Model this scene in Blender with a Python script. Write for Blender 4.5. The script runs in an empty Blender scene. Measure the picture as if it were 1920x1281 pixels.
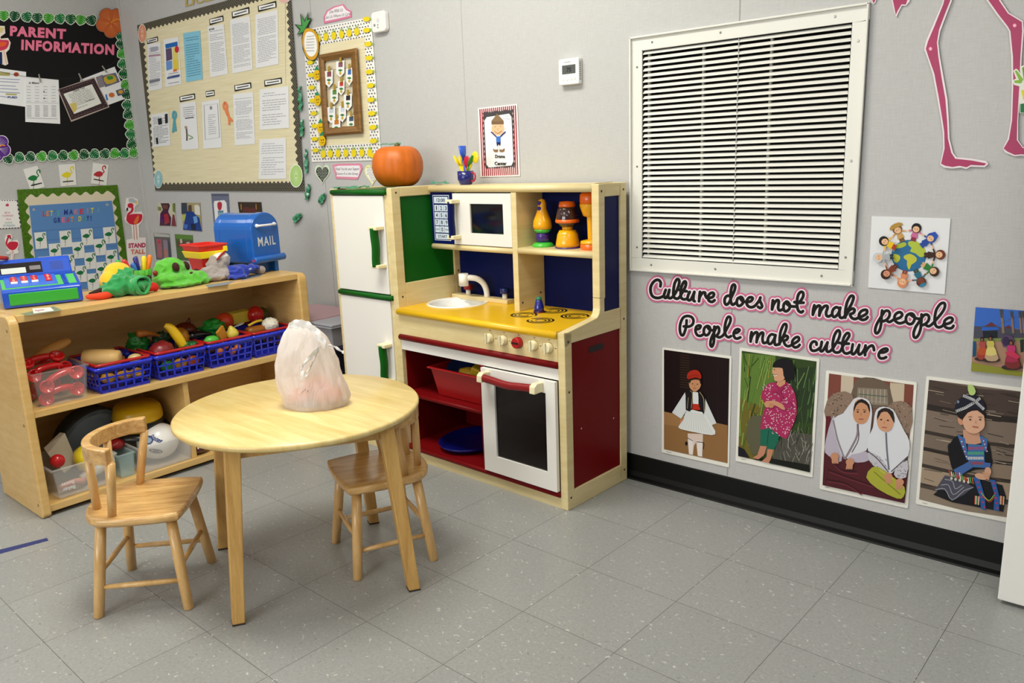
import bpy, bmesh, math, random
from mathutils import Vector, Matrix, noise

# ------------------------------------------------------------------ camera
IMG_W, IMG_H, FPX = 1920.0, 1281.0, 1489.45
YAW, PITCH, ROLL = 0.7123, 0.2235, -0.0358
CAM = Vector((5.3823, -2.5256, 1.2337))
def _basis():
    cy, sy, cp, sp = math.cos(YAW), math.sin(YAW), math.cos(PITCH), math.sin(PITCH)
    f = Vector((-sy*cp, cy*cp, -sp)); r = Vector((cy, sy, 0)); u = r.cross(f)
    c, s = math.cos(ROLL), math.sin(ROLL)
    return c*r + s*u, -s*r + c*u, f
CR, CU, CF = _basis()
scn = bpy.context.scene
cam_d = bpy.data.cameras.new('camera'); cam = bpy.data.objects.new('camera', cam_d)
scn.collection.objects.link(cam); scn.camera = cam
cam_d.sensor_width = 36; cam_d.lens = FPX/IMG_W*36; cam_d.clip_start = .05
cam.matrix_world = Matrix(((CR.x, CU.x, -CF.x, CAM.x), (CR.y, CU.y, -CF.y, CAM.y), (CR.z, CU.z, -CF.z, CAM.z), (0, 0, 0, 1)))

# ------------------------------------------------------------------ world, lamps, exposure
w = bpy.data.worlds.new('room_air'); scn.world = w; w.use_nodes = True
w.node_tree.nodes['Background'].inputs[0].default_value = (1, 1, .98, 1)
w.node_tree.nodes['Background'].inputs[1].default_value = .15
scn.view_settings.view_transform = 'Standard'; scn.view_settings.look = 'None'
scn.view_settings.exposure = 0.0; scn.view_settings.gamma = 1; scn.view_settings.use_curve_mapping = False
CEIL = 2.75
LAMPS = [(3.3, -1.3, 50), (.9, -1.6, 13), (6.1, -1.6, 15), (3.8, -3.7, 16), (.9, -4.2, 8), (6.3, -4.2, 14)]
for i, (x, y, e) in enumerate(LAMPS):
    ld = bpy.data.lights.new('ceiling_lamp', 'AREA'); ld.shape = 'RECTANGLE'; ld.size = 1.2; ld.size_y = .6
    ld.energy = e; ld.color = (1, .985, .885) if i == 0 else (1, 1, .955)
    lo = bpy.data.objects.new('ceiling_lamp', ld); scn.collection.objects.link(lo); lo.location = (x, y, CEIL-.03)
# added fill behind the camera, brightens upright faces; no window is known there
ld = bpy.data.lights.new('front_fill', 'AREA'); ld.shape = 'RECTANGLE'; ld.size = 3.2; ld.size_y = 1.3; ld.energy = 84; ld.color = (1, 1, .975)
lo = bpy.data.objects.new('front_fill', ld); scn.collection.objects.link(lo); lo.location = (3.6, -5.9, 1.75); lo.rotation_euler = (math.radians(90), 0, 0)

# ------------------------------------------------------------------ survey helpers: where a point of the photograph lies in the room
def ray(x, y):
    return (CF + CR*((x-960)/FPX) - CU*((y-640.5)/FPX)).normalized()
def hit(x, y, ax, v):
    d = ray(x, y); return CAM + d*((v-CAM[ax])/d[ax])
def onback(x, y, lift=0): return hit(x, y, 1, -lift)
def onleft(x, y, lift=0): return hit(x, y, 0, lift)
def onz(x, y, z=0): return hit(x, y, 2, z)

# ------------------------------------------------------------------ materials
def lin(c):
    def f(v):
        v /= 255.0
        return v/12.92 if v <= .04045 else ((v+.055)/1.055)**2.4
    return (f(c[0]), f(c[1]), f(c[2]), 1)
def hexc(h): return tuple(int(h[i:i+2], 16) for i in (0, 2, 4))
MC = {}
def mat(c, rough=.5, metal=0, spec=.5, bump=0, bscale=200, name=None, coat=0, vary=0, vscale=8, sheen=0):
    if isinstance(c, str): c = hexc(c)
    key = (tuple(c), rough, metal, spec, bump, bscale, coat, vary, vscale, sheen)
    if key in MC: return MC[key]
    m = bpy.data.materials.new(name or 'paint_%02x%02x%02x' % tuple(int(v) for v in c)); m.use_nodes = True
    nt = m.node_tree; b = nt.nodes['Principled BSDF']
    b.inputs['Base Color'].default_value = lin(c); b.inputs['Roughness'].default_value = rough
    b.inputs['Metallic'].default_value = metal; b.inputs['Specular IOR Level'].default_value = spec
    b.inputs['Coat Weight'].default_value = coat
    if sheen: b.inputs['Sheen Weight'].default_value = sheen
    if bump or vary:
        tc = nt.nodes.new('ShaderNodeTexCoord')
    if bump:
        n = nt.nodes.new('ShaderNodeTexNoise'); n.inputs['Scale'].default_value = bscale; n.inputs['Detail'].default_value = 2
        bp = nt.nodes.new('ShaderNodeBump'); bp.inputs['Strength'].default_value = bump; bp.inputs['Distance'].default_value = .002
        nt.links.new(tc.outputs['Object'], n.inputs['Vector']); nt.links.new(n.outputs['Fac'], bp.inputs['Height']); nt.links.new(bp.outputs['Normal'], b.inputs['Normal'])
    if vary:
        n = nt.nodes.new('ShaderNodeTexNoise'); n.inputs['Scale'].default_value = vscale; n.inputs['Detail'].default_value = 4
        mx = nt.nodes.new('ShaderNodeMix'); mx.data_type = 'RGBA'
        l = lin(c); mx.inputs['A'].default_value = tuple(v*(1-vary) for v in l[:3])+(1,); mx.inputs['B'].default_value = tuple(min(1, v*(1+vary)) for v in l[:3])+(1,)
        nt.links.new(tc.outputs['Object'], n.inputs['Vector']); nt.links.new(n.outputs['Fac'], mx.inputs['Factor']); nt.links.new(mx.outputs['Result'], b.inputs['Base Color'])
    MC[key] = m; return m
def wood(c1, c2, stretch=(1, 12, 12), scale=3.0, rough=.35, name='wood', plank=0, rings=.6, coat=.15):
    m = bpy.data.materials.new(name); m.use_nodes = True; nt = m.node_tree; b = nt.nodes['Principled BSDF']
    tc = nt.nodes.new('ShaderNodeTexCoord'); mp = nt.nodes.new('ShaderNodeMapping'); mp.inputs['Scale'].default_value = stretch
    n1 = nt.nodes.new('ShaderNodeTexNoise'); n1.inputs['Scale'].default_value = scale; n1.inputs['Detail'].default_value = 6; n1.inputs['Distortion'].default_value = rings
    n2 = nt.nodes.new('ShaderNodeTexNoise'); n2.inputs['Scale'].default_value = scale*9; n2.inputs['Detail'].default_value = 3
    mm = nt.nodes.new('ShaderNodeMath'); mm.operation = 'MULTIPLY_ADD'; mm.inputs[1].default_value = .35
    rp = nt.nodes.new('ShaderNodeValToRGB'); rp.color_ramp.elements[0].position = .42; rp.color_ramp.elements[1].position = .88
    rp.color_ramp.elements[0].color = lin(hexc(c2)); rp.color_ramp.elements[1].color = lin(hexc(c1))
    L = nt.links.new
    L(tc.outputs['Object'], mp.inputs['Vector']); L(mp.outputs['Vector'], n1.inputs['Vector']); L(mp.outputs['Vector'], n2.inputs['Vector'])
    L(n2.outputs['Fac'], mm.inputs[0]); L(n1.outputs['Fac'], mm.inputs[2]); L(mm.outputs[0], rp.inputs['Fac'])
    col = rp.outputs['Color']
    if plank:
        br = nt.nodes.new('ShaderNodeTexBrick'); br.inputs['Scale'].default_value = 1; br.inputs['Brick Width'].default_value = plank*7; br.inputs['Row Height'].default_value = plank
        br.inputs['Mortar Size'].default_value = 0; br.offset = .37
        br.inputs['Color1'].default_value = (1, 1, 1, 1); br.inputs['Color2'].default_value = (.87, .83, .74, 1)
        mx = nt.nodes.new('ShaderNodeMix'); mx.data_type = 'RGBA'; mx.blend_type = 'MULTIPLY'; mx.inputs['Factor'].default_value = 1
        L(tc.outputs['Object'], br.inputs['Vector']); L(col, mx.inputs['A']); L(br.outputs['Color'], mx.inputs['B']); col = mx.outputs['Result']
    L(col, b.inputs['Base Color']); b.inputs['Roughness'].default_value = rough; b.inputs['Coat Weight'].default_value = coat; b.inputs['Coat Roughness'].default_value = .2
    return m
def clear(c, alpha=.25, rough=.1, name='clear_plastic'):
    if isinstance(c, str): c = hexc(c)
    m = bpy.data.materials.new(name); m.use_nodes = True; nt = m.node_tree; b = nt.nodes['Principled BSDF']
    b.inputs['Base Color'].default_value = lin(c); b.inputs['Roughness'].default_value = rough; b.inputs['Alpha'].default_value = alpha
    return m
BIRCH = wood('ead9a6', 'dcc58c', (1, 1, 9), 4, .38, 'birch_upright')
BIRCH_H = wood('ead9a6', 'dcc58c', (1, 9, 9), 4, .38, 'birch_rail')
MAPLE = wood('ddb878', 'cfa55f', (2, 2, 9), 5, .4, 'shelf_maple')
MAPLE_H = wood('ddb878', 'cfa55f', (9, 1, 9), 5, .4, 'shelf_maple_board')
TOPW = wood('f2dc9c', 'dfc07a', (1.5, 14, 1), 3, .3, 'table_maple', plank=.075)
LEGW = wood('d9ae66', 'b88642', (14, 14, 1), 3, .35, 'leg_maple')
OAK = wood('e6bd7c', 'b58245', (1.2, 11, 11), 4, .28, 'chair_oak', rings=1.4, coat=.4)
OAKV = wood('e2b878', 'c89a5c', (12, 12, 1), 4, .3, 'chair_oak_turned', coat=.3)

# ------------------------------------------------------------------ mesh building
COL = scn.collection
def link(o, parent=None):
    COL.objects.link(o)
    if parent is not None: o.parent = parent
    return o
def tag(o, label=None, cat=None, group=None, kind=None):
    if label: o['label'] = label
    if cat: o['category'] = cat
    if group: o['group'] = group
    if kind: o['kind'] = kind
    return o
def thing(name, loc, label, cat, rz=0, group=None):
    o = bpy.data.objects.new(name, None); o.empty_display_size = .05; link(o)
    o.location = loc; o.rotation_euler = (0, 0, rz)
    return tag(o, label, cat, group)
def crom(pts, n=6, closed=False):
    P = [Vector(p) for p in pts]
    if len(P) < 3: return P
    out = []; m = len(P)
    segs = m if closed else m-1
    for i in range(segs):
        if closed: a, b, c, d = P[(i-1) % m], P[i], P[(i+1) % m], P[(i+2) % m]
        else:
            b, c = P[i], P[i+1]; a = P[i-1] if i > 0 else b*2-c; d = P[i+2] if i+2 < m else c*2-b
        for k in range(n):
            t = k/n
            out.append(.5*((2*b) + (c-a)*t + (2*a-5*b+4*c-d)*t*t + (3*b-a-3*c+d)*t**3))
    if not closed: out.append(P[-1])
    return out
class MB:
    def __init__(s): s.v = []; s.f = []; s.m = []; s.s = []; s.cur = 0; s.X = None
    def mtx(s, M): s.X = M; return s
    def add(s, vs, fs, smooth=False):
        k = len(s.v)
        for p in vs:
            p = Vector(p); s.v.append(tuple(s.X @ p) if s.X is not None else tuple(p))
        for f in fs: s.f.append([k+i for i in f]); s.m.append(s.cur); s.s.append(smooth)
        return s
    def mi(s, i): s.cur = i; return s
    def box(s, x0, x1, y0, y1, z0, z1):
        return s.add([(x0,y0,z0),(x1,y0,z0),(x1,y1,z0),(x0,y1,z0),(x0,y0,z1),(x1,y0,z1),(x1,y1,z1),(x0,y1,z1)],
                     [(0,3,2,1),(4,5,6,7),(0,1,5,4),(1,2,6,5),(2,3,7,6),(3,0,4,7)])
    def hexa(s, b, t): # four bottom points, four top points
        return s.add(list(b)+list(t), [(0,3,2,1),(4,5,6,7),(0,1,5,4),(1,2,6,5),(2,3,7,6),(3,0,4,7)])
    def frame(s, d):
        d = Vector(d).normalized(); a = Vector((0,0,1)) if abs(d.z) < .9 else Vector((1,0,0))
        x = a.cross(d).normalized(); return x, d.cross(x)
    def cyl(s, p0, p1, r0, r1=None, n=20, cap=True):
        r1 = r0 if r1 is None else r1; p0, p1 = Vector(p0), Vector(p1); x, y = s.frame(p1-p0)
        vs = []
        for p, r in ((p0, r0), (p1, r1)):
            for i in range(n):
                a = 2*math.pi*i/n; vs.append(p + x*(r*math.cos(a)) + y*(r*math.sin(a)))
        s.add(vs, [(i, (i+1) % n, n+(i+1) % n, n+i) for i in range(n)], True)
        if cap: s.add(vs[:n], [tuple(range(n))[::-1]]); s.add(vs[n:], [tuple(range(n))])
        return s
    def tube(s, path, r, n=10, closed=False, cap=True, sx=1, sy=1):
        P = [Vector(p) for p in path]; m = len(P); vs = []; px = None
        for i, p in enumerate(P):
            if closed: d = P[(i+1) % m]-P[(i-1) % m]
            else: d = P[min(i+1, m-1)]-P[max(i-1, 0)]
            d.normalize()
            if px is None: x, y = s.frame(d)
            else:
                x = (px - d*px.dot(d)).normalized(); y = d.cross(x)
            px = x; rr = r[i] if isinstance(r, (list, tuple)) else r
            for k in range(n):
                a = 2*math.pi*k/n; vs.append(p + x*(rr*sx*math.cos(a)) + y*(rr*sy*math.sin(a)))
        fs = []
        for i in range(m if closed else m-1):
            j = (i+1) % m
            for k in range(n): fs.append((i*n+k, i*n+(k+1) % n, j*n+(k+1) % n, j*n+k))
        if cap and not closed: fs += [tuple(range(n))[::-1], tuple((m-1)*n+k for k in range(n))]
        return s.add(vs, fs, True)
    def lathe(s, prof, c=(0,0,0), n=32, axis=(0,0,1), sx=1, sy=1, wob=None):
        c = Vector(c); x, y = s.frame(axis); z = Vector(axis).normalized(); vs = []
        for (r, h) in prof:
            for k in range(n):
                a = 2*math.pi*k/n; q = r*(wob(a, h) if wob else 1)
                vs.append(c + z*h + x*(q*sx*math.cos(a)) + y*(q*sy*math.sin(a)))
        fs = [(i*n+k, i*n+(k+1) % n, (i+1)*n+(k+1) % n, (i+1)*n+k) for i in range(len(prof)-1) for k in range(n)]
        s.add(vs, fs, True)
        if prof[0][0] > 1e-5: s.add(vs[:n], [tuple(range(n))[::-1]])
        if prof[-1][0] > 1e-5: s.add(vs[-n:], [tuple(range(n))])
        return s
    def ell(s, c, r, n=20, m=12, rot=None, amp=0, fr=3, seed=0):
        c = Vector(c); r = Vector(r) if not isinstance(r, (int, float)) else Vector((r, r, r)); vs = []
        R = rot if rot is not None else Matrix.Identity(3)
        for i in range(m+1):
            t = math.pi*i/m
            for k in range(n):
                a = 2*math.pi*k/n; d = Vector((math.sin(t)*math.cos(a), math.sin(t)*math.sin(a), -math.cos(t)))
                q = 1 + (amp*noise.noise(d*fr + Vector((seed*7.1, seed, 0))) if amp else 0)
                vs.append(c + R @ Vector((d.x*r.x*q, d.y*r.y*q, d.z*r.z*q)))
        return s.add(vs, [(i*n+k, i*n+(k+1) % n, (i+1)*n+(k+1) % n, (i+1)*n+k) for i in range(m) for k in range(n)], True)
    def prism(s, poly, a, b, axis='z', smooth=False):
        def P(u, v, w): return {'z': (u, v, w), 'y': (u, w, v), 'x': (w, u, v)}[axis]
        n = len(poly); vs = [P(u, v, a) for u, v in poly] + [P(u, v, b) for u, v in poly]
        s.add(vs, [tuple(range(n))[::-1], tuple(range(n, 2*n))]); 
        return s.add(vs, [(i, (i+1) % n, n+(i+1) % n, n+i) for i in range(n)], smooth)
    def grid(s, fn, nu, nv, smooth=True):
        vs = [fn(i/nu, j/nv) for j in range(nv+1) for i in range(nu+1)]
        return s.add(vs, [(j*(nu+1)+i, j*(nu+1)+i+1, (j+1)*(nu+1)+i+1, (j+1)*(nu+1)+i) for j in range(nv) for i in range(nu)], smooth)
    def build(s, name, mats, parent=None, bevel=0, seg=2, fix=True, solid=0, remesh=0, origin=None, sub=0, wrinkle=0):
        me = bpy.data.meshes.new(name); V = s.v
        if origin is not None:
            o3 = Vector(origin); V = [tuple(Vector(p)-o3) for p in V]
        me.from_pydata(V, [], s.f)
        if not isinstance(mats, (list, tuple)): mats = [mats]
        for m in mats: me.materials.append(m)
        me.polygons.foreach_set('material_index', s.m); me.polygons.foreach_set('use_smooth', s.s)
        me.update()
        if fix:
            bm = bmesh.new(); bm.from_mesh(me); bmesh.ops.remove_doubles(bm, verts=bm.verts, dist=1e-6)
            bmesh.ops.recalc_face_normals(bm, faces=bm.faces); bm.to_mesh(me); bm.free()
        o = bpy.data.objects.new(name, me); link(o, parent)
        if origin is not None: o.location = origin
        if remesh:
            md = o.modifiers.new('merge', 'REMESH'); md.mode = 'VOXEL'; md.voxel_size = remesh; md.use_smooth_shade = True
            sm = o.modifiers.new('soften', 'SMOOTH'); sm.factor = .5; sm.iterations = 3
        if wrinkle:
            tx = bpy.data.textures.get('cloth_folds') or bpy.data.textures.new('cloth_folds', 'MUSGRAVE')
            tx.noise_scale = .035; tx.musgrave_type = 'RIDGED_MULTIFRACTAL'; tx.octaves = 1.5
            md = o.modifiers.new('folds', 'DISPLACE'); md.texture = tx; md.strength = wrinkle; md.mid_level = .6
        if sub:
            md = o.modifiers.new('round', 'SUBSURF'); md.levels = sub; md.render_levels = sub
        if solid:
            md = o.modifiers.new('thickness', 'SOLIDIFY'); md.thickness = solid; md.offset = 0
        if bevel:
            md = o.modifiers.new('edge', 'BEVEL'); md.width = bevel; md.segments = seg; md.limit_method = 'ANGLE'; md.angle_limit = math.radians(40)
        return o
def struct(name, mb, m, **k):
    o = mb.build(name, m, **k); o['kind'] = 'structure'; return o
def copy_thing(root, loc, rz, label, group=None):
    r = root.copy(); COL.objects.link(r); r.location = loc; r.rotation_euler = (0, 0, rz)
    r['label'] = label
    if group: r['group'] = group
    for ch in list(root.children):
        c = ch.copy(); COL.objects.link(c); c.parent = r
        for g in list(ch.children):
            d = g.copy(); COL.objects.link(d); d.parent = c
    return r
# text as triangles, cached: list of (verts 2D, faces), width and height normalised by the cap height
TX = {}
def textmesh(t, bold=0, shear=0, space=1.0):
    key = (t, bold, shear, space)
    if key not in TX:
        cu = bpy.data.curves.new('lettering', 'FONT'); cu.body = t; cu.size = 1; cu.offset = bold; cu.shear = shear; cu.space_character = space
        cu.resolution_u = 3; cu.fill_mode = 'FRONT'
        o = bpy.data.objects.new('lettering', cu); COL.objects.link(o)
        dg = bpy.context.evaluated_depsgraph_get(); me = bpy.data.meshes.new_from_object(o.evaluated_get(dg))
        vs = [(v.co.x, v.co.y) for v in me.vertices]; fs = [tuple(p.vertices) for p in me.polygons]
        bpy.data.objects.remove(o); bpy.data.curves.remove(cu); bpy.data.meshes.remove(me)
        xs = [v[0] for v in vs]; ys = [v[1] for v in vs]
        x0, x1, y0, y1 = min(xs), max(xs), min(ys), max(ys)
        vs = [((x-x0)/(x1-x0), (y-y0)/(y1-y0)) for x, y in vs]   # unit box
        TX[key] = (vs, fs)
    return TX[key]

# flat printed or cut paper on a wall: coordinates are photograph pixels (optionally of an enlarged detail), carried onto the wall plane
class Art:
    def __init__(s, wall='B', org=(0, 0, 1), lift=.0015, step=.0004, rough=.55, plane=None):
        s.mb = MB(); s.wall = wall; s.org = org; s.l0 = lift; s.lift = lift; s.step = step; s.mats = []; s.rough = rough; s.plane = plane; s.n = 0
    def W(s, x, y, lift=None):
        l = s.lift+s.n*9e-6 if lift is None else lift
        X, Y = s.org[0]+x/s.org[2], s.org[1]+y/s.org[2]
        if s.plane: return s.plane(X, Y, l)
        return onback(X, Y, l) if s.wall == 'B' else onleft(X, Y, l)
    def col(s, c):
        s.n += 1
        m = c if not isinstance(c, (str, tuple)) else mat(c, s.rough, spec=.22)
        if m not in s.mats: s.mats.append(m)
        s.mb.mi(s.mats.index(m)); return s
    def up(s, k=1): s.lift += s.step*k; return s
    def sheet(s, pts, c, wallside=0.0004):
        """paper with a real edge down to the wall"""
        s.col(c); top = [s.W(x, y) for x, y in pts]; bot = [s.W(x, y, wallside) for x, y in pts]; n = len(pts)
        s.mb.add(top, [tuple(range(n))]); s.mb.add(top+bot, [(i, (i+1) % n, n+(i+1) % n, n+i) for i in range(n)]); s.up(); return s
    def poly(s, pts, c, smooth=0):
        s.col(c)
        if smooth: pts = [tuple(p)[:2] for p in crom([(x, y, 0) for x, y in pts], smooth, True)]
        s.mb.add([s.W(x, y) for x, y in pts], [tuple(range(len(pts)))]); return s
    def P(s, pts, c, smooth=0): s.poly(pts, c, smooth); return s.up(.5)
    def disc(s, cx, cy, rx, ry=None, c='ffffff', rot=0, n=20):
        ry = rx if ry is None else ry; ca, sa = math.cos(rot), math.sin(rot)
        return s.poly([(cx+rx*math.cos(a)*ca-ry*math.sin(a)*sa, cy+rx*math.cos(a)*sa+ry*math.sin(a)*ca) for a in [2*math.pi*i/n for i in range(n)]], c)
    def rect(s, x0, y0, x1, y1, c): return s.poly([(x0, y0), (x1, y0), (x1, y1), (x0, y1)], c)
    def line(s, pts, wd, c, smooth=0, round_=False, closed=False):
        s.col(c)
        P = [Vector((x, y, 0)) for x, y in pts]
        if smooth and len(P) > 2: P = crom(P, smooth, closed)
        L = []; R_ = []; m = len(P)
        for i, p in enumerate(P):
            a = P[(i-1) % m] if (closed or i > 0) else P[i]; b = P[(i+1) % m] if (closed or i < m-1) else P[i]
            d = b-a
            if d.length < 1e-6: d = Vector((1, 0, 0))
            d.normalize(); nn = Vector((-d.y, d.x, 0))*(wd/2); L.append(p+nn); R_.append(p-nn)
        for i in range(m if closed else m-1):
            j = (i+1) % m
            s.mb.add([s.W(q.x, q.y) for q in (L[i], L[j], R_[j], R_[i])], [(0, 1, 2, 3)])
        if round_:
            for i in ((0, m-1) if not closed else ()):
                s.n += 1; p = P[i]; s.mb.add([s.W(p.x+wd/2*math.cos(a), p.y+wd/2*math.sin(a)) for a in [2*math.pi*k/12 for k in range(12)]], [tuple(range(12))])
        return s
    def text(s, t, x, y, wd, ht, c, slope=0.0, lean=0.0, bold=.01, space=1.0):
        """lower-left of the lettering at (x, y), wd wide and ht tall; slope = rise of the baseline (down positive), lean = sideways shift with height"""
        vs, fs = textmesh(t, bold, 0, space); s.col(c)
        s.mb.add([s.W(x+u*wd+lean*v*ht, y+u*wd*slope-v*ht) for u, v in vs], fs); return s
    def writing(s, quad, rows, c='8a8a90', th=.35, seed=1, words=True, margin=.08, fill=.95):
        """rows of small print inside a quad (tl, tr, br, bl)"""
        rnd = random.Random(seed); tl, tr, br, bl = [Vector((p[0], p[1], 0)) for p in quad]; s.col(c)
        for r in range(rows):
            v = margin+(1-2*margin)*(r+.5)/rows; h = (1-2*margin)/rows*th/2
            if rnd.random() < .08: continue
            u = margin+(.0 if rnd.random() < .8 else .05); end = 1-margin if rnd.random() < .7 else rnd.uniform(.5, .85)
            while u < end:
                u2 = min(end, u+(rnd.uniform(.05, .16) if words else 1))
                q = [tl.lerp(tr, a).lerp(bl.lerp(br, a), b) for a, b in ((u, v-h), (u2, v-h), (u2, v+h), (u, v+h))]
                s.mb.add([s.W(p.x, p.y) for p in q], [(0, 1, 2, 3)]); u = u2+.02
        return s
    def done(s, name, label=None, cat=None, group=None, parent=None):
        c = sum((Vector(v) for v in s.mb.v), Vector())/len(s.mb.v)
        o = s.mb.build(name, s.mats, parent, fix=False, origin=c if parent is None else None)
        if label or cat or group: tag(o, label, cat, group)
        return o
def quad_uv(q):
    tl, tr, br, bl = [Vector((p[0], p[1], 0)) for p in q]
    def f(u, v):
        p = tl.lerp(tr, u).lerp(bl.lerp(br, u), v); return (p.x, p.y)
    return f

# ------------------------------------------------------------------ the room
def floor_mat():
    m = bpy.data.materials.new('vinyl_tile'); m.use_nodes = True; nt = m.node_tree; b = nt.nodes['Principled BSDF']; L = nt.links.new
    tc = nt.nodes.new('ShaderNodeTexCoord'); mp = nt.nodes.new('ShaderNodeMapping'); mp.vector_type = 'TEXTURE'
    mp.inputs['Location'].default_value = (3.772, -.691, 0); mp.inputs['Rotation'].default_value = (0, 0, -.0207)
    br = nt.nodes.new('ShaderNodeTexBrick'); br.offset = 0; br.inputs['Scale'].default_value = 1; br.inputs['Brick Width'].default_value = .308; br.inputs['Row Height'].default_value = .308
    br.inputs['Mortar Size'].default_value = .0008; br.inputs['Mortar Smooth'].default_value = .3
    br.inputs['Color1'].default_value = lin((154, 155, 153)); br.inputs['Color2'].default_value = lin((150, 151, 149)); br.inputs['Mortar'].default_value = lin((70, 68, 66))
    L(tc.outputs['Object'], mp.inputs['Vector']); L(mp.outputs['Vector'], br.inputs['Vector'])
    col = br.outputs['Color']
    nz = nt.nodes.new('ShaderNodeTexNoise'); nz.inputs['Scale'].default_value = 110; nz.inputs['Detail'].default_value = 5
    L(tc.outputs['Object'], nz.inputs['Vector'])
    mx = nt.nodes.new('ShaderNodeMix'); mx.data_type = 'RGBA'; mx.blend_type = 'MULTIPLY'; mx.inputs['Factor'].default_value = .5
    rp = nt.nodes.new('ShaderNodeValToRGB'); rp.color_ramp.elements[0].position = .3; rp.color_ramp.elements[0].color = (.8, .8, .8, 1); rp.color_ramp.elements[1].position = .7; rp.color_ramp.elements[1].color = (1.1, 1.1, 1.1, 1)
    L(nz.outputs['Fac'], rp.inputs['Fac']); L(col, mx.inputs['A']); L(rp.outputs['Color'], mx.inputs['B']); col = mx.outputs['Result']
    for sc, st, thr, keep, c in ((44, (1, 2.1, 1), .20, .72, (214, 212, 204)), (80, (2.2, 1, 1), .19, .70, (196, 193, 184)), (62, (1, 1.8, 1), .15, .82, (84, 80, 77)), (95, (1.6, 1, 1), .2, .8, (112, 108, 104))):
        m2 = nt.nodes.new('ShaderNodeMapping'); m2.inputs['Scale'].default_value = st; m2.inputs['Rotation'].default_value = (0, 0, sc*.13)
        vo = nt.nodes.new('ShaderNodeTexVoronoi'); vo.inputs['Scale'].default_value = sc
        nd = nt.nodes.new('ShaderNodeTexNoise'); nd.inputs['Scale'].default_value = 90
        va = nt.nodes.new('ShaderNodeMix'); va.data_type = 'RGBA'; va.blend_type = 'LINEAR_LIGHT'; va.inputs['Factor'].default_value = .012
        L(tc.outputs['Object'], va.inputs['A']); L(tc.outputs['Object'], nd.inputs['Vector']); L(nd.outputs['Color'], va.inputs['B'])
        L(va.outputs['Result'], m2.inputs['Vector']); L(m2.outputs['Vector'], vo.inputs['Vector'])
        a = nt.nodes.new('ShaderNodeMath'); a.operation = 'LESS_THAN'; a.inputs[1].default_value = thr; L(vo.outputs['Distance'], a.inputs[0])
        sp = nt.nodes.new('ShaderNodeSeparateColor'); L(vo.outputs['Color'], sp.inputs[0])
        g = nt.nodes.new('ShaderNodeMath'); g.operation = 'GREATER_THAN'; g.inputs[1].default_value = keep; L(sp.outputs[0], g.inputs[0])
        k = nt.nodes.new('ShaderNodeMath'); k.operation = 'MULTIPLY'; L(a.outputs[0], k.inputs[0]); L(g.outputs[0], k.inputs[1])
        k2 = nt.nodes.new('ShaderNodeMath'); k2.operation = 'MULTIPLY'; k2.inputs[1].default_value = .62; L(k.outputs[0], k2.inputs[0])
        mx = nt.nodes.new('ShaderNodeMix'); mx.data_type = 'RGBA'; mx.inputs['B'].default_value = lin(c); L(k2.outputs[0], mx.inputs['Factor']); L(col, mx.inputs['A']); col = mx.outputs['Result']
    L(col, b.inputs['Base Color']); b.inputs['Roughness'].default_value = .34; b.inputs['Specular IOR Level'].default_value = .45
    n2 = nt.nodes.new('ShaderNodeTexNoise'); n2.inputs['Scale'].default_value = 6; L(tc.outputs['Object'], n2.inputs['Vector'])
    mr = nt.nodes.new('ShaderNodeMapRange'); mr.inputs['To Min'].default_value = .22; mr.inputs['To Max'].default_value = .42; L(n2.outputs['Fac'], mr.inputs['Value']); L(mr.outputs[0], b.inputs['Roughness'])
    return m
def wall_mat():
    m = bpy.data.materials.new('wall_vinyl'); m.use_nodes = True; nt = m.node_tree; b = nt.nodes['Principled BSDF']; L = nt.links.new
    tc = nt.nodes.new('ShaderNodeTexCoord'); hs = []
    for st in ((1, 1, 14), (14, 14, 1)):
        mp = nt.nodes.new('ShaderNodeMapping'); mp.inputs['Scale'].default_value = st
        n = nt.nodes.new('ShaderNodeTexNoise'); n.inputs['Scale'].default_value = 26; n.inputs['Detail'].default_value = 3
        L(tc.outputs['Object'], mp.inputs['Vector']); L(mp.outputs['Vector'], n.inputs['Vector']); hs.append(n)
    ad = nt.nodes.new('ShaderNodeMath'); ad.operation = 'ADD'; L(hs[0].outputs['Fac'], ad.inputs[0]); L(hs[1].outputs['Fac'], ad.inputs[1])
    rp = nt.nodes.new('ShaderNodeMapRange'); rp.inputs['From Min'].default_value = .7; rp.inputs['From Max'].default_value = 1.3; L(ad.outputs[0], rp.inputs['Value'])
    mx = nt.nodes.new('ShaderNodeMix'); mx.data_type = 'RGBA'; mx.inputs['A'].default_value = lin((182, 181, 180)); mx.inputs['B'].default_value = lin((193, 192, 191))
    L(rp.outputs[0], mx.inputs['Factor']); L(mx.outputs['Result'], b.inputs['Base Color']); b.inputs['Roughness'].default_value = .6
    bp = nt.nodes.new('ShaderNodeBump'); bp.inputs['Strength'].default_value = .25; bp.inputs['Distance'].default_value = .001; L(ad.outputs[0], bp.inputs['Height']); L(bp.outputs['Normal'], b.inputs['Normal'])
    return m
WALLM = wall_mat()
struct('floor', MB().box(-.15, 9, -6.5, .15, -.08, 0), floor_mat())
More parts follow.
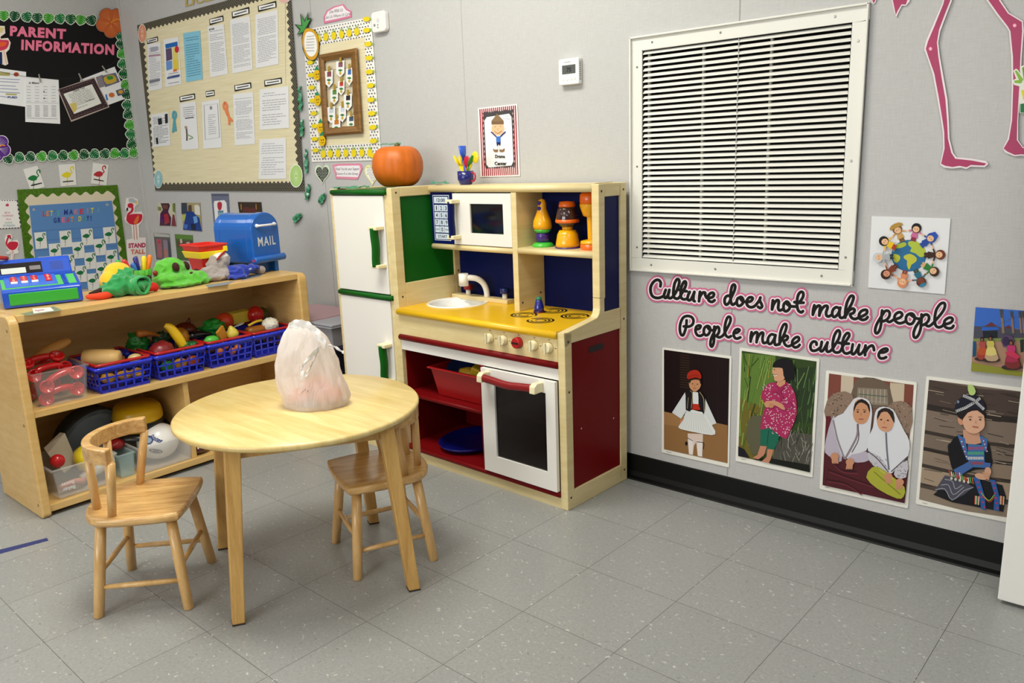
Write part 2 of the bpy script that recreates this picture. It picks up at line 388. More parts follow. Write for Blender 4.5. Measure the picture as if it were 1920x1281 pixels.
# vent opening in the back wall
VX0, VX1, VZ0, VZ1 = 3.85, 4.555, .868, 1.592
wb = MB()
for (x0, x1, z0, z1) in ((-.12, VX0, 0, CEIL), (VX1, 9, 0, CEIL), (VX0, VX1, 0, VZ0), (VX0, VX1, VZ1, CEIL)): wb.box(x0, x1, 0, .12, z0, z1)
struct('wall_back', wb, WALLM)
struct('wall_left', MB().box(-.12, 0, -6.5, 0, 0, CEIL), WALLM)
struct('ceiling', MB().box(-.12, 9, -6.5, .12, CEIL, CEIL+.08), mat('f4f2ec', .9))
BLK = mat('070707', .42, spec=.25)
bb = MB().prism([(0, 0), (-.028, 0), (-.026, .006), (-.012, .012), (-.006, .03), (-.005, .094), (0, .097)], 0, 9, 'x')
struct('baseboard_back', bb, BLK)
struct('baseboard_left', MB().box(0, .006, -6.5, 0, 0, .097), BLK)
for i, x in enumerate((4.204, 2.99, 1.985)):
    struct('trim_%d' % (i+1), MB().box(x-.0016, x+.0016, -.0012, 0, .1, CEIL), mat('a09f9d' if i != 1 else 'b4b3b1', .7))
struct('trim_4', MB().box(-.0, .016, -.016, 0, 0, CEIL), mat('bdbcb9', .5))
# open door slab at the right, parallel to the wall
dr = thing('door_1', (5.09, -.185, 0), None, None); dr['kind'] = 'structure'
MB().box(0, .91, 0, .04, .012, 2.05).build('door_leaf', mat('eceae6', .4), dr, bevel=.003)
MB().cyl((.84, 0, 1.0), (.84, -.06, 1.0), .012).ell((.84, -.07, 1.0), (.028, .02, .028)).build('door_knob', mat('b8b6b0', .25, 1), dr)

# ------------------------------------------------------------------ wall vent with louvres
vent = thing('wall_vent', ((VX0+VX1)/2, 0, VZ0), 'large square white metal louvred vent grille on the back wall', 'vent')
VW, VH = (VX1-VX0)/2, VZ1-VZ0
WM = mat('e6e4dc', .35, name='white_enamel')
f = MB()
fw = .047
for (a, b_, c, d) in ((-VW-fw, VW+fw, VH, VH+fw), (-VW-fw, VW+fw, -fw, 0)): f.box(a, b_, -.006, -.0005, c, d)
for s_ in (-1, 1):
    a, b_ = sorted((s_*VW, s_*(VW+fw))); f.box(a, b_, -.006, -.0005, 0, VH)
for (a, b_, c, d) in ((-VW-fw, VW+fw, VH+fw-.006, VH+fw), (-VW-fw, VW+fw, -fw, -fw+.006)): f.box(a, b_, -.016, -.0005, c, d)
for s_ in (-1, 1):
    a, b_ = sorted((s_*(VW+fw-.006), s_*(VW+fw))); f.box(a, b_, -.016, -.0005, -fw, VH+fw)
f.build('grille_frame', WM, vent, bevel=.0015)
d = MB().box(-VW+.001, VW-.001, .1, .11, 0.001, VH-.001)
for s_ in (-1, 1): d.box(*(sorted((s_*(VW-.001), s_*(VW-.003)))), .0, .1, .001, VH-.001)
d.box(-VW+.001, VW-.001, .0, .1, .001, .003).box(-VW+.001, VW-.001, .0, .1, VH-.003, VH-.001)
d.build('duct_lining', mat('060606', .95), vent)
NL = 39
for i in range(NL):
    z = VH*(i+.5)/NL; h = VH/NL*.60
    m = MB().hexa([(-VW+.002, -.004, z-h/2), (VW-.002, -.004, z-h/2), (VW-.002, -.002, z-h/2), (-VW+.002, -.002, z-h/2)],
                  [(-VW+.002, .006, z+h/2), (VW-.002, .006, z+h/2), (VW-.002, .0075, z+h/2-.001), (-VW+.002, .0075, z+h/2-.001)])
    m.build('louvre', WM, vent)
for x in (-VW+.018, -VW+2*VW*.32, -VW+2*VW*.65):
    MB().box(x-.004, x+.004, .010, .02, .001, VH-.001).build('support_bar', mat('b9b7ac', .5), vent)
for (x, z) in [(-VW+.04, VH+.022), (-.06, VH+.022), (VW-.05, VH+.022), (-VW+.04, -.022), (-.06, -.022), (VW-.05, -.022)]+[(s_*(VW+.02), q) for s_ in (-1, 1) for q in (.04, .33, .67)]:
    MB().cyl((x, -.006, z), (x, -.008, z), .004, .003, 10).build('screw', mat('9a9890', .3, .8), vent)

# ------------------------------------------------------------------ play kitchen
KX, KY, KR = 2.8856, -.3765, -.0329
K = thing('play_kitchen', (KX, KY, 0), 'wooden play kitchen with yellow counter, white oven door and blue microwave corner', 'play kitchen', KR)
def kpt(u, v, z): c, s = math.cos(KR), math.sin(KR); return Vector((KX+u*c-v*s, KY+u*s+v*c, z))
RED = mat('740a0e', .42, name='red_lacquer', spec=.15); GRN = mat('0f5a14', .42, name='green_lacquer', spec=.18); NAVY = mat('081450', .42, name='navy_lacquer', spec=.15)
WHT = mat('efece6', .35, name='white_lacquer'); YEL = mat('edbb12', .28, name='yellow_lacquer'); CRM = mat('f1e6bd', .35)
KD = .375; KW = .904; KH = 1.145; ZC = .657
# left side panel: frame with green field
m = MB().box(0, .03, 0, .045, 0, KH).box(0, .03, .33, KD, 0, KH).box(0, .03, .045, .33, 1.108, KH).box(0, .03, .045, .33, 0, .06).box(0, .03, .045, .33, .60, .755)
lp = m.build('side_panel', BIRCH, K, bevel=.003)
MB().box(.008, .022, .045, .33, .755, 1.108).build('green_infill', GRN, lp)
MB().box(.008, .022, .045, .33, .06, .60).build('red_infill', RED, lp)
for (v, z) in ((.025, .70), (.025, 1.125), (.21, 1.128), (.35, .70), (.35, .77)): MB().cyl((.03, v, z), (.0306, v, z), .0045, n=10).build('screw', mat('3a2c1c', .4), lp)
# right side panel, stepped
u0, u1 = .872, KW
m = MB().box(u0, u1, 0, .04, 0, .652).box(u0, u1, .335, KD, 0, KH).box(u0, u1, .04, .335, 0, .07)
m.prism([(0, .652), (0, .60), (.04, .612), (.335, .612), (.335, .69), (.235, .69), (.235, .75), (.205, .75), (.205, .705), (.2, .688), (.188, .677), (.17, .674)], u0, u1, 'x')
m.box(u0, u1, .205, .24, .74, KH).box(u0, u1, .24, .335, 1.10, KH)
rp_ = m.build('side_panel', BIRCH, K, bevel=.003)
MB().box(u0+.008, u1-.007, .04, .335, .07, .612).build('red_infill', RED, rp_)
MB().box(u0+.008, u1-.007, .24, .335, .69, 1.10).build('blue_infill', NAVY, rp_)
sl = [(.19+.035*sx+.012*math.cos(a), .565+.012*math.sin(a)) for sx, rng in ((1, range(-3, 4)), (-1, range(3, 10))) for a in [k*math.pi/6 for k in rng]]
MB().prism(sl, u1-.0068, u1-.0062, 'x').build('grip_slot', mat('1c0305', .6), rp_)
for (v, z, c) in ((.02, .62, 0), (.02, .44, 0), (.02, .045, 0), (.355, .045, 0), (.355, .645, 0), (.355, 1.12, 0), (.222, 1.12, 0), (.095, .285, 1), (.295, .27, 1)):
    uu = u1 if not c else u1-.007
    MB().cyl((uu, v, z), (uu+.0006, v, z), .0045 if not c else .003, n=10).build('screw', mat('2e2418', .4) if not c else mat('d8d8d8', .2, .8), rp_)
MB().box(.03, u0, .362, .370, ZC, 1.118).build('back_panel', NAVY, K)
MB().box(.03, u0, .35, .362, .05, .63).build('back_panel', RED, K)
# top board with rounded nose
m = MB().box(.03, u0, .212, KD, 1.117, KH); m.tube([(.03, .212, 1.131), (u0, .212, 1.131)], .014, 12); m.build('top_board', BIRCH_H, K)
m = MB().box(.03, .49, .212, .362, .881, .904); m.tube([(.03, .212, .8925), (.49, .212, .8925)], .0115, 12); m.build('microwave_shelf', BIRCH_H, K)
m = MB().box(.517, u0, .212, .362, .884, .907); m.tube([(.517, .212, .8955), (u0, .212, .8955)], .0115, 12); m.build('cubby_shelf', BIRCH_H, K)
dv = MB().box(.49, .517, .205, .362, ZC, 1.117).build('divider', BIRCH, K, bevel=.002)
for (v, z) in ((.225, .69), (.335, .715)): MB().cyl((.517, v, z), (.5176, v, z), .0042, n=10).build('screw', mat('2e2418', .4), dv)
# counter with a round opening for the sink
SC, SR = (.155, .215), .118
R0 = (.03, -.004, u0, .362); n = 48; ring = []; rec = []
for k in range(n):
    a = 2*math.pi*k/n; dx, dy = math.cos(a), math.sin(a)
    ring.append((SC[0]+SR*dx, SC[1]+SR*dy))
    t = min((((R0[2] if dx > 0 else R0[0])-SC[0])/dx) if abs(dx) > 1e-6 else 9, (((R0[3] if dy > 0 else R0[1])-SC[1])/dy) if abs(dy) > 1e-6 else 9)
    rec.append([SC[0]+t*dx, SC[1]+t*dy])
for cx, cy in ((R0[0], R0[1]), (R0[2], R0[1]), (R0[2], R0[3]), (R0[0], R0[3])):
    j = min(range(n), key=lambda q: (rec[q][0]-cx)**2+(rec[q][1]-cy)**2); rec[j] = [cx, cy]
m = MB(); vs = [(x, y, z) for z in (ZC, ZC-.027) for x, y in ring] + [(x, y, z) for z in (ZC, ZC-.027) for x, y in rec]
fs = []
for k in range(n):
    j = (k+1) % n; fs += [(k, j, 2*n+j, 2*n+k), (n+k, n+j, 3*n+j, 3*n+k), (k, j, n+j, n+k), (2*n+k, 2*n+j, 3*n+j, 3*n+k)]
m.add(vs, fs)
m.tube([(.03, -.004, ZC-.0135), (u0, -.004, ZC-.0135)], .0135, 12)
m.build('counter', YEL, K)
skm = mat('f4f4f2', .12, coat=.5)
MB().lathe([(.001, -.072), (.06, -.069), (.092, -.05), (.11, -.006), (.112, .001), (.122, .005), (.13, .003), (.131, .0), (.118, -.001), (.114, -.008), (.096, -.056), (.001, -.078)], (SC[0], SC[1], ZC), 48).build('sink_bowl', skm, K)
# burners: broken black rings painted on the counter
bk = mat('15120e', .4)
for i, (bu, bv, rs, gap) in enumerate(((.575, .165, (.052, .0375, .023), .2), (.70, .115, (.052, .0375, .023), 3.4), (.755, .25, (.054, .039, .024), .3), (.62, .29, (.054, .039, .024), 3.3))):
    m = MB()
    for j, r in enumerate(rs):
        a0 = gap+j*.4; NN = 40
        vs = []
        for k in range(NN+1):
            a = a0 + (2*math.pi-(.9 if j else .35))*k/NN
            for q in (r, r-.0085+.001*j): vs.append((bu+q*math.cos(a), bv+q*math.sin(a), ZC+.0004))
        m.add(vs, [(2*k, 2*k+1, 2*k+3, 2*k+2) for k in range(NN)])
    m.build('burner_rings', bk, K)
# faucet
fb = MB().box(.035, .365, .298, .345, ZC, ZC+.017).build('faucet_base', BIRCH_H, K, bevel=.002)
fm = mat('f3f0e8', .3)
pa = [(.225, .325, ZC+.016), (.225, .322, ZC+.045), (.221, .31, ZC+.075), (.21, .288, ZC+.096), (.192, .266, ZC+.103), (.176, .25, ZC+.103)]
MB().tube(crom(pa, 5), .0125, 12).cyl((.17, .244, ZC+.122), (.17, .244, ZC+.07), .0205, n=24).build('spout', fm, fb)
for uu, c in ((.115, '8e1016'), (.331, '0e2266')):
    MB().cyl((uu, .322, ZC+.015), (uu, .322, ZC+.04), .0105).build('tap_stem', fm, fb)
    MB().cyl((uu, .322, ZC+.04), (uu, .322, ZC+.062), .019, n=24).build('tap_knob', mat(c, .3), fb, bevel=.002)
# fronts
fp = MB().box(.03, u0, .0, .02, .548, .631).build('control_board', BIRCH_H, K)
tk = mat('2b2a26', .5)
for i, uu in enumerate((.552, .622, .694, .768, .836)):
    zz = .596; red = i == 2
    kb = MB().cyl((uu, -.001, zz), (uu, -.022, zz), .0215 if red else .019, .019 if red else .0165, 28).build('knob', mat('b0181a', .35) if red else CRM, K, bevel=.002)
    if not red: MB().box(uu-.0035, uu+.0035, -.03, -.021, zz-.019, zz+.019).build('knob_grip', CRM, kb, bevel=.001); MB().box(uu-.0095, uu-.0035, -.0232, -.022, zz-.013, zz+.013).box(uu-.0042, uu-.0035, -.03, -.022, zz-.017, zz+.017).build('knob_mark', tk, kb)
    else: MB().box(uu-.018, uu+.016, -.0232, -.0222, zz-.0035, zz+.0035).build('knob_mark', mat('2d0506', .5), kb)
    t = MB().box(uu-.0045, uu+.0045, -.0009, -.0002, zz+.026, zz+.028)
    if red:
        for k in range(9):
            a = math.pi*(.05+.9*k/8); t.add([(uu+.028*math.cos(a)+dx, -.0008, zz+.028*math.sin(a)+dz) for dx, dz in ((-.001, -.001), (.001, -.001), (.001, .001), (-.001, .001))], [(0, 1, 2, 3)])
    else: t.box(uu+.024, uu+.032, -.0009, -.0002, zz-.001, zz+.001)
    t.build('tick_mark', mat('5a3a2e', .5), fp)
def rail(name, a, b, z, r, mm, par, v=-.001):
    m = MB().tube([(a, v, z), (b, v, z)], r, 14); return m.build(name, mm, par)
rail('red_rail', .03, u0, .536, .0125, RED, K); MB().box(.03, u0, 0, .02, .524, .548).build('red_rail_backing', RED, K)
MB().box(.03, u0, .002, .02, .482, .524).build('white_fascia', WHT, K)
rail('red_rail', .03, u0, .054, .0105, RED, K); MB().box(.03, u0, .003, .02, 0, .044).build('kick_board', BIRCH_H, K)
MB().box(.03, u0, .0, .35, .044, .064).build('floor_board', RED, K)
MB().box(.486, .505, .0, .35, .064, .482).build('red_divider', RED, K)
MB().box(.03, .486, .012, .35, .278, .296).tube([(.03, .012, .287), (.486, .012, .287)], .009, 10).build('red_shelf', RED, K)
MB().box(.505, u0, .06, .35, .278, .296).build('red_shelf', RED, K)
MB().box(.03, .034, .02, .35, .064, .60).build('red_lining', RED, K)
# oven door
od = MB()
a, b_, c, d = .508, .869, .068, .478; wa, wb_, wc, wd = .575, .826, .135, .432
od.box(a, wa, -.016, .0, c, d).box(wb_, b_, -.016, .0, c, d).box(wa, wb_, -.016, .0, c, wc).box(wa, wb_, -.016, .0, wd, d)
dd = od.build('oven_door', WHT, K)
MB().box(wa, wb_, -.008, -.005, wc, wd).build('door_glass', clear('140a0a', .66, .08, 'smoked_glass'), dd)
hb = MB().tube(crom([(.555, -.05, .452), (.60, -.05, .449), (.675, -.052, .444), (.75, -.05, .449), (.795, -.05, .452)], 5), .0125, 12, sy=1.2).build('oven_handle', mat('8c1418', .3), K)
for uu in (.545, .805):
    MB().prism([(-.066, .436), (-.016, .436), (-.016, .47), (-.05, .472), (-.064, .462)], uu-.0125, uu+.0125, 'x').build('handle_bracket', CRM, hb, bevel=.003)
# microwave
cp = MB().box(.03, .165, .21, .222, .905, 1.117).build('microwave_keypad', NAVY, K)
def kplane(v, org=(KX, KY)):
    nrm = Vector((-math.sin(KR), math.cos(KR), 0))
    return nrm, v
class FArt(Art):
    """lettering laid on an upright board of the play kitchen; coordinates are metres along the board and up"""
    def __init__(s, v, **k): super().__init__(**k); s.v = v
    def W(s, x, y, lift=None): l = s.lift if lift is None else lift; return (x, s.v-l, y)
A = FArt(.21, lift=.0006)
A.rect(.044, .918, .143, 1.106, 'dfe6f2').up().rect(.0465, .9205, .1405, 1.1035, '0b1a55').up()
def key(x0, x1, z0, z1, t, h=.6, wf=.55):
    A.rect(x0, z0, x1, z1, 'cfdcec'); A.up(); tw = (x1-x0)*wf; th = (z1-z0)*h
    vs, fs = textmesh(t, .015, 0, 1); A.col('15181f'); cx, cz = (x0+x1)/2, (z0+z1)/2
    A.mb.add([A.W(cx-tw/2+u*tw, cz-th/2+v*th) for u, v in vs], fs); A.lift -= A.step
key(.0515, .1355, 1.072, 1.0985, '12:00', .55, .6)
for r in range(4):
    for c_ in range(3):
        t = (('1', '2', '3'), ('4', '5', '6'), ('7', '8', '9'), ('STOP', '0', 'CLEAR'))[r][c_]
        key(.0515+.0285*c_, .0515+.0285*c_+.027, 1.0395-.0295*r, 1.0655-.0295*r, t, .22 if len(t) > 1 else .62, .8 if len(t) > 1 else (.22 if t == '1' else .42))
key(.0515, .1355, .9235, .9465, 'START', .5, .66)
A.done('keypad_print', parent=cp)
md = MB(); a, b_, c, d = .168, .49, .907, 1.113; wa, wb_, wc, wd = .266, .447, .955, 1.072
md.box(a, wa, .205, .221, c, d).box(wb_, b_, .205, .221, c, d).box(wa, wb_, .205, .221, c, wc).box(wa, wb_, .205, .221, wd, d)
mdo = md.build('microwave_door', WHT, K)
MB().box(wa, wb_, .212, .215, wc, wd).build('door_glass', clear('0c0c12', .9, .06, 'dark_glass'), mdo)
hb = MB().tube(crom([(.192, .172, 1.082), (.192, .172, 1.05), (.192, .17, 1.01), (.192, .172, .97), (.192, .172, .938)], 5), .010, 12, sx=1.7).build('microwave_handle', NAVY, K)
for zz in (1.082, .938): MB().box(.176, .211, .158, .206, zz-.008, zz+.008).build('handle_bracket', CRM, hb, bevel=.003)

# ------------------------------------------------------------------ play refrigerator
FX = thing('play_refrigerator', kpt(-.387, 0, 0), 'tall white play refrigerator with green handles left of the play kitchen', 'play refrigerator', KR)
FW = .385; FD = .345
MB().box(0, .018, 0, FD, 0, 1.142).build('side_panel', BIRCH, FX, bevel=.003)
MB().box(FW-.018, FW, .004, FD, 0, 1.136).build('side_panel', BIRCH, FX)
MB().box(.018, FW-.018, FD-.01, FD, 0, 1.13).build('back_panel', WHT, FX)
MB().box(.018, FW-.018, .004, FD-.01, 1.118, 1.136).build('top_board', GRN, FX)
rail('top_rail', .016, FW-.002, 1.128, .011, GRN, FX); rail('middle_rail', .016, FW-.002, .694, .011, GRN, FX)
MB().box(.018, FW-.018, .002, FD-.01, .684, .704).build('middle_board', GRN, FX)
MB().box(.018, FW-.018, .004, .022, 0, .05).build('kick_board', BIRCH_H, FX)
for (z0, z1, h0, h1) in ((.708, 1.114, .828, .985), (.054, .68, .335, .492)):
    dd = MB().box(.02, FW-.02, -.003, .014, z0, z1).build('refrigerator_door', WHT, FX, bevel=.002)
    hh = MB().tube(crom([(.336, -.036, h1), (.336, -.036, h1-.03), (.339, -.035, (h0+h1)/2), (.336, -.036, h0+.03), (.336, -.036, h0)], 5), .0115, 12, sx=1.75).build('door_handle', GRN, dd)
    for zz in (h0, h1): MB().box(.310, .362, -.047, -.003, zz-.0075, zz+.0075).build('handle_bracket', CRM, dd, bevel=.003)

# ------------------------------------------------------------------ toys in and on the play kitchen
def kthing(name, u, v, z, label, cat, rz=0, group=None): return thing(name, kpt(u, v, z), label, cat, KR+rz, group)
TY = mat('f5ae0b', .22, coat=.4); TO = mat('ef6a10', .25, coat=.3); TP = mat('3d1f78', .25, coat=.3); TG = mat('44bf3a', .25, coat=.3)
t = kthing('toy_hand_mixer', .578, .285, .907, 'yellow toy hand mixer on a purple and green stand in the cubby', 'toy')
MB().lathe([(.001, 0), (.042, 0), (.043, .006), (.036, .014), (.022, .018), (.001, .019)]).build('base', TG, t)
MB().lathe([(.02, .017), (.026, .02), (.027, .045), (.022, .055), (.001, .056)]).build('beater_housing', TP, t)
MB().lathe([(.022, .052), (.033, .062), (.033, .066), (.022, .067)]).build('collar', TG, t)
MB().lathe([(.02, .064), (.034, .068), (.037, .08), (.034, .10), (.024, .125), (.017, .145), (.0165, .165), (.012, .178), (.001, .182)]).build('body', TY, t)
for z in (.146, .166): MB().cyl((0, -.013, z), (0, -.019, z), .008, n=16).build('button', TP, t)
t = kthing('toy_blender', .70, .285, .907, 'yellow toy blender with smoky jar and orange lid in the cubby', 'toy')
MB().lathe([(.001, 0), (.047, 0), (.048, .005), (.001, .006)]).build('foot', TP, t)
MB().lathe([(.047, .005), (.046, .02), (.04, .052), (.032, .067), (.001, .069)], sy=.95).build('body', TY, t)
MB().lathe([(.02, .066), (.02, .082), (.001, .083)]).build('neck', TY, t)
MB().lathe([(.001, .08), (.03, .082), (.043, .098), (.044, .11), (.036, .145), (.03, .155), (.001, .156)]).build('jar', mat('3b2222', .08, coat=.6), t)
MB().lathe([(.044, .095), (.0455, .1), (.044, .108)]).build('jar_rim', TO, t)
MB().lathe([(.031, .152), (.032, .158), (.028, .172), (.001, .174)]).build('lid', TO, t)
t = kthing('toy_stand_mixer', .812, .285, .907, 'orange and yellow toy stand mixer at the right end of the cubby', 'toy')
MB().lathe([(.001, 0), (.042, 0), (.045, .006), (.045, .02), (.001, .022)], sy=.9).build('base', TO, t)
MB().lathe([(.001, .02), (.043, .021), (.04, .032), (.02, .036), (.001, .036)]).build('plate', TY, t)
MB().tube(crom([(.0, .0, .03), (-.002, .0, .08), (-.004, .0, .13), (-.006, 0, .16)], 4), [.014]*12+[.018], 12).build('arm', TY, t)
MB().lathe([(.012, .118), (.024, .122), (.033, .148), (.036, .158), (.036, .166), (.001, .167)], (-.008, 0, 0)).build('mixer_head', TY, t)
MB().lathe([(.034, .166), (.036, .172), (.035, .198), (.028, .206), (.001, .207)], (-.008, 0, 0)).build('cap', TO, t)
t = kthing('toy_shaker', .592, .235, ZC, 'small blue toy shaker with green top on the stove', 'toy')
MB().lathe([(.001, 0), (.0215, 0), (.022, .006), (.001, .007)]).build('base', mat('5a1a34', .3), t)
MB().lathe([(.021, .006), (.019, .02), (.013, .046), (.011, .05), (.001, .052)]).build('body', mat('1b2486', .2, coat=.5), t)
MB().lathe([(.0115, .05), (.0115, .056), (.007, .061), (.001, .062)]).build('top', mat('1c7a5e', .3), t)
def openbin(m, x0, x1, y0, y1, h, taper=.012, th=.003, lip=.01):
    """thin-walled tapered tub, rim outwards"""
    def ringp(e, z): return [(x0+e, y0+e, z), (x1-e, y0+e, z), (x1-e, y1-e, z), (x0+e, y1-e, z)]
    lv = [ringp(taper, 0), ringp(0, h), ringp(-lip, h), ringp(-lip, h-.006), ringp(-lip+th, h-.006), ringp(-lip+th, h-.003), ringp(0-.0001, h-.003)]
    lv = [ringp(taper, 0), ringp(0, h-.008), ringp(-lip, h-.008), ringp(-lip, h), ringp(th, h), ringp(taper+th, th)]
    vs = [p for l in lv for p in l]; fs = [(0, 3, 2, 1), (20, 21, 22, 23)]
    for i in range(5):
        for k in range(4): fs.append((i*4+k, i*4+(k+1) % 4, i*4+4+(k+1) % 4, i*4+4+k))
    return m.add(vs, fs)
t = kthing('red_storage_tub', .165, .035, .2962, 'red plastic tub of play food on the middle shelf of the play kitchen', 'tub')
openbin(MB(), 0, .30, 0, .27, .125, .02, .004, .012).build('tub', mat('a8181a', .3), t, bevel=.004)
yf = mat('c9a21c', .5)
tag(MB().ell((0, 0, 0), (.05, .03, .028), amp=.15, seed=3).build('toy_bun', mat('c89a1e', .5), origin=None), 'round yellow toy bread lying in the red tub', 'toy food').location = kpt(.34, .08, .405)
o = tag(MB().box(-.045, .045, -.02, .02, -.02, .02).build('toy_cheese', mat('d2b022', .5), bevel=.006), 'yellow block shaped toy cheese at the right side of the red tub', 'toy food'); o.location = kpt(.41, .09, .415); o.rotation_euler = (.2, .35, .3)
o = tag(MB().lathe([(.001, 0), (.045, .004), (.06, .03), (.062, .034), (.055, .032), (.04, .008), (.001, .006)]).build('toy_bowl', mat('0f2450', .2, coat=.5)), 'dark blue toy bowl tipped in the back of the red tub', 'toy dish'); o.location = kpt(.25, .14, .39); o.rotation_euler = (.5, .1, 0)
m = MB().lathe([(.001, 0), (.13, .001), (.15, .012), (.165, .026), (.168, .026), (.152, .008), (.13, .004), (.001, .0045)], n=40, sy=.8)
o = tag(m.build('blue_tray', mat('0a1266', .3), origin=None), 'large blue plastic tray on the red bottom shelf', 'tray'); o.location = kpt(.26, .175, .0645)  # blue set darker to carry the shade deep in the compartment
# pumpkin on the refrigerator
t = kthing('pumpkin', -.122, .17, 1.144, 'round orange pumpkin standing on top of the play refrigerator', 'pumpkin')
prof = [(.001, .02), (.03, .006), (.055, .001), (.08, .015), (.1, .045), (.107, .08), (.104, .115), (.09, .145), (.065, .163), (.035, .166), (.012, .158), (.001, .156)]
MB().lathe(crom([(a, b_, 0) for a, b_ in prof], 3) and [(max(.0005, p.x), p.y) for p in crom([(a, b_, 0) for a, b_ in prof], 3)], n=96, wob=lambda a, h: 1+.04*abs(math.cos(a*6.5))**.5-.03).build('pumpkin_flesh', mat('c8640a', .48, bump=.3, bscale=50, vary=.3, vscale=16), t)
MB().tube(crom([(0, 0, .155), (.004, 0, .168), (.01, .004, .178)], 4), [.012]*6+[.009]*3, 8).build('stem', mat('5a5a28', .6), t)
# mug of toy cutlery
t = kthing('toy_mug', .185, .27, KH, 'dark blue toy mug with red handle full of toy utensils', 'mug')
MB().lathe([(.001, 0), (.022, 0), (.026, .004), (.033, .02), (.034, .055), (.031, .055), (.03, .02), (.022, .006), (.001, .005)]).build('cup', mat('141c6e', .25, coat=.4), t)
MB().tube(crom([(.032, 0, .046), (.05, 0, .046), (.056, 0, .03), (.046, 0, .014), (.03, 0, .014)], 5), .0035, 8).build('handle', mat('b01c3c', .3), t)
for (lab, c, tip, dx, dy, ln, nm) in (('blue toy spatula, tallest in the toy mug', '2f5fd0', 'spat', -.012, .0, .125, 'toy_spatula'), ('yellow toy knife leaning left in the toy mug', 'f0d018', 'flat', -.058, -.005, .088, 'toy_knife'),
        ('second yellow toy fork leaning left in the mug', 'e8c81c', 'flat', -.042, .012, .085, 'toy_fork'), ('navy toy fork between yellow pieces in mug', '1c2672', 'flat', -.022, .014, .085, 'toy_fork'),
        ('yellow toy spoon with round end leaning right', 'ecd01c', 'spoon', .07, .008, .10, 'toy_spoon'), ('green toy knife leaning right in the toy mug', '1f8a34', 'flat', .05, -.006, .085, 'toy_knife'),
        ('red toy spoon in the middle of the toy mug', 'b81a2c', 'spoon', .02, -.004, .08, 'toy_spoon'), ('navy toy knife at the right back of the mug', '1c2672', 'flat', .036, .016, .09, 'toy_knife')):
    base = Vector(kpt(.185-dx*.3, .27-dy*.3, KH+.008)); tp = Vector(kpt(.185+dx, .27+dy, KH+.03+ln)); dvec = tp-base
    m = MB().tube([base, base+dvec*.6], .0045, 8, sx=1.5)
    e = base+dvec*.6
    if tip == 'flat': m.tube([e, e+dvec*.2, tp], [.006, .012, .006], 8, sy=.35)
    elif tip == 'spoon': m.ell(e+dvec*.22, (.019, .006, .024))
    else: m.tube([e, e+dvec*.2, tp], [.005, .019, .023], 8, sy=.3)
    tag(m.build(nm, mat(c, .3), origin=base), lab, 'toy cutlery', 'toy cutlery in the mug')

# ------------------------------------------------------------------ round table
TC = (3.369, -1.197); TR = .363; TZ = .531
T = thing('round_table', (TC[0], TC[1], 0), 'round pale maple childrens table with four square legs', 'table')
MB().lathe([(.001, TZ-.019), (TR-.006, TZ-.019), (TR, TZ-.013), (TR, TZ-.005), (TR-.005, TZ), (.001, TZ)], n=96).build('tabletop', TOPW, T)
feet = [(3.474, -1.53), (3.735, -1.108), (3.285, -.885), (3.022, -1.315)]
ctr = Vector((sum(p[0] for p in feet)/4, sum(p[1] for p in feet)/4))
tops = []
for i, p in enumerate(feet):
    v = Vector(p); tp = ctr + (v-ctr)*.84; tops.append(tp)
    nx = (Vector(feet[(i+1) % 4])-v).normalized(); ny = (Vector(feet[(i-1) % 4])-v).normalized()
    def rc(c, w_, z): return [(c.x-TC[0]+a*nx.x*w_+b_*ny.x*w_, c.y-TC[1]+a*nx.y*w_+b_*ny.y*w_, z) for a, b_ in ((-1, -1), (1, -1), (1, 1), (-1, 1))]
    MB().hexa(rc(v, .017, .004), rc(tp, .0215, TZ-.019)).build('leg', LEGW, T, bevel=.003)
    MB().hexa(rc(v, .0172, 0), rc(v, .0172, .0045)).build('foot_pad', mat('3a3028', .6), T)
for i in range(4):
    a, b_ = tops[i], tops[(i+1) % 4]; d = (b_-a).normalized(); nn = Vector((-d.y, d.x))*.009; a = a+d*.018; b_ = b_-d*.018
    bot = [(q.x-TC[0], q.y-TC[1], TZ-.062) for q in (a-nn, b_-nn, b_+nn, a+nn)]
    MB().hexa(bot, [(x, y, TZ-.019) for x, y, z in bot]).build('apron', LEGW, T)

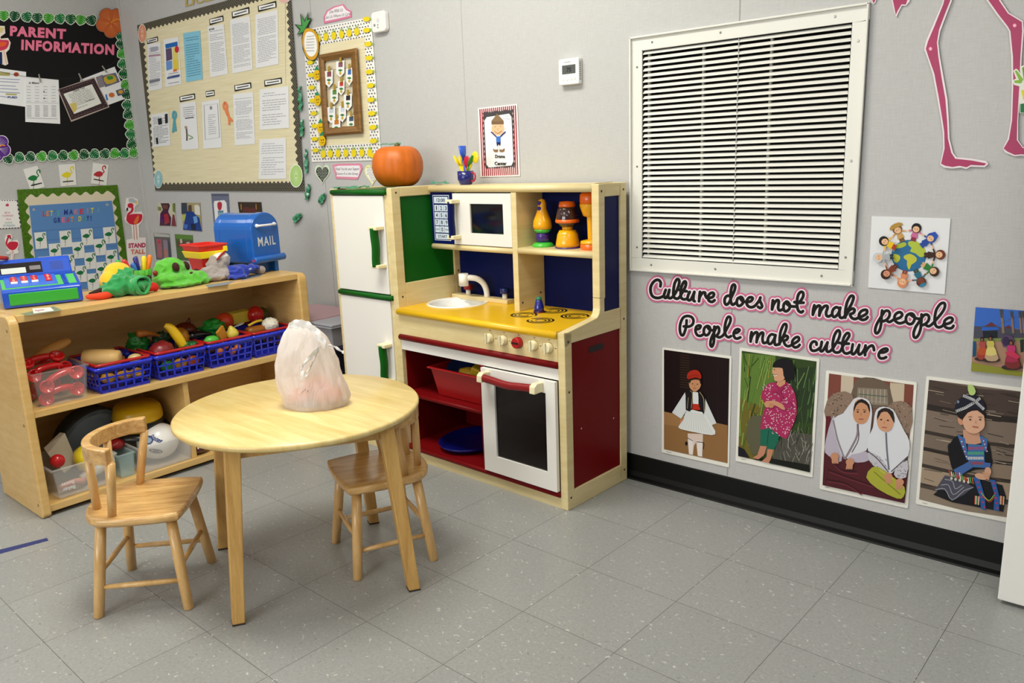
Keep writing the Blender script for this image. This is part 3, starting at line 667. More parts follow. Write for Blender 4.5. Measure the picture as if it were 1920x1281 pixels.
# ------------------------------------------------------------------ two chairs (x forward, y to the left)
def make_chair(loc, rz, label):
    t = thing('childs_chair', loc, label, 'chair', rz, 'small wooden chairs at the round table')
    ZS = .298
    out = [(.132, -.122), (.118, -.139), (.06, -.148), (-.05, -.148), (-.112, -.128), (-.147, -.066), (-.155, 0), (-.147, .066), (-.112, .128), (-.05, .148), (.06, .148), (.118, .139), (.132, .122), (.139, 0)]
    ol = [(p.x, p.y) for p in crom([(a, b, 0) for a, b in out], 5, True)]
    m = MB(); n = len(ol)
    lv = [(.955, ZS-.026), (1, ZS-.019), (1.002, ZS-.010), (.985, ZS-.002), (.95, ZS), (.55, ZS-.004), (.12, ZS-.006)]
    vs = [(x*k, y*k, z) for k, z in lv for x, y in ol]
    fs = [(i*n+j, i*n+(j+1) % n, (i+1)*n+(j+1) % n, (i+1)*n+j) for i in range(len(lv)-1) for j in range(n)]
    m.add(vs, fs, True); m.add(vs[-n:], [tuple(range(n))], True); m.add(vs[:n], [tuple(range(n))[::-1]])
    m.build('seat', OAK, t)
    tops = {}; ft = {}
    for (sx, sy) in ((1, -1), (1, 1), (-1, -1), (-1, 1)):
        a = Vector((sx*.095, sy*.098, ZS-.02)); b_ = Vector((sx*.124, sy*.139, 0)); tops[(sx, sy)] = a; ft[(sx, sy)] = b_
        MB().tube([b_, b_+Vector((0, 0, .002)), a.lerp(b_, .5), a], [.0125, .0145, .0158, .0150], 18).build('leg', OAKV, t)
    def at(k, z): a, b_ = tops[k], ft[k]; return b_.lerp(a, z/a.z)
    for a, b_, z in (((1, -1), (-1, -1), .085), ((1, 1), (-1, 1), .085), ((1, -1), (1, 1), .125), ((-1, -1), (-1, 1), .125)):
        p, q = at(a, z), at(b_, z); MB().tube([p, p.lerp(q, .5), q], [.0065, .0085, .0065], 12).build('stretcher', OAKV, t)
    ZB = .458; R = .144
    def ringp(a, r): return (r*.86*math.cos(a)-.005, r*math.sin(a))
    ang = [math.radians(97+x) for x in range(0, 167, 6)]
    m = MB(); vs = []; 
    for a in ang:
        for r, z in ((R-.013, ZB), (R+.014, ZB), (R+.014, ZB+.045), (R-.013, ZB+.045)):
            x, y = ringp(a, r); vs.append((x, y, z))
    nn = len(ang); fs = []
    for i in range(nn-1):
        for k in range(4): fs.append((i*4+k, i*4+(k+1) % 4, i*4+4+(k+1) % 4, i*4+4+k))
    fs += [(3, 2, 1, 0), ((nn-1)*4, (nn-1)*4+1, (nn-1)*4+2, (nn-1)*4+3)]
    m.add(vs, fs).build('back_rail', OAK, t, bevel=.004)
    for deg, f0, n0 in ((100, -.055, .118), (150, -.118, .055), (210, -.118, -.055), (260, -.055, -.118)):
        x, y = ringp(math.radians(deg), R); MB().tube([(f0, n0, ZS-.008), ((f0+x)/2, (n0+y)/2, (ZS+ZB)/2), (x, y, ZB+.003)], [.0115, .0125, .0115], 14).build('spindle', OAKV, t)
    return t
ch = make_chair((3.103, -1.576, 0), math.radians(47.4), 'light oak child chair at left of the table, seat facing the table')
copy_thing(ch, (3.479, -1.004, 0), math.radians(-113.8), 'light oak child chair tucked under the table near the play kitchen')

# ------------------------------------------------------------------ plastic shopping bag on the table
def bag():
    c = onz(583, 763, TZ); c = Vector((3.415, -1.165, TZ))
    rgt = Vector((CR.x, CR.y, 0)).normalized(); fwd = Vector((CF.x, CF.y, 0)).normalized()
    t = thing('plastic_bag', (c.x, c.y, TZ), 'crumpled thin white plastic shopping bag standing on the round table', 'bag')
    # silhouette: height, left edge, right edge (metres across), depth
    S = [(0, -.094, .092, .066), (.014, -.098, .098, .072), (.03, -.1, .099, .07), (.06, -.11, .094, .064), (.092, -.114, .084, .058), (.13, -.11, .072, .052), (.17, -.1, .058, .046), (.2, -.09, .05, .038), (.225, -.078, .035, .03), (.243, -.062, .014, .02), (.254, -.044, -.008, .008)]
    n = 110; vs = []
    S = [tuple(p) for p in zip(*[[q[k] for q in [tuple(a)+tuple(b)[:1] for a, b in zip(crom([(s[0], s[1], s[2]) for s in S], 4), crom([(s[3], 0, 0) for s in S], 4))]] for k in range(4)])]
    for i, (h, l, r, d) in enumerate(S):
        cx = (l+r)/2; hw = (r-l)/2
        for k in range(n):
            a = 2*math.pi*k/n
            q = 1 + (.035*abs(math.sin(a*6.5+h*9+1.5*noise.noise(Vector((h*12, a, 3)))))-.02)*min(1, h/.05) + .07*noise.noise(Vector((math.cos(a)*2.4, math.sin(a)*2.4, h*16))) + .11*(.35-abs(noise.noise(Vector((math.cos(a)*4.2+h*5, math.sin(a)*4.2, h*9+2)))))*min(1, h/.03) + .05*noise.noise(Vector((math.cos(a)*8, math.sin(a)*8, h*30+5)))
            p = rgt*(cx+hw*q*math.cos(a)) + fwd*(d*q*math.sin(a)); vs.append((p.x, p.y, h + (.006*noise.noise(Vector((a*3, 0, h*9))) if h > .02 else 0.0)))
    m = MB(); m.add(vs, [(i*n+k, i*n+(k+1) % n, (i+1)*n+(k+1) % n, (i+1)*n+k) for i in range(len(S)-1) for k in range(n)], True)
    m.add(vs[:n], [tuple(range(n))[::-1]], True); m.add(vs[-n:], [tuple(range(n))], True)
    pm = bpy.data.materials.new('thin_white_film'); pm.use_nodes = True; nt = pm.node_tree; b = nt.nodes['Principled BSDF']
    b.inputs['Base Color'].default_value = lin((252, 248, 246)); b.inputs['Roughness'].default_value = .35
    tl = nt.nodes.new('ShaderNodeBsdfTranslucent'); tl.inputs[0].default_value = lin((252, 246, 242)); tr = nt.nodes.new('ShaderNodeBsdfTransparent')
    m1 = nt.nodes.new('ShaderNodeMixShader'); m1.inputs[0].default_value = .45; m2 = nt.nodes.new('ShaderNodeMixShader'); m2.inputs[0].default_value = .2
    L = nt.links.new; L(b.outputs[0], m1.inputs[1]); L(tl.outputs[0], m1.inputs[2]); L(m1.outputs[0], m2.inputs[1]); L(tr.outputs[0], m2.inputs[2]); L(m2.outputs[0], nt.nodes['Material Output'].inputs[0])
    tc = nt.nodes.new('ShaderNodeTexCoord'); mp = nt.nodes.new('ShaderNodeMapping'); mp.inputs['Scale'].default_value = (1, 1, .35); mp.inputs['Rotation'].default_value = (.3, .2, 0)
    nz = nt.nodes.new('ShaderNodeTexNoise'); nz.inputs['Scale'].default_value = 38; nz.inputs['Detail'].default_value = 3; nz.inputs['Distortion'].default_value = 1.2
    bp = nt.nodes.new('ShaderNodeBump'); bp.inputs['Strength'].default_value = .9; bp.inputs['Distance'].default_value = .006
    L(tc.outputs['Object'], mp.inputs[0]); L(mp.outputs[0], nz.inputs[0]); L(nz.outputs['Fac'], bp.inputs['Height']); L(bp.outputs[0], b.inputs['Normal']); L(bp.outputs[0], tl.inputs['Normal'])
    m.build('bag_body', pm, t)
    def loop(pts, wd, nm):
        P = crom([tuple(rgt*x + fwd*y + Vector((0, 0, z))) for x, y, z in pts], 6); mm = MB(); vs = []
        for i, p in enumerate(P):
            k = .5+.5*math.sin(i*1.7)
            for s_ in (-1, -.4, .2, 1): vs.append(p + Vector((0, 0, s_*wd*(.8+.2*k))) + rgt*(s_*wd*.3) + fwd*(.003*math.sin(s_*5+i)))
        mm.add(vs, [(i*4+j, i*4+j+1, i*4+5+j, i*4+4+j) for i in range(len(P)-1) for j in range(3)], True); mm.build(nm, mat('fbf8f6', .4), t, fix=False)
    loop([(.035, -.04, .185), (.01, -.064, .165), (-.016, -.07, .135), (-.012, -.073, .112), (.006, -.07, .13), (.022, -.06, .16), (.036, -.045, .19)], .013, 'handle_loop')
    loop([(-.075, .0, .222), (-.055, -.012, .25), (-.02, -.016, .256), (.012, -.018, .24), (.034, -.024, .215), (.048, -.024, .19)], .014, 'handle_loop')
    loop([(.045, -.01, .186), (.068, -.01, .184), (.088, -.01, .17), (.098, -.01, .162)], .0035, 'bag_tail')
    # printed mark
    mk = MB(); 
    for dx, dz, ww in ((-.022, .062, .007), (-.014, .067, .006), (-.006, .062, .005)):
        q = [rgt*(dx+a) - fwd*.0735 + Vector((0, 0, dz+b_)) for a, b_ in ((0, 0), (.0015, 0), (ww, .006), (ww-.0015, .006))]; mk.add([tuple(p) for p in q], [(0, 1, 2, 3)])
    mk.build('printed_mark', mat('2a2e46', .5), t)
    m = MB()
    for (x, y, z, r, s) in ((-.045, 0, .027, (.04, .036, .024), 1), (.04, -.008, .032, (.042, .036, .028), 2), (.005, .006, .06, (.04, .03, .025), 3)):
        p = rgt*x+fwd*y; m.ell((p.x, p.y, z+.003), r, rot=Matrix.Rotation(.3*s, 3, 'Z'), amp=.2, seed=s)
    tag(m.build('food_parcel', mat('f07a44', .5), None), 'salmon coloured food seen faintly through the plastic bag', 'food').location = t.location
bag()
# tape on the floor
m = MB(); pts = [onz(x, y, 0) for x, y in ((-40, 1041), (88, 1009), (91, 1014), (-40, 1050))]
m.add([(p.x, p.y, .0006) for p in pts]+[(p.x, p.y, .0001) for p in pts], [(0, 1, 2, 3), (7, 6, 5, 4), (0, 4, 5, 1), (1, 5, 6, 2), (2, 6, 7, 3), (3, 7, 4, 0)])
tag(m.build('floor_tape', mat('24306e', .5), fix=True), 'strip of dark blue tape stuck on the floor in the lower left', 'tape')

# ------------------------------------------------------------------ low shelf unit
SX0, SX1, SY0, SY1, SZ = 1.855, 2.27, -1.605, -.362, .762
S = thing('toy_shelf', (SX0, SY0, 0), 'long low maple shelf unit with two levels full of toys', 'shelf')
SL = SY1-SY0; SD = SX1-SX0
def endp(y0, y1):
    r = .035; pr = [(0, 0), (SD-.012, 0), (SD, .012)] + [(SD-r+r*math.cos(a), SZ-r+r*math.sin(a)) for a in [math.pi/2*k/6 for k in range(7)]] + [(0, SZ)]
    # profile lies in x-z: extrude along y
    return MB().prism(pr, y0, y1, 'y')
e1 = endp(0, .032).build('end_panel', MAPLE, S, bevel=.006, seg=3)
e2 = endp(SL-.046, SL).build('end_panel', MAPLE, S, bevel=.009, seg=3)
for z in (.71, .36, .05): MB().cyl((SD-.03, 0, z), (SD-.03, -.0008, z), .006, n=12).build('screw', mat('8a6a38', .4), e1)
MB().box(.01, SD-.008, .032, SL-.046, SZ-.026, SZ).build('top_board', MAPLE_H, S, bevel=.002)
MB().box(.01, SD-.008, .032, SL-.046, .383, .408).build('shelf_board', MAPLE_H, S, bevel=.002)
MB().box(.01, SD-.008, .032, SL-.046, .018, .045).build('bottom_board', MAPLE_H, S, bevel=.002)
MB().box(.0, .012, .032, SL-.046, .018, SZ-.002).build('back_board', MAPLE_H, S)
MB().box(.012, SD-.02, .60, .622, .045, .383).build('divider', MAPLE, S, bevel=.002)
def spt(x, y, z): return Vector((SX0+x, SY0+y, z))
Z1, Z2, Z3 = SZ, .4085, .0455     # top, middle, bottom surfaces

BSK = mat('2436d4', .22, coat=.3, name='blue_basket_plastic'); RBK = mat('b4161a', .25, coat=.3)
def basket(m, x0, x1, y0, y1, z0, h, tp=.014, nv=3, cell=.028, bar=.0062):
    """open lattice basket: tapered walls of bars, solid base and rolled rim"""
    def wall(p, q, P, Q, th):   # bottom p->q, top P->Q
        p, q, P, Q = map(Vector, (p, q, P, Q)); ln = (q-p).length; nn = max(2, int(ln/cell))
        nrm = (q-p).cross(P-p).normalized()*.0012
        def bar4(a, b_, c, d): m.hexa([a-nrm, b_-nrm, b_+nrm, a+nrm], [d-nrm, c-nrm, c+nrm, d+nrm])
        for i in range(nn+1):
            u = i/nn; du = bar/2/ln; a, b_ = max(0, u-du), min(1, u+du)
            bar4(p.lerp(q, a), p.lerp(q, b_), P.lerp(Q, b_), P.lerp(Q, a))
        for j in range(nv+1):
            v = .08+.80*j/nv; dv = bar/2/(P-p).length
            bar4(p.lerp(P, v-dv), q.lerp(Q, v-dv), q.lerp(Q, v+dv), p.lerp(P, v+dv))
        bar4(p, q, q.lerp(Q, .1), p.lerp(P, .1)); bar4(p.lerp(P, .86), q.lerp(Q, .86), Q, P)
    b = [(x0+tp, y0+tp, z0), (x1-tp, y0+tp, z0), (x1-tp, y1-tp, z0), (x0+tp, y1-tp, z0)]
    t = [(x0, y0, z0+h), (x1, y0, z0+h), (x1, y1, z0+h), (x0, y1, z0+h)]
    for i in range(4): wall(b[i], b[(i+1) % 4], t[i], t[(i+1) % 4], 0)
    m.box(x0+tp, x1-tp, y0+tp, y1-tp, z0, z0+.003)
    return m
def rimtube(m, x0, x1, y0, y1, z, r, c=.012):
    P = []
    for cx, cy, a0 in ((x1-c, y1-c, 0), (x0+c, y1-c, 90), (x0+c, y0+c, 180), (x1-c, y0+c, 270)):
        for k in range(4): a = math.radians(a0+30*k); P.append((cx+c*math.cos(a), cy+c*math.sin(a), z))
    return m.tube(P, r, 8, closed=True, sy=1.0)
BY = [(-1.345, -1.11, .0), (-1.105, -.885, .0), (-.88, -.655, 0), (-.648, -.455, 0)]
words_b = ['first blue lattice basket from the left, filled with toy bread', 'second blue lattice basket, the one with a banana on top', 'third blue lattice basket, with a green lime and waffle on top', 'rightmost blue lattice basket, partly behind the plastic bag']
words_r = ['red inner basket under the toy bread', 'red inner basket under the toy banana', 'red inner basket under the toy lime and waffle', 'red inner basket under the toy cauliflower']
BX0, BX1 = 1.97, 2.255
for i, (y0, y1, _) in enumerate(BY):
    t = thing('blue_basket', ((BX0+BX1)/2, (y0+y1)/2, Z2), words_b[i], 'basket', 0, 'blue baskets on the middle shelf')
    hx, hy = (BX1-BX0)/2-.005, (y1-y0)/2-.0095
    if i == 0:
        bm_ = basket(MB(), -hx, hx, -hy, hy, .0005, .098); bl0 = bm_.build('lattice', BSK, t)
        rm0 = rimtube(MB(), -hx-.002, hx+.002, -hy-.002, hy+.002, .099, .0065).build('rim', BSK, t)
    else:
        for q in (bl0, rm0, ): c = q.copy(); COL.objects.link(c); c.parent = t
    if i == 0: rr0 = rimtube(MB(), -hx+.004, hx-.002, -hy+.004, hy-.004, .1135, .0062).build('folded_handle', RBK, t); tag(rr0, 'red folded handle')
    else: c = rr0.copy(); COL.objects.link(c); c.parent = t

# toy food: name, (x, y, z), rotation, mesh
def food(name, loc, label, mb, c, rot=(0, 0, 0), rough=.35, group='toy food in the baskets', mats=None, **k):
    o = mb.build(name, mats if mats else (mat(c, rough, **k) if not isinstance(c, list) else c)); o.location = loc; o.rotation_euler = rot
    return tag(o, label, 'toy food', group)
def banana(): 
    P = crom([(-.075, 0, .012), (-.045, 0, -.006), (0, 0, -.013), (.045, 0, -.004), (.078, 0, .022)], 6); n = len(P)
    return MB().tube(P, [.004+.015*math.sin(math.pi*min(1, max(.04, i/(n-1))))**.55 for i in range(n)], 10)
def loaf(L=.075, r=.03):
    P = [(-L, 0, 0), (-L*.92, 0, 0), (-L*.5, 0, 0), (0, 0, 0), (L*.5, 0, 0), (L*.92, 0, 0), (L, 0, 0)]
    return MB().tube(P, [r*.55, r*.9, r, r*1.02, r, r*.9, r*.55], 16, sy=.85)
def drop(r, h): return MB().lathe([(.001, 0), (r*.7, h*.05), (r, h*.3), (r*.85, h*.55), (r*.5, h*.8), (r*.25, h*.95), (.001, h)])
def leafy(r, seed): return MB().ell((0, 0, 0), r, 28, 18, amp=.55, fr=3.2, seed=seed)
zb = Z2+.015
def bx(i, fx, fy): return BX0+(BX1-BX0)*fx, BY[i][0]+(BY[i][1]-BY[i][0])*fy
x, y = bx(0, .62, .33); food('toy_bread_roll', (x, y, zb+.105), 'big tan half loaf of toy bread lying in the first blue basket', loaf(.07, .042), 'cfa868', (.0, .1, .9), .5)
x, y = bx(0, .3, .45); food('toy_bread_roll', (x, y, zb+.10), 'smaller dull tan toy bread behind the big loaf', loaf(.06, .022), 'b98f4e', (0, -.15, 1.35), .5)
x, y = bx(0, .72, .82); food('toy_egg', (x, y, zb+.085), 'cream coloured toy dumpling at right end of first basket', MB().ell((0, 0, 0), (.022, .028, .018)), 'd9c188')
x, y = bx(0, .35, .8); food('toy_grape', (x, y, zb+.088), 'dark blue toy grapes behind the dumpling', MB().ell((0, 0, 0), .016).ell((.02, .012, 0), .014).ell((-.01, .022, .004), .014), '18208a')
x, y = bx(0, .55, .63); food('toy_cookie', (x, y, zb+.075), 'brown toy cookie beside the big loaf', MB().lathe([(.001, 0), (.026, .002), (.028, .007), (.02, .012), (.001, .012)]), '8a5420', (.4, .3, 0))
for j, (fx, fy) in enumerate(((.8, .3), (.82, .55), (.85, .75), (.45, .2))):
    x, y = bx(0, fx, fy); food('toy_biscuit', (x, y, zb+.02), ('tan toy biscuit low in the first basket, at its left', 'tan toy biscuit low in the middle of the first basket', 'tan toy biscuit low at the right of the first basket', 'tan toy biscuit at the back of the first basket')[j], MB().ell((0, 0, .012), (.03, .03, .018), amp=.2, seed=j), 'b98a3e', group='toy pieces low in first basket')
x, y = bx(1, .3, .12); food('toy_pepper', (x, y, zb+.115), 'dark green toy bell pepper at left of second basket', leafy((.042, .042, .045), 4), '1f7a2c')
x, y = bx(1, .72, .3); food('toy_beet', (x, y, zb+.092), 'dark red toy steak in front left of second basket', MB().ell((0, 0, 0), (.045, .055, .04), amp=.15, seed=2), '7c1c22', (0, .2, .4))
x, y = bx(1, .45, .28); food('toy_carrot', (x, y, zb+.145), 'orange brown toy corn lying over the red steak', MB().tube(crom([(0, -.055, .022), (0, 0, .012), (0, .05, -.01)], 5), [.013, .015, .015, .014, .013, .012, .011, .009, .007, .005, .004], 10), 'b06a22', (0, 0, .15))
BN = crom([(2.15, -1.0, .615), (2.158, -.979, .597), (2.166, -.958, .556), (2.17, -.942, .512), (2.168, -.94, .48)], 6); nb = len(BN)
tag(MB().tube(BN, [.006+.0145*math.sin(math.pi*min(1, max(.03, i/(nb-1))))**.5 for i in range(nb)], 12).build('toy_banana', mat('f2c51c', .28, coat=.3), origin=tuple(BN[nb//2])), 'bright yellow toy banana standing up in second blue basket', 'toy food', 'toy food in the baskets')
x, y = bx(1, .35, .55); food('toy_broccoli', (x, y, zb+.115), 'very dark green toy vegetable behind the banana', leafy((.038, .036, .034), 9), '163c20')
x, y = bx(1, .5, .86); food('toy_pineapple', (x, y, zb+.112), 'orange brown toy pineapple behind the banana', MB().ell((0, 0, 0), (.03, .032, .045), 24, 16, amp=.25, fr=9, seed=1), 'b8791e', (0, 0, 0))
x, y = bx(1, .75, .86); food('toy_leaves', (x, y, zb+.088), 'dark green leaves at right of the second basket', leafy((.03, .04, .02), 12), '0f5a2a')
for j, (fx, fy, c_) in enumerate(((.84, .3, '1f7a2c'), (.84, .55, 'c08818'), (.84, .8, 'b24c1a'))):
    x, y = bx(1, fx, fy); food('toy_fruit', (x, y, zb+.03), 'toy fruit seen through the second lattice, %s' % ('green', 'yellow', 'orange')[j], MB().ell((0, 0, 0), (.02, .03, .022)), c_)
x, y = bx(2, .2, .1); food('toy_roast', (x, y, zb+.125), 'dark brown toy roast bird with pointed top', MB().ell((0, 0, 0), (.045, .055, .038), amp=.15, seed=5).tube([(0, .02, .03), (0, .03, .055)], [.012, .004], 8), '5c1c0c', (0, 0, 0), .3)
x, y = bx(2, .5, .18); food('toy_eggplant', (x, y, zb+.108), 'shiny black toy eggplant in front of the roast', MB().tube(crom([(0, -.06, 0), (0, -.01, .004), (0, .055, .0)], 6), [.01, .016, .02, .023, .024, .024, .023, .021, .019, .017, .014, .011, .008], 12), '0c0a14', (0, 0, -.2), .12)
x, y = bx(2, .82, .22); food('toy_lime', (x, y, zb+.098), 'light green toy lime at front of third basket', MB().ell((0, 0, 0), (.024, .034, .022), amp=.1), '4cae3a')
x, y = bx(2, .3, .62); food('toy_lettuce', (x, y, zb+.12), 'bright green toy lettuce behind the waffle', leafy((.04, .055, .036), 7), '239a34')
x, y = bx(2, .78, .47); food('toy_waffle', (x, y, zb+.113), 'square orange brown toy waffle standing on edge', MB().box(-.006, .006, -.026, .026, -.03, .03).mi(0), 'c8832c', (.45, 0, .5))
x, y = bx(2, .78, .72); food('toy_pear', (x, y, zb+.086), 'pale yellow toy pear at front of third basket', drop(.027, .06), 'd4c24a', (.2, 0, 0))
x, y = bx(2, .5, .93); food('toy_spoon', (x, y, zb+.118), 'silver grey toy spoon pointing right out of third basket', MB().ell((0, .03, 0), (.014, .024, .004)).tube([(0, .01, 0), (0, -.05, -.012)], .004, 8), 'b8c0c8', (.25, 0, -.2), .2)
x, y = bx(2, .22, .95); food('toy_orange', (x, y, zb+.135), 'orange red toy tomato at back left of fourth basket', MB().ell((0, 0, 0), .042), 'd2451a')
x, y = bx(2, .5, .55); food('toy_carrot', (x, y, zb+.06), 'orange toy pieces seen through the third lattice', MB().ell((.08, -.04, -.02), .018).ell((.085, .02, -.03), .016).ell((.08, .05, -.02), .016).ell((.085, -.01, 0), .015), 'd9773a')
x, y = bx(3, .22, .3); food('toy_cheese', (x, y, zb+.145), 'rectangular pale yellow block of toy cheese', MB().box(-.02, .02, -.048, .048, -.026, .026), 'dcc43e', (0, .1, .12), bump=.3, bscale=40)
x, y = bx(3, .3, .68); food('toy_apple', (x, y, zb+.145), 'round red toy apple beside the block of cheese', MB().ell((0, 0, 0), .04).tube([(0, 0, .036), (0, .004, .05)], .002, 6), 'c02018', (0, 0, 0), .22)
x, y = bx(3, .2, .9); food('toy_melon', (x, y, zb+.13), 'dark green toy melon at the far right back', MB().ell((0, 0, 0), .042), '3d4a20')
x, y = bx(3, .68, .3); food('toy_hot_dog', (x, y, zb+.096), 'brown toy bun with a yellow stripe in front of cheese', loaf(.045, .024), '9a5a18', (0, 0, 1.5))
x, y = bx(3, .68, .3); food('toy_mustard', (x, y, zb+.122), 'yellow strip lying on the brown bun', MB().tube(crom([(0, -.035, 0), (.004, 0, .012), (0, .035, .014)], 4), .006, 8), 'e0b81c')
x, y = bx(3, .72, .66); food('toy_cauliflower', (x, y, zb+.11), 'white toy cauliflower in the rightmost basket', MB().ell((0, 0, 0), (.036, .038, .032), 36, 24, amp=.22, fr=7, seed=4), 'e6e0d0', (0, 0, 0), .6)

# clear bin of red toy telephones
CLR = clear('e8e4e2', .1, .05, 'clear_plastic'); FRO = clear('e6e4e0', .26, .25, 'frosted_plastic')
t = thing('clear_bin', (2.11, -1.461, Z2), 'clear plastic bin of red toy telephones at the left end', 'bin')
openbin(MB(), -.13, .145, -.095, .095, .135, .012, .003, .006).build('bin_shell', CLR, t, bevel=.003)
tag(t.children[0], 'clear plastic shell')
PH = mat('c8141a', .2, coat=.4, name='red_toy_plastic')
def phone():
    m = MB().tube(crom([(0, -.05, .004), (0, -.03, .012), (0, 0, .015), (0, .03, .012), (0, .05, .004)], 5), .0125, 12)
    for s_ in (-1, 1): m.lathe([(.001, -.012), (.019, -.011), (.025, 0), (.026, .009), (.022, .011), (.019, .003), (.001, .0)], (.004, s_*.056, -.004), 24, (1, 0, .1))
    return m
ph = phone().build('toy_telephone_handset', PH); tag(ph, 'red toy telephone handset at the bottom of the clear bin', 'toy', 'red toy telephone handsets'); ph.location = (2.205, -1.455, Z2+.035); ph.rotation_euler = (.12, 0, 0)
for loc, rot, lab in (((2.212, -1.45, Z2+.09), (.28, 0, 0), 'red toy telephone handset pressed to the middle of the bin front'), ((2.165, -1.47, Z2+.118), (.05, 0, .1), 'red toy telephone handset just below the bin rim'), ((2.09, -1.48, Z2+.04), (0, 0, .4), 'red toy telephone handset deep in the clear bin'), ((2.15, -1.485, Z2+.158), (.05, -.9, .1), 'topmost red toy telephone handset, lying above the bin rim')):
    c = ph.copy(); COL.objects.link(c); c.location = loc; c.rotation_euler = rot; c['label'] = lab
o = MB().box(-.03, .03, -.055, .055, -.011, .011).ell((0, -.05, .012), (.02, .02, .012)).build('toy_telephone', PH, bevel=.008, seg=3); o.location = (2.06, -1.485, Z2+.135); o.rotation_euler = (0, -.2, .1)
tag(o, 'red toy telephone base lying behind the handsets in the clear bin', 'toy')
o = MB().tube([(0, -.085, 0), (0, -.076, 0), (0, -.03, .004), (0, .03, .004), (0, .07, .0), (0, .08, 0)], [.008, .018, .025, .026, .018, .008], 14, sy=.8).build('toy_baguette', mat('cf9a50', .5)); o.location = (2.08, -1.42, Z2+.175); o.rotation_euler = (.3, 0, .15)
tag(o, 'long tan toy baguette lying behind the red telephones', 'toy food')

# bottom shelf
t = thing('clear_bin', (2.12, -1.43, Z3), 'small clear food box at the left end of the bottom shelf', 'bin')
bs = openbin(MB(), -.12, .135, -.115, .115, .125, .014, .003, .007).build('bin_shell', FRO, t, bevel=.004)
t2 = MB()
for k, wd_ in enumerate(('Baker', 'Boxes')):
    vs, fs = textmesh(wd_, .01, 0, 1); t2.add([(.131+.001*(1), -.05+.045*(1-u)-.04, .03+.02*k+(.015)*(1-v)) for u, v in vs], fs)
t2.build('box_lettering', mat('e8e8ea', .5), t)
def shelfitem(name, loc, lab, cat, mb, m, rot=(0, 0, 0), **k):
    o = mb.build(name, m, **k); o.location = loc; o.rotation_euler = rot; return tag(o, lab, cat)
shelfitem('toy_bottle_cap', (2.19, -1.50, Z3+.135), 'round red toy ball or cap at the left above the clear box', 'toy', MB().lathe([(.001, -.02), (.022, -.018), (.026, 0), (.022, .018), (.001, .02)]), mat('c0171c', .25), (.3, 1.2, .2))
shelfitem('toy_fries_box', (2.12, -1.46, Z3+.13), 'white folded card food box between red cap and yellow pot', 'toy', MB().hexa([(-.02, -.03, -.06), (.02, -.03, -.06), (.02, .03, -.06), (-.02, .03, -.06)], [(-.012, -.038, .065), (.012, -.045, .05), (.012, .045, .08), (-.012, .04, .08)]), mat('e2dccb', .6), (.35, .1, .2))
o = shelfitem('yellow_toy_pot', (2.17, -1.39, Z3+.115), 'yellow toy box with a dark striped label in the clear box', 'toy', MB().lathe([(.001, -.05), (.03, -.05), (.045, -.01), (.04, .02), (.02, .04), (.001, .042)], n=24, sy=1.15), mat('efd52a', .35), (0, .15, .2))
MB().box(.032, .036, -.03, .035, .0, .018).mi(0).build('label_plate', mat('23262c', .4), o)
MB().box(.036, .037, -.022, .028, .004, .013).build('label_print', mat('9aa09a', .4), o)
shelfitem('toy_milk_bottle', (2.18, -1.36, Z3+.066), 'white toy bottle lying inside the small clear box', 'toy', MB().lathe([(.001, -.07), (.016, -.07), (.017, -.045), (.03, -.01), (.032, .06), (.001, .062)], axis=(0, .9, .45)), mat('ece6da', .35))
shelfitem('toy_sausage', (2.2, -1.46, Z3+.03), 'pink toy sausage at the bottom of the small clear box', 'toy', MB().tube(crom([(0, -.05, 0), (0, 0, .008), (0, .04, 0)], 4), .012, 10), mat('d58c74', .5))
t = thing('grey_bowl_hat', (2.0, -1.315, Z3+.143), 'large round dark grey hat standing on edge behind the chair', 'hat')
MB().lathe([(.135, -.035), (.14, -.02), (.13, .03), (.09, .065), (.04, .08), (.001, .082)], n=40, axis=(-.93, -.2, .35)).build('hat_crown', mat('23272b', .6), t)
MB().lathe([(.001, -.03), (.10, -.032), (.118, -.036), (.138, -.036)], n=40, axis=(-.93, -.2, .35)).build('hat_rim', mat('6a7480', .5), t)
t = thing('yellow_hard_hat', (2.07, -1.13, Z3+.20), 'yellow toy hard hat with black band on the bottom shelf', 'hat')
MB().lathe([(.1, -.05), (.1, .0), (.094, .03), (.082, .045), (.001, .05)], n=40, axis=(.12, 0, 1)).build('hat_crown', mat('d6a80e', .3), t)
MB().lathe([(.1015, -.04), (.1025, -.03), (.1025, -.02), (.1015, -.01)], n=40, axis=(.12, 0, 1)).build('hat_band', mat('0d0d0d', .25), t)
MB().lathe([(.1, -.048), (.105, -.05), (.125, -.062), (.125, -.066), (.097, -.052)], n=40, axis=(.18, 0, 1)).build('hat_brim', mat('101010', .25), t)
t = thing('white_helmet', (2.15, -1.095, Z3+.086), 'white toy helmet with a round blue emblem in the frosted bin', 'helmet')
MB().ell((0, 0, 0), (.078, .085, .076), 36, 20).build('helmet_shell', mat('eceae6', .25), t)
def onell(th, ph, q=1.01): return Vector((.078*q*math.cos(ph)*math.cos(th), .085*q*math.cos(ph)*math.sin(th), .076*q*math.sin(ph)))
def patch(name, th, ph, a, b_, m, q=1.01, rot=0, n=28):
    vs = [onell(th, ph, q)] + [onell(th+a*math.cos(k*2*math.pi/n)*math.cos(rot)-b_*math.sin(k*2*math.pi/n)*math.sin(rot), ph+a*math.cos(k*2*math.pi/n)*math.sin(rot)+b_*math.sin(k*2*math.pi/n)*math.cos(rot), q) for k in range(n)]
    return MB().add([tuple(v) for v in vs], [(0, 1+k, 1+(k+1) % n) for k in range(n)], True).build(name, m, t)
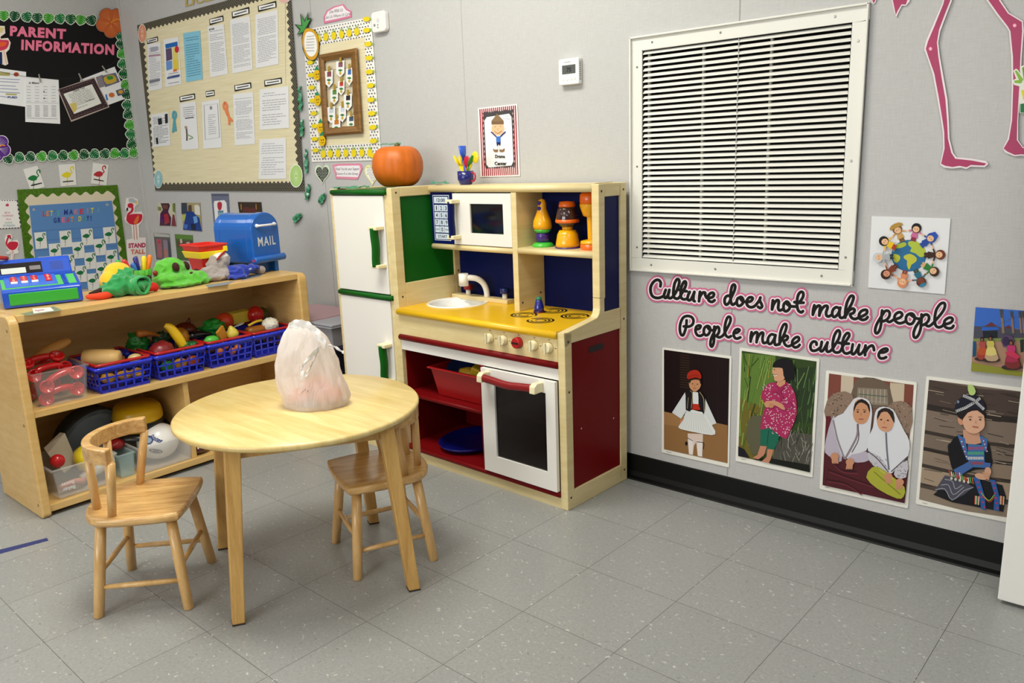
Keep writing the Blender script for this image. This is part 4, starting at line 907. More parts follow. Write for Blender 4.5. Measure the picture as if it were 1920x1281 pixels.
patch('round_emblem', -.85, .42, .24, .24, mat('1c2c66', .4)); patch('emblem_centre', -.85, .42, .17, .16, mat('8fa2b8', .4), 1.014); patch('ear_opening', -.55, -.25, .35, .14, mat('55505e', .5), 1.01, -.4)
vs, fs = textmesh('States', .02, 0, 1)
MB().add([tuple(onell(-.62+.55*u-.25*(1-v), .62-.35*u*1.1+.12*v*1.2-.05, 1.02)) for u, v in vs], fs).build('helmet_lettering', mat('1a3a80', .4), t)
t = thing('frosted_bin', (2.125, -1.10, Z3), 'large frosted plastic bin holding the white helmet', 'bin')
openbin(MB(), -.125, .135, -.125, .10, .115, .01, .003, .006).build('bin_shell', FRO, t, bevel=.004)
t = thing('clear_tub', (2.10, -1.262, Z3), 'narrow clear tub standing between the box and the frosted bin', 'bin')
openbin(MB(), -.1, .13, -.035, .03, .10, .006, .003, .004).build('bin_shell', clear('c2dcdc', .3, .1, 'bluish_clear_plastic'), t, bevel=.003)
shelfitem('toy_tomato', (2.13, -1.255, Z3+.115), 'dark red toy food on top of the narrow clear tub', 'toy', MB().ell((0, 0, 0), (.03, .03, .022), amp=.2), mat('8e1418', .3))
o = shelfitem('brown_doll_shoe', (2.215, -.945, Z3+.031), 'brown shiny doll boot in the right half of the bottom shelf', 'toy', MB().ell((0, 0, -.008), (.03, .045, .022)).ell((0, .02, .015), (.022, .024, .03)), mat('4a1c14', .15, coat=.6), (0, 0, .3), remesh=.004)
shelfitem('doll_arm', (2.225, -.882, Z3+.05), 'pink doll arm standing beside the brown doll boot', 'toy', MB().tube(crom([(0, 0, -.035), (0, .01, 0), (0, -.005, .045)], 5), [.012, .013, .014, .015, .016, .017, .017, .016, .015, .014, .012], 12), mat('dc9c86', .5))

# storage boxes behind the shelf, against the back wall
t = thing('grey_storage_box', (2.13, -.19, .41), 'grey translucent storage box on top of the dark box behind the shelf', 'box')
openbin(MB(), -.26, .26, -.15, .15, .10, .01, .004, .012).build('box_shell', mat('8e8f98', .3), t, bevel=.004)
MB().box(-.27, .10, -.155, .155, .1, .118).build('pink_lid', mat('ad8a92', .4), t, bevel=.005)
MB().box(.10, .27, -.155, .155, .1, .112).build('grey_lid', mat('9a9ba4', .3), t, bevel=.005)
t = thing('dark_storage_box', (2.13, -.19, 0), 'dark navy storage box standing on the floor behind the shelf', 'box')
openbin(MB(), -.24, .24, -.14, .14, .39, .015, .004, .012).build('box_shell', mat('14182e', .35), t, bevel=.004)
MB().box(-.255, .255, -.155, .155, .391, .409).build('box_lid', mat('33384c', .35), t, bevel=.005)

# ------------------------------------------------------------------ toys on top of the shelf
RG = thing('toy_cash_register', (2.075, -1.552, SZ), 'blue and green toy cash register with red number keys', 'toy', math.radians(75))
BL = mat('1f4fc4', .25, coat=.3, name='register_blue'); GR = mat('35a338', .3, name='register_green')
W_ = .262
pr = [(0, .003), (0, .064), (.012, .072), (.125, .102), (.205, .10), (.21, .003)]
MB().prism(pr, 0, W_, 'x').build('register_body', BL, RG, bevel=.006, seg=3)
MB().box(.02, W_-.014, -.0025, .004, .012, .056).build('cash_drawer', GR, RG, bevel=.003)
def deck(x, t, l=0): return (x, .014+t*.108, .0728+t*.0285+l)
def dq(m, x0, x1, t0, t1, l0, l1): return m.hexa([deck(x0, t0, l0), deck(x1, t0, l0), deck(x1, t1, l0), deck(x0, t1, l0)], [deck(x0, t0, l1), deck(x1, t0, l1), deck(x1, t1, l1), deck(x0, t1, l1)])
dq(dq(MB(), .004, .205, 0, .92, -.002, .001), .222, .25, .03, .92, -.002, .001).build('green_deck', mat('57c05e', .35), RG)
dq(MB(), .016, .187, .08, .98, 0, .004).build('keypad_plate', mat('3f6fd8', .3), RG, bevel=.002)
dq(MB(), .207, .222, .0, .95, 0, .004).build('card_slot_bar', BL, RG); dq(MB(), .2125, .2145, .05, .9, .004, .0044).build('card_slot', mat('0a1648', .5), RG)
KEYS = ['789+', '456-', '123x', '0.C=']
for c_ in range(4):
    for r in range(4):
        x = .036+.034*c_+(.012 if c_ == 3 else 0); t0 = .78-.15*r
        wht = (r == 3 and c_ < 3)
        kb = dq(MB(), x, x+.022, t0, t0+.13, .004, .0085).build('key', mat('f2f2f0', .3) if wht else mat('c8152c', .3), RG, bevel=.0015)
        vs, fs = textmesh(KEYS[r][c_], .01, 0, 1)
        MB().add([deck(x+.007+.008*u, t0+.035+.065*v, .0088) for u, v in vs], fs).build('key_character', mat('f3e9c0', .4), kb)
hp = [(.118, .098), (.122, .112), (.15, .158), (.165, .168), (.19, .165), (.205, .15), (.205, .09)]
h_ = MB().prism(hp, .0, W_-.012, 'x').build('display_housing', mat('2450c0', .55, spec=.2), RG, bevel=.005, seg=3)
def hsg(x, t, l=0): return (x, .122+t*.028-l*.85, .112+t*.046+l*.5)
def hq(m, x0, x1, t0, t1, l0, l1): return m.hexa([hsg(x0, t0, l0), hsg(x1, t0, l0), hsg(x1, t1, l0), hsg(x0, t1, l0)], [hsg(x0, t0, l1), hsg(x1, t0, l1), hsg(x1, t1, l1), hsg(x0, t1, l1)])
hq(MB(), .01, .15, .08, .92, -.001, .0015).build('display_window', mat('1a1418', .5, spec=.1), h_)
hq(MB(), .014, .095, .12, .55, .0015, .002).build('display_paper', mat('c9cfc6', .5), h_); hq(MB(), .108, .145, .3, .62, .0015, .002).build('display_digits', mat('51464a', .4), h_)
for i in range(6): hq(MB(), .178, .222, .2+.115*i, .235+.115*i, .0005, .001).build('speaker_slot', mat('0e2472', .5), h_)
# small label and worn tape on the shelf top
def flat(name, px, z, m, lab, cat, h=.0006):
    p = [onz(x, y, z) for x, y in px]; n = len(p); mm = MB()
    mm.add([(q.x, q.y, z+h) for q in p]+[(q.x, q.y, z+.0001) for q in p], [tuple(range(n)), tuple(range(n, 2*n))[::-1]]+[(i, (i+1) % n, n+(i+1) % n, n+i) for i in range(n)])
    return tag(mm.build(name, m), lab, cat)
flat('clear_tape', [(38, 589), (100, 575), (118, 582), (50, 592)], SZ, clear('a8a496', .6, .2, 'tape_film'), 'greyish clear tape on the shelf edge below the cash register', 'tape')
o = flat('price_label', [(61, 579), (95, 577), (101, 583), (63, 588)], SZ, mat('eeeae4', .5), 'small white paper label taped in front of the cash register', 'label', .0012)
flat('worn_tape', [(385, 535), (440, 527), (426, 534), (390, 539)], SZ, mat('7d8890', .4), 'worn grey tape patch on the shelf top before the blue puppet', 'tape')
flat('worn_tape', [(454, 521), (494, 513), (488, 518), (452, 526)], SZ, mat('6f7f92', .4), 'worn grey tape patch at the foot of the mailbox', 'tape')
A = Art(plane=lambda X, Y, l: (lambda p: Vector((p.x, p.y, SZ+l)))(onz(X, Y, SZ)), lift=.0016)
A.text('Register', 66, 586, 18, 4.5, 'b8405a', -.12, 0, .01); A.done('label_lettering', parent=o).matrix_parent_inverse = Matrix()
# toy mailbox
MX = thing('toy_mailbox', (2.09, -.44, SZ), 'blue plastic toy mailbox with white MAIL lettering', 'toy', math.radians(13.3))
MBL = mat('1560b8', .25, coat=.4, name='mailbox_blue')
def arch(w, z0, zt, n=14): return [(-w, z0), (w, z0)] + [(w*math.cos(a), zt+w*.86*math.sin(a)) for a in [math.pi*k/n for k in range(n+1)]]
MB().prism([(y, z) for y, z in arch(.084, .052, .205)], -.235, -.012, 'x').build('mailbox_body', MBL, MX, bevel=.006, seg=3)
MB().prism([(y, z) for y, z in arch(.088, .06, .205)], -.045, 0, 'x').build('front_hood', MBL, MX, bevel=.007, seg=3)
MB().prism([(y, z) for y, z in arch(.086, .055, .205)], -.245, -.205, 'x').build('rear_hood', MBL, MX, bevel=.008, seg=3)
MB().cyl((.006, -.098, .066), (.006, .098, .066), .017, n=24).build('roll_bar', MBL, MX, bevel=.004)
MB().cyl((.006, -.1, .066), (.006, -.097, .066), .007, n=16).build('hinge_button', mat('b8364a', .4), MX)
hd = MB().tube(crom([(.0, -.055, .222), (.014, -.052, .222), (.02, 0, .222), (.014, .052, .222), (0, .055, .222)], 5), .0055, 10).ell((.004, -.055, .222), .009).ell((.004, .055, .222), .009).build('pull_handle', mat('f0f0f2', .25), MX)
for y in (-.07, .045): MB().box(-.03, -.005, y, y+.024, 0, .054).build('leg', MBL, MX, bevel=.003)
for y in (-.07, .045): MB().box(-.22, -.195, y, y+.024, 0, .054).build('leg', MBL, MX, bevel=.003)
MB().box(-.2, -.03, -.05, .05, .0, .052).build('base_block', mat('124f9e', .3), MX, bevel=.004)
vs, fs = textmesh('MAIL', .02, 0, 1.2)
MB().add([(.0012, -.056+.112*u, .126+.043*v) for u, v in vs], fs).build('mail_lettering', mat('d9dde2', .35), MX)
ml = MX.children[-1]
# red and yellow toy hopper
CT = thing('toy_hopper', (1.99, -.70, SZ), 'red and yellow plastic toy hopper behind the dinosaur puppet', 'toy')
CR_ = mat('d8200f', .3, coat=.2); CY = mat('f5dc12', .3, coat=.2)
def fr(m, a0, b0, z0, a1, b1, z1): return m.hexa([(-a0, -b0, z0), (a0, -b0, z0), (a0, b0, z0), (-a0, b0, z0)], [(-a1, -b1, z1), (a1, -b1, z1), (a1, b1, z1), (-a1, b1, z1)])
fr(fr(MB(), .045, .035, 0, .045, .035, .03), .05, .04, .03, .062, .05, .098).build('lower_funnel', CR_, CT, bevel=.003)
fr(MB(), .072, .058, .096, .08, .066, .127).build('yellow_band', CY, CT, bevel=.003)
openbin(MB(), -.078, .078, -.064, .064, .03, .006, .004, .006).mtx(None).build('upper_tray', CR_, CT, bevel=.002).location = (0, 0, .127)
MB().box(.06, .082, .05, .07, .12, .145).build('yellow_lug', CY, CT, bevel=.003)
# parrot-like glove puppet
CL = dict(rough=.9)
P1 = thing('glove_puppet', (2.14, -1.145, SZ), 'yellow headed glove puppet in a green cloth with orange arms', 'puppet')
MB().ell((-.05, .01, .08), (.048, .056, .05), 28, 18).ell((-.03, -.035, .055), (.04, .038, .045)).build('head', mat('f5b911', .85, sheen=.4), P1, remesh=.005)
m = MB().ell((0, .0, .045), (.06, .07, .045), 32, 20, amp=.12, fr=4, seed=3).ell((.0, -.03, .03), (.06, .06, .03)).ell((-.02, .02, .085), (.035, .045, .022), amp=.2, seed=8).ell((.045, .035, .04), (.04, .045, .038))
m.build('cloth_body', mat('1f8f48', .9, sheen=.4), P1, remesh=.004, wrinkle=.010)
R3 = Matrix.Rotation(-.4, 3, 'Z')
ax = Vector((.93, .25, .05))
MB().lathe([(.034, -.03), (.038, 0), (.036, .012), (.030, .012), (.028, 0), (.024, -.03)], (.072, .045, .042), 28, ax, wob=lambda a, h: 1+.1*math.sin(a*3)).build('cloth_cuff', mat('2aa052', .9, sheen=.4), P1)
MB().ell((.07, .044, .042), (.004, .027, .027), rot=Matrix.Rotation(.25, 3, 'Z')).build('cuff_shade', mat('05301c', .95), P1)  # dark disc standing in for the shade inside the cuff
MB().tube(crom([(.02, -.04, .02), (.03, -.09, .014), (.02, -.15, .017)], 5), [.012]*3+[.015]*4+[.013, .012, .011, .007], 10).build('orange_arm', mat('d9401c', .85), P1)
MB().tube(crom([(.02, .05, .02), (.04, .095, .018), (.03, .12, .026)], 5), [.012]*7+[.02, .02, .016, .008], 10).build('orange_arm', mat('c81e14', .85), P1)
MB().tube([(-.01, -.05, .04), (-.0, -.125, .022)], [.014, .012], 10, sy=.7).build('brown_wing', mat('2f150d', .9), P1)
MB().tube([(-.02, .07, .04), (-.04, .13, .055)], [.012, .013], 10, sy=.7).build('brown_wing', mat('2f150d', .9), P1)
# pleated green cup with finger sticks
P2 = thing('green_cup', (1.99, -.995, SZ), 'pleated light green cup behind the green puppet cloth', 'cup')
MB().lathe([(.03, 0), (.036, .04), (.042, .078), (.039, .078), (.033, .04), (.028, .004), (.001, .004)], n=60, sx=1, sy=1.1, wob=lambda a, h: 1+.06*math.cos(a*14)).build('cup_wall', mat('4fae2c', .6), P2)
for (c, dx, dy, lz, lab) in (('2fa838', .0, -.09, .118, 'green'), ('cc2a2a', .01, -.068, .118, 'red'), ('2f6fc0', 0, -.03, .098, 'light blue'), ('1e1f78', -.01, -.012, .122, 'navy blue'), ('e8d01c', 0, .02, .122, 'yellow'), ('ef7a18', .0, .045, .124, 'orange')):
    b_ = Vector((1.99, -.995+dy*.25, SZ+.012)); e_ = Vector((1.99+dx, -.995+dy, SZ+lz))
    P_ = [b_, b_.lerp(e_, .6), e_, e_+(e_-b_).normalized()*.008]
    tag(MB().tube(P_, [.007, .009, .011, .006], 12).ell(tuple(e_), .0105).build('chunky_marker', mat(c, .3, coat=.3), origin=b_), '%s chunky stick standing in the green cup' % lab, 'stick', 'coloured sticks in the green cup')
# dinosaur puppet
P3 = thing('dinosaur_puppet', (2.11, -.895, SZ), 'light green plush dinosaur puppet with brown spines', 'puppet')
LG = mat('56b32c', .9, sheen=.5)
MB().ell((-.03, -.02, .07), (.05, .07, .05), 28, 18).ell((0, -.03, .035), (.06, .08, .034)).ell((.01, .05, .03), (.05, .075, .03), amp=.15, seed=2).ell((.02, .085, .018), (.045, .05, .016), amp=.2, seed=5).ell((.03, 0, .015), (.06, .1, .014), amp=.15, seed=9).build('plush_body', LG, P3, remesh=.004, wrinkle=.010)
MB().ell((-.01, -.092, .066), (.008, .01, .012)).build('eye', mat('8a2412', .4), P3)
BR = mat('3a140e', .85)
for (y, z, r, dx) in ((-.02, .098, .02, .03), (.045, .092, .021, -.01), (.045, .055, .016, .035), (.085, .06, .017, .0)): MB().ell((dx, y, z-.012), (.012, r*.75, r), rot=Matrix.Rotation(.3, 3, 'X')).build('spine', BR, P3)
# grey puppet in blue cloth
P4 = thing('grey_puppet', (2.10, -.70, SZ), 'grey plush puppet with a white and red striped top', 'puppet')
GY = mat('9d938f', .9, sheen=.5)
MB().ell((-.03, .01, .06), (.04, .05, .05), 28, 18).ell((-.02, .035, .082), (.03, .035, .03)).ell((.0, -.045, .035), (.035, .045, .032)).ell((.02, -.03, .02), (.04, .06, .019), amp=.15, seed=3).ell((.02, .02, .025), (.03, .05, .024)).build('plush_body', GY, P4, remesh=.004, wrinkle=.008)
MB().ell((-.022, .028, .1), (.028, .036, .018)).build('white_top', mat('e6e0da', .85), P4)
MB().tube(crom([(.01, -.01, .09), (.009, .015, .112), (-.002, .042, .122)], 6), .0045, 8).build('red_stripe', mat('9c1420', .8), P4)
MB().ell((.0, -.085, .03), (.016, .022, .022)).build('pink_paw', mat('d9b3a6', .85), P4)
MB().ell((.055, -.02, .022), (.004, .02, .01)).build('silver_patch', mat('c8c8cc', .2, .6), P4)
P5 = thing('blue_puppet_cloth', (2.13, -.595, SZ), 'royal blue cloth puppet body lying before the mailbox', 'puppet')
MB().ell((0, -.03, .03), (.045, .06, .028), amp=.2, seed=4).ell((-.01, .03, .035), (.035, .05, .018), amp=.2, seed=6).ell((.02, -.05, .012), (.045, .05, .012)).build('cloth_body', mat('0e2fa0', .85, sheen=.4), P5, remesh=.004, wrinkle=.012)
MB().tube([(.03, -.02, .03), (.028, .02, .038)], .004, 8).build('white_trim', mat('c4cde0', .6), P5)
MB().ell((-.02, .095, .02), (.02, .024, .02)).build('grey_paw', GY, P5)
o = tag(MB().tube([(1.93, -1.47, SZ+.175), (1.95, -1.5, SZ+.182), (1.96, -1.56, SZ+.18)], .008, 8).build('toy_telephone', mat('b02a22', .4)), 'red curved toy showing above the cash register at the left edge', 'toy')
o.location.z = -.0

# ------------------------------------------------------------------ paper things on the walls
def flamingo(A, cx, cy, s, c, leg=None, flip=1, legbar=True):
    def T(p): return [(cx+flip*x*s, cy+y*s) for x, y in p]
    A.poly(T([(-.42, .05), (-.3, -.1), (-.05, -.2), (.15, -.14), (.22, .0), (.12, .14), (-.12, .18), (-.3, .12)]), c, 3)
    A.line(T([(.14, -.04), (.3, -.16), (.2, -.34), (.22, -.5), (.34, -.56), (.4, -.46), (.36, -.36)]), .075*s, c, 5)
    A.poly(T([(.3, -.58), (.42, -.56), (.43, -.4), (.36, -.34), (.35, -.44)]), c)
    A.line(T([(-.04, .14), (-.0, .5), (-.06, .76)]), .035*s, leg or c); A.line(T([(.04, .14), (-.1, .42), (.02, .36)]), .03*s, leg or c)
def tri(A, x, y, s, cols):
    for i, c in enumerate(cols): A.disc(x, y, s*(1-.3*i), None, c)
# --- parent information board (left wall)
O1 = (0, 0, 4.003)
A = Art('L', O1, lift=.006)
A.sheet([(-120, 105), (905, 165), (1000, 1150), (-120, 1175)], '0c0c0e'); bd = A.done('notice_board', 'black notice board headed PARENT INFORMATION with a leaf border', 'notice board')
def leaf(A, x, y, r, dark, ang):
    def sh(k): return [(x+r*k*q*math.cos(ang+a), y+r*k*q*math.sin(ang+a)) for a, q in [(2*math.pi*j/20, (1.14, 1.04, 1, 1, 1, 1.0, 1.0, .98, .95, .86, .66, .86, .95, .98, 1, 1, 1, 1, 1, 1.04)[j]) for j in range(20)]]
    A.poly(sh(1.06), 'dfe8d8'); A.up(); A.poly(sh(.93), dark); A.up()
    for k in (-2, -1, 0, 1): 
        for s_ in (-1, 1):
            bx_, by_ = x+(k*.36+.1)*r*math.cos(ang)+s_*.16*r*math.cos(ang+1.57), y+(k*.36+.1)*r*math.sin(ang)+s_*.16*r*math.sin(ang+1.57)
            l_ = r*.72*(1-abs(k+.3)*.2); ex, ey = bx_+l_*math.cos(ang+s_*1.15), by_+l_*math.sin(ang+s_*1.15)
            A.poly([(bx_, by_), (ex-r*.06*math.cos(ang), ey-r*.06*math.sin(ang)), (ex+r*.06*math.cos(ang), ey+r*.06*math.sin(ang))], 'd5e2cc')
    A.lift -= 2*A.step
A = Art('L', O1, lift=.0085); A.step = .0003
GL = ['0f5a2c', '3f9a2c', '0d4a2a', '1c6a3e', '0f5230', '3fa02c', '1f7a40']
i = 0
for x, y in [(-50, 108), (27, 112), (110, 115), (200, 122), (280, 128), (365, 132), (448, 135), (530, 138), (608, 144), (685, 147)]: leaf(A, x, y, 42, GL[i % 7], 1.2+.3*(i % 3)); i += 1
A.done('leaf_border', parent=bd).location = -bd.location
A = Art('L', O1, lift=.0085); A.step = .0003
for x, y in [(915, 270), (913, 330), (920, 402), (925, 480), (933, 555), (945, 635), (955, 708), (958, 788), (965, 858), (976, 937), (985, 1008), (992, 1080), (1002, 1145)]: leaf(A, x, y, 40, GL[i % 7], 2.6+.3*(i % 3)); i += 1
for x, y in [(60, 1190), (142, 1182), (225, 1177), (310, 1172), (390, 1170), (470, 1167), (550, 1163), (628, 1160), (706, 1156), (785, 1153), (858, 1152), (930, 1150)]: leaf(A, x, y, 40, GL[i % 7], .4+.3*(i % 3)); i += 1
o_ = A.done('leaf_border', parent=bd); o_.location = -bd.location
def word3(name, wall, org, wt, x, y, wd, ht, c, slope, lean, edge, lab, lift=.008, bold=.045):
    A = Art(wall, org, lift=lift); A.text(wt, x-2, y+2, wd+4, ht+4, edge, slope, lean, bold+.012, 1.16); A.up(); A.text(wt, x, y, wd, ht, c, slope, lean, bold, 1.16)
    return A.done(name, lab, 'lettering')
word3('cutout_word', 'L', O1, 'PARENT', 75, 268, 418, 74, 'ee7d9c', .06, .03, 'd2557c', 'pink cut out word PARENT on the black notice board')
word3('cutout_word', 'L', O1, 'INFORMATION', 160, 375, 695, 78, 'ee7d9c', .055, .03, 'd2557c', 'pink cut out word INFORMATION below PARENT')
def hibiscus(name, wall, org, cx, cy, r, c1, c2, lab, lift, edge='8a6a5c', cc='e8902c'):
    A = Art(wall, org, lift=lift)
    for rr, col_ in ((r*1.06, edge), (r, c1)):
        pts = []
        for k in range(60):
            a = 2*math.pi*k/60; q = rr*(.72+.28*abs(math.cos(2.5*(a-.35)))**.6); pts.append((cx+q*math.cos(a), cy+q*math.sin(a)))
        A.poly(pts, col_).up()
    for k in range(5):
        a0 = .35+k*2*math.pi/5
        for d in (-.35, -.18, 0, .18, .35): A.line([(cx+r*.15*math.cos(a0), cy+r*.15*math.sin(a0)), (cx+r*.8*math.cos(a0+d), cy+r*.8*math.sin(a0+d))], r*.02, c2)
    A.up().line([(cx, cy), (cx+r*.35, cy-r*.2), (cx+r*.55, cy-r*.18)], r*.09, cc, 4, True)
    return A.done(name, lab, 'paper flower')
hibiscus('paper_flower', 'L', O1, 835, 168, 112, 'c8622f', 'e08a50', 'orange paper hibiscus flower on the top right corner of the black board', .012)
hibiscus('paper_flower', 'L', O1, -20, 1110, 100, '5a2c86', 'c8b8dc', 'purple paper flower at the lower left of the black board', .012, 'e6dfe8')
# flamingo with hat at the left edge
A = Art('L', O1, lift=.010)
A.sheet([(-60, 190), (35, 195), (40, 250), (5, 275), (5, 290), (60, 285), (80, 320), (70, 370), (45, 395), (62, 480), (40, 492), (10, 480), (-60, 485)], 'f0e4d4', .008)
A.poly([(-40, 300), (20, 300), (66, 305), (60, 350), (30, 375), (-40, 380)], 'd03a5a', 2).up().poly([(5, 315), (50, 320), (35, 345), (0, 350)], 'e8602c', 2).poly([(-40, 395), (15, 390), (18, 480), (-40, 482)], '1c2c5c').poly([(-20, 200), (34, 210), (10, 245), (-20, 240)], 'e0d08c').line([(28, 378), (48, 478)], 5, 'e8a0a0')
A.done('paper_flamingo', 'paper flamingo in a hat at the left end of PARENT', 'paper cutout')
def paper(name, wall, org, quad, lab, lift=.009, base='eeeff0', rows=14, cat='notice', ink='8e8e96', seed=1, group=None, draw=None, th=.32, margin=.09, edge=0.0):
    A = Art(wall, org, lift=lift); A.sheet(quad, base, edge if edge else max(0, lift-.003))
    if rows: A.writing(quad, rows, ink, th, seed, margin=margin)
    A.up()
    if draw: draw(A)
    return A.done(name, lab, cat, group)
def d1(A):
    A.poly([(0, 540), (75, 545), (72, 570), (0, 567)], 'b0a868').disc(122, 558, 20, 16, 'a8442c').text('PUSD', 58, 738, 72, 16, '2c3c8c', .02, 0, .04); A.poly([(45, 700), (130, 705), (120, 716), (40, 712)], 'b9b06c')
    for y, a, b_ in ((590, 0, 150), (612, 0, 140), (640, 0, 120), (664, 0, 135), (690, 0, 150), (722, 0, 60)): A.line([(a, y), (b_, y+8)], 3.5, '5d6cae')
paper('paper_notice', 'L', O1, [(-60, 505), (196, 540), (193, 802), (-60, 770)], 'white notice with blue lines clipped at the far left of the string', rows=0, draw=d1)
def d2(A):
    A.text('A Menu', 215, 630, 78, 15, '4a4a52', .0, 0, .03)
    for k in range(4):
        for j in range(6): A.line([(200+k*62, 650+j*22), (232+k*62, 651+j*22)], 3, 'a8a8b0')
        for j in range(6): A.line([(200+k*62, 795+j*15), (236+k*62, 797+j*15)], 4, '7c7c86')
    A.line([(196, 770), (440, 775)], 2, 'a8a8b0').line([(200, 885), (430, 892)], 3, '9a9aa2').disc(330, 688, 5, 5, '444448').disc(332, 738, 6, 5, '444448')
paper('paper_notice', 'L', O1, [(187, 575), (440, 600), (452, 930), (190, 915)], 'white menu calendar with columns clipped second on the string', rows=0, draw=d2, lift=.011)
def d3(A):
    A.poly([(718, 580), (770, 560), (785, 650), (745, 660)], '8a8088').poly([(760, 570), (868, 545), (900, 615), (790, 655)], '6c6a80').up().poly([(780, 580), (850, 562), (875, 610), (800, 632)], 'c8a83c', 2).poly([(800, 575), (840, 570), (850, 590), (815, 600)], '3c8a3c', 2).poly([(868, 680), (925, 660), (938, 705), (885, 722)], '5c6070').up().disc(905, 690, 18, 14, 'd4a02c').disc(838, 713, 22, 18, 'd07038').poly([(790, 710), (800, 705), (812, 750), (800, 755)], '3c78c0')
paper('paper_notice', 'L', O1, [(600, 600), (860, 500), (958, 735), (700, 830)], 'sheet of colourful food photos clipped at the right of the string', rows=0, draw=d3, lift=.009)
def d4(A):
    A.poly([(442, 672), (706, 588), (812, 800), (536, 902)], '3d2c30').up()
    for a, b_ in (((462, 690), (545, 880)), ((555, 880), (790, 795)), ((690, 610), (795, 785)), ((470, 680), (690, 605))): 
        for k in range(10): 
            u = (k+.2)/10; v = (k+.7)/10; A.line([(a[0]+(b_[0]-a[0])*u, a[1]+(b_[1]-a[1])*u), (a[0]+(b_[0]-a[0])*v, a[1]+(b_[1]-a[1])*v)], 3, '85706c')
    A.poly([(476, 705), (690, 632), (762, 776), (556, 856)], 'e8e8e2').up().writing([(490, 705), (680, 640), (745, 770), (565, 840)], 11, '8c8c92', .3, 5)
    A.text('Thank You', 545, 697, 90, 18, '4a4a50', -.36, 0, .02).poly([(522, 780), (572, 768), (578, 820), (552, 850)], 'd6c06a').text('Certificate', 640, 770, 70, 12, '5a5a60', -.36, 0, .02)
paper('framed_certificate', 'L', O1, [(432, 672), (706, 578), (822, 804), (534, 915)], 'certificate with a dark brown border hanging tilted on the string', lift=.012, base='b8a8a0', rows=0, draw=d4, cat='certificate')
A = Art('L', O1, lift=.0145); A.line([(-60, 520), (100, 560), (300, 585), (450, 590), (610, 582), (780, 515), (890, 450)], 2.5, '2e2a2a', 4)
A.done('hanging_string', 'thin dark string carrying the clipped papers on the black board', 'string')
for (x, y, a, lab) in ((298, 588, 1.35, 'silver clip on the menu calendar'), (604, 580, 1.15, 'silver clip holding the tilted brown bordered certificate'), (785, 520, .95, 'silver clip on the sheet of food photos')):
    A = Art('L', O1, lift=.018); dx, dy = math.cos(a), math.sin(a); nx, ny = -dy*5, dx*5
    A.sheet([(x-dx*32+nx, y-dy*32+ny), (x+dx*30+nx, y+dy*30+ny), (x+dx*30-nx, y+dy*30-ny), (x-dx*32-nx, y-dy*32-ny)], mat('a8a49c', .3, .6), .0135)
    A.done('paper_clip', lab, 'clip', 'silver clips on the string')
# --- lower left wall: crop (0,300) x4.27
O2 = (0, 300, 4.27)
for q, c, bx_, lab in (([(185, 75), (300, 45), (360, 215), (245, 248)], '1d7a3e', [(248, 200), (335, 180), (337, 188), (252, 210)], 'white card with a green flamingo, tilted to the left'), ([(467, 38), (600, 30), (613, 200), (487, 212)], 'e0cf2c', [(503, 172), (588, 164), (588, 172), (503, 180)], 'white card with a yellow flamingo above the green board'), ([(745, 22), (868, 40), (852, 205), (728, 188)], 'b8323a', [(750, 150), (830, 165), (830, 173), (750, 158)], 'white card with a red flamingo, right of the yellow one')):
    A = Art('L', O2, lift=.003); A.sheet(q, 'e6e4e0'); cx = sum(p[0] for p in q)/4; cy = sum(p[1] for p in q)/4; flamingo(A, cx, cy, 118, c); A.up().poly(bx_, '141414')
    A.done('flamingo_card', lab, 'card', 'flamingo cards above the pocket chart board')
A = Art('L', O2, lift=.004); A.sheet([(-60, 320), (135, 318), (168, 540), (-60, 555)], 'ece9e6')
for k in range(13):
    if k % 2 == 0: A.line([(135+k*2.4, 322+k*17), (137+k*2.4+2, 336+k*17)], 9, '1a1a1c')
for k in range(9): A.line([(-50+k*21, 324), (-42+k*21, 324)], 8, '1a1a1c').line([(-50+k*24, 552-k*1), (-40+k*24, 552-k*1)], 8, '1a1a1c')
A.disc(58, 362, 14, 10, 'c83c5c').line([(66, 358), (60, 345)], 4, 'c83c5c')
for t_, x, y, wd, c in (('BE A', 38, 430, 42, 'd0707c'), ('FLAMINGO', 20, 455, 86, 'd0707c'), ('IN A', 50, 482, 38, 'd0707c'), ('FLOCK', 42, 510, 56, '6aa88a'), ('OF PIGEONS', 24, 534, 96, '6c90a8')): A.text(t_, x, y, wd, 15, c, -.02, 0, .0)
A.done('quote_card', 'white quote card with a black dashed border, cut by the left edge', 'card')
def sticker_flamingo(org, wall, lift, outline, body, name, lab, legs, extra=None, cat='paper cutout', bc='c8283f'):
    A = Art(wall, org, lift=lift); A.sheet(outline, 'efe6e2')
    for b_ in body: A.poly(b_, bc, 3)
    A.up()
    for l_ in legs: A.line(l_[0], l_[1], l_[2], 4, True)
    A.up()
    if extra: extra(A)
    return A.done(name, lab, cat)
sticker_flamingo(O2, 'L', .004, [(50, 600), (85, 590), (100, 615), (88, 650), (110, 645), (140, 640), (155, 668), (140, 720), (152, 735), (145, 748), (110, 752), (105, 800), (85, 806), (88, 752), (55, 755), (50, 740), (75, 728), (55, 705), (48, 680), (38, 630)],
    [[(60, 680), (80, 655), (140, 658), (142, 690), (115, 720), (80, 718), (62, 700)]], 'flamingo_sticker', 'small pink flamingo sticker left of the green framed board',
    [([(65, 695), (52, 670), (58, 640), (72, 608)], 14, 'c8283f'), ([(100, 720), (98, 795)], 3, 'd09080'), ([(90, 722), (110, 742), (75, 742)], 3, 'd09080')], lambda A: A.disc(72, 612, 16, 12, 'c8283f').disc(84, 628, 5, 8, '1a1a1a'))
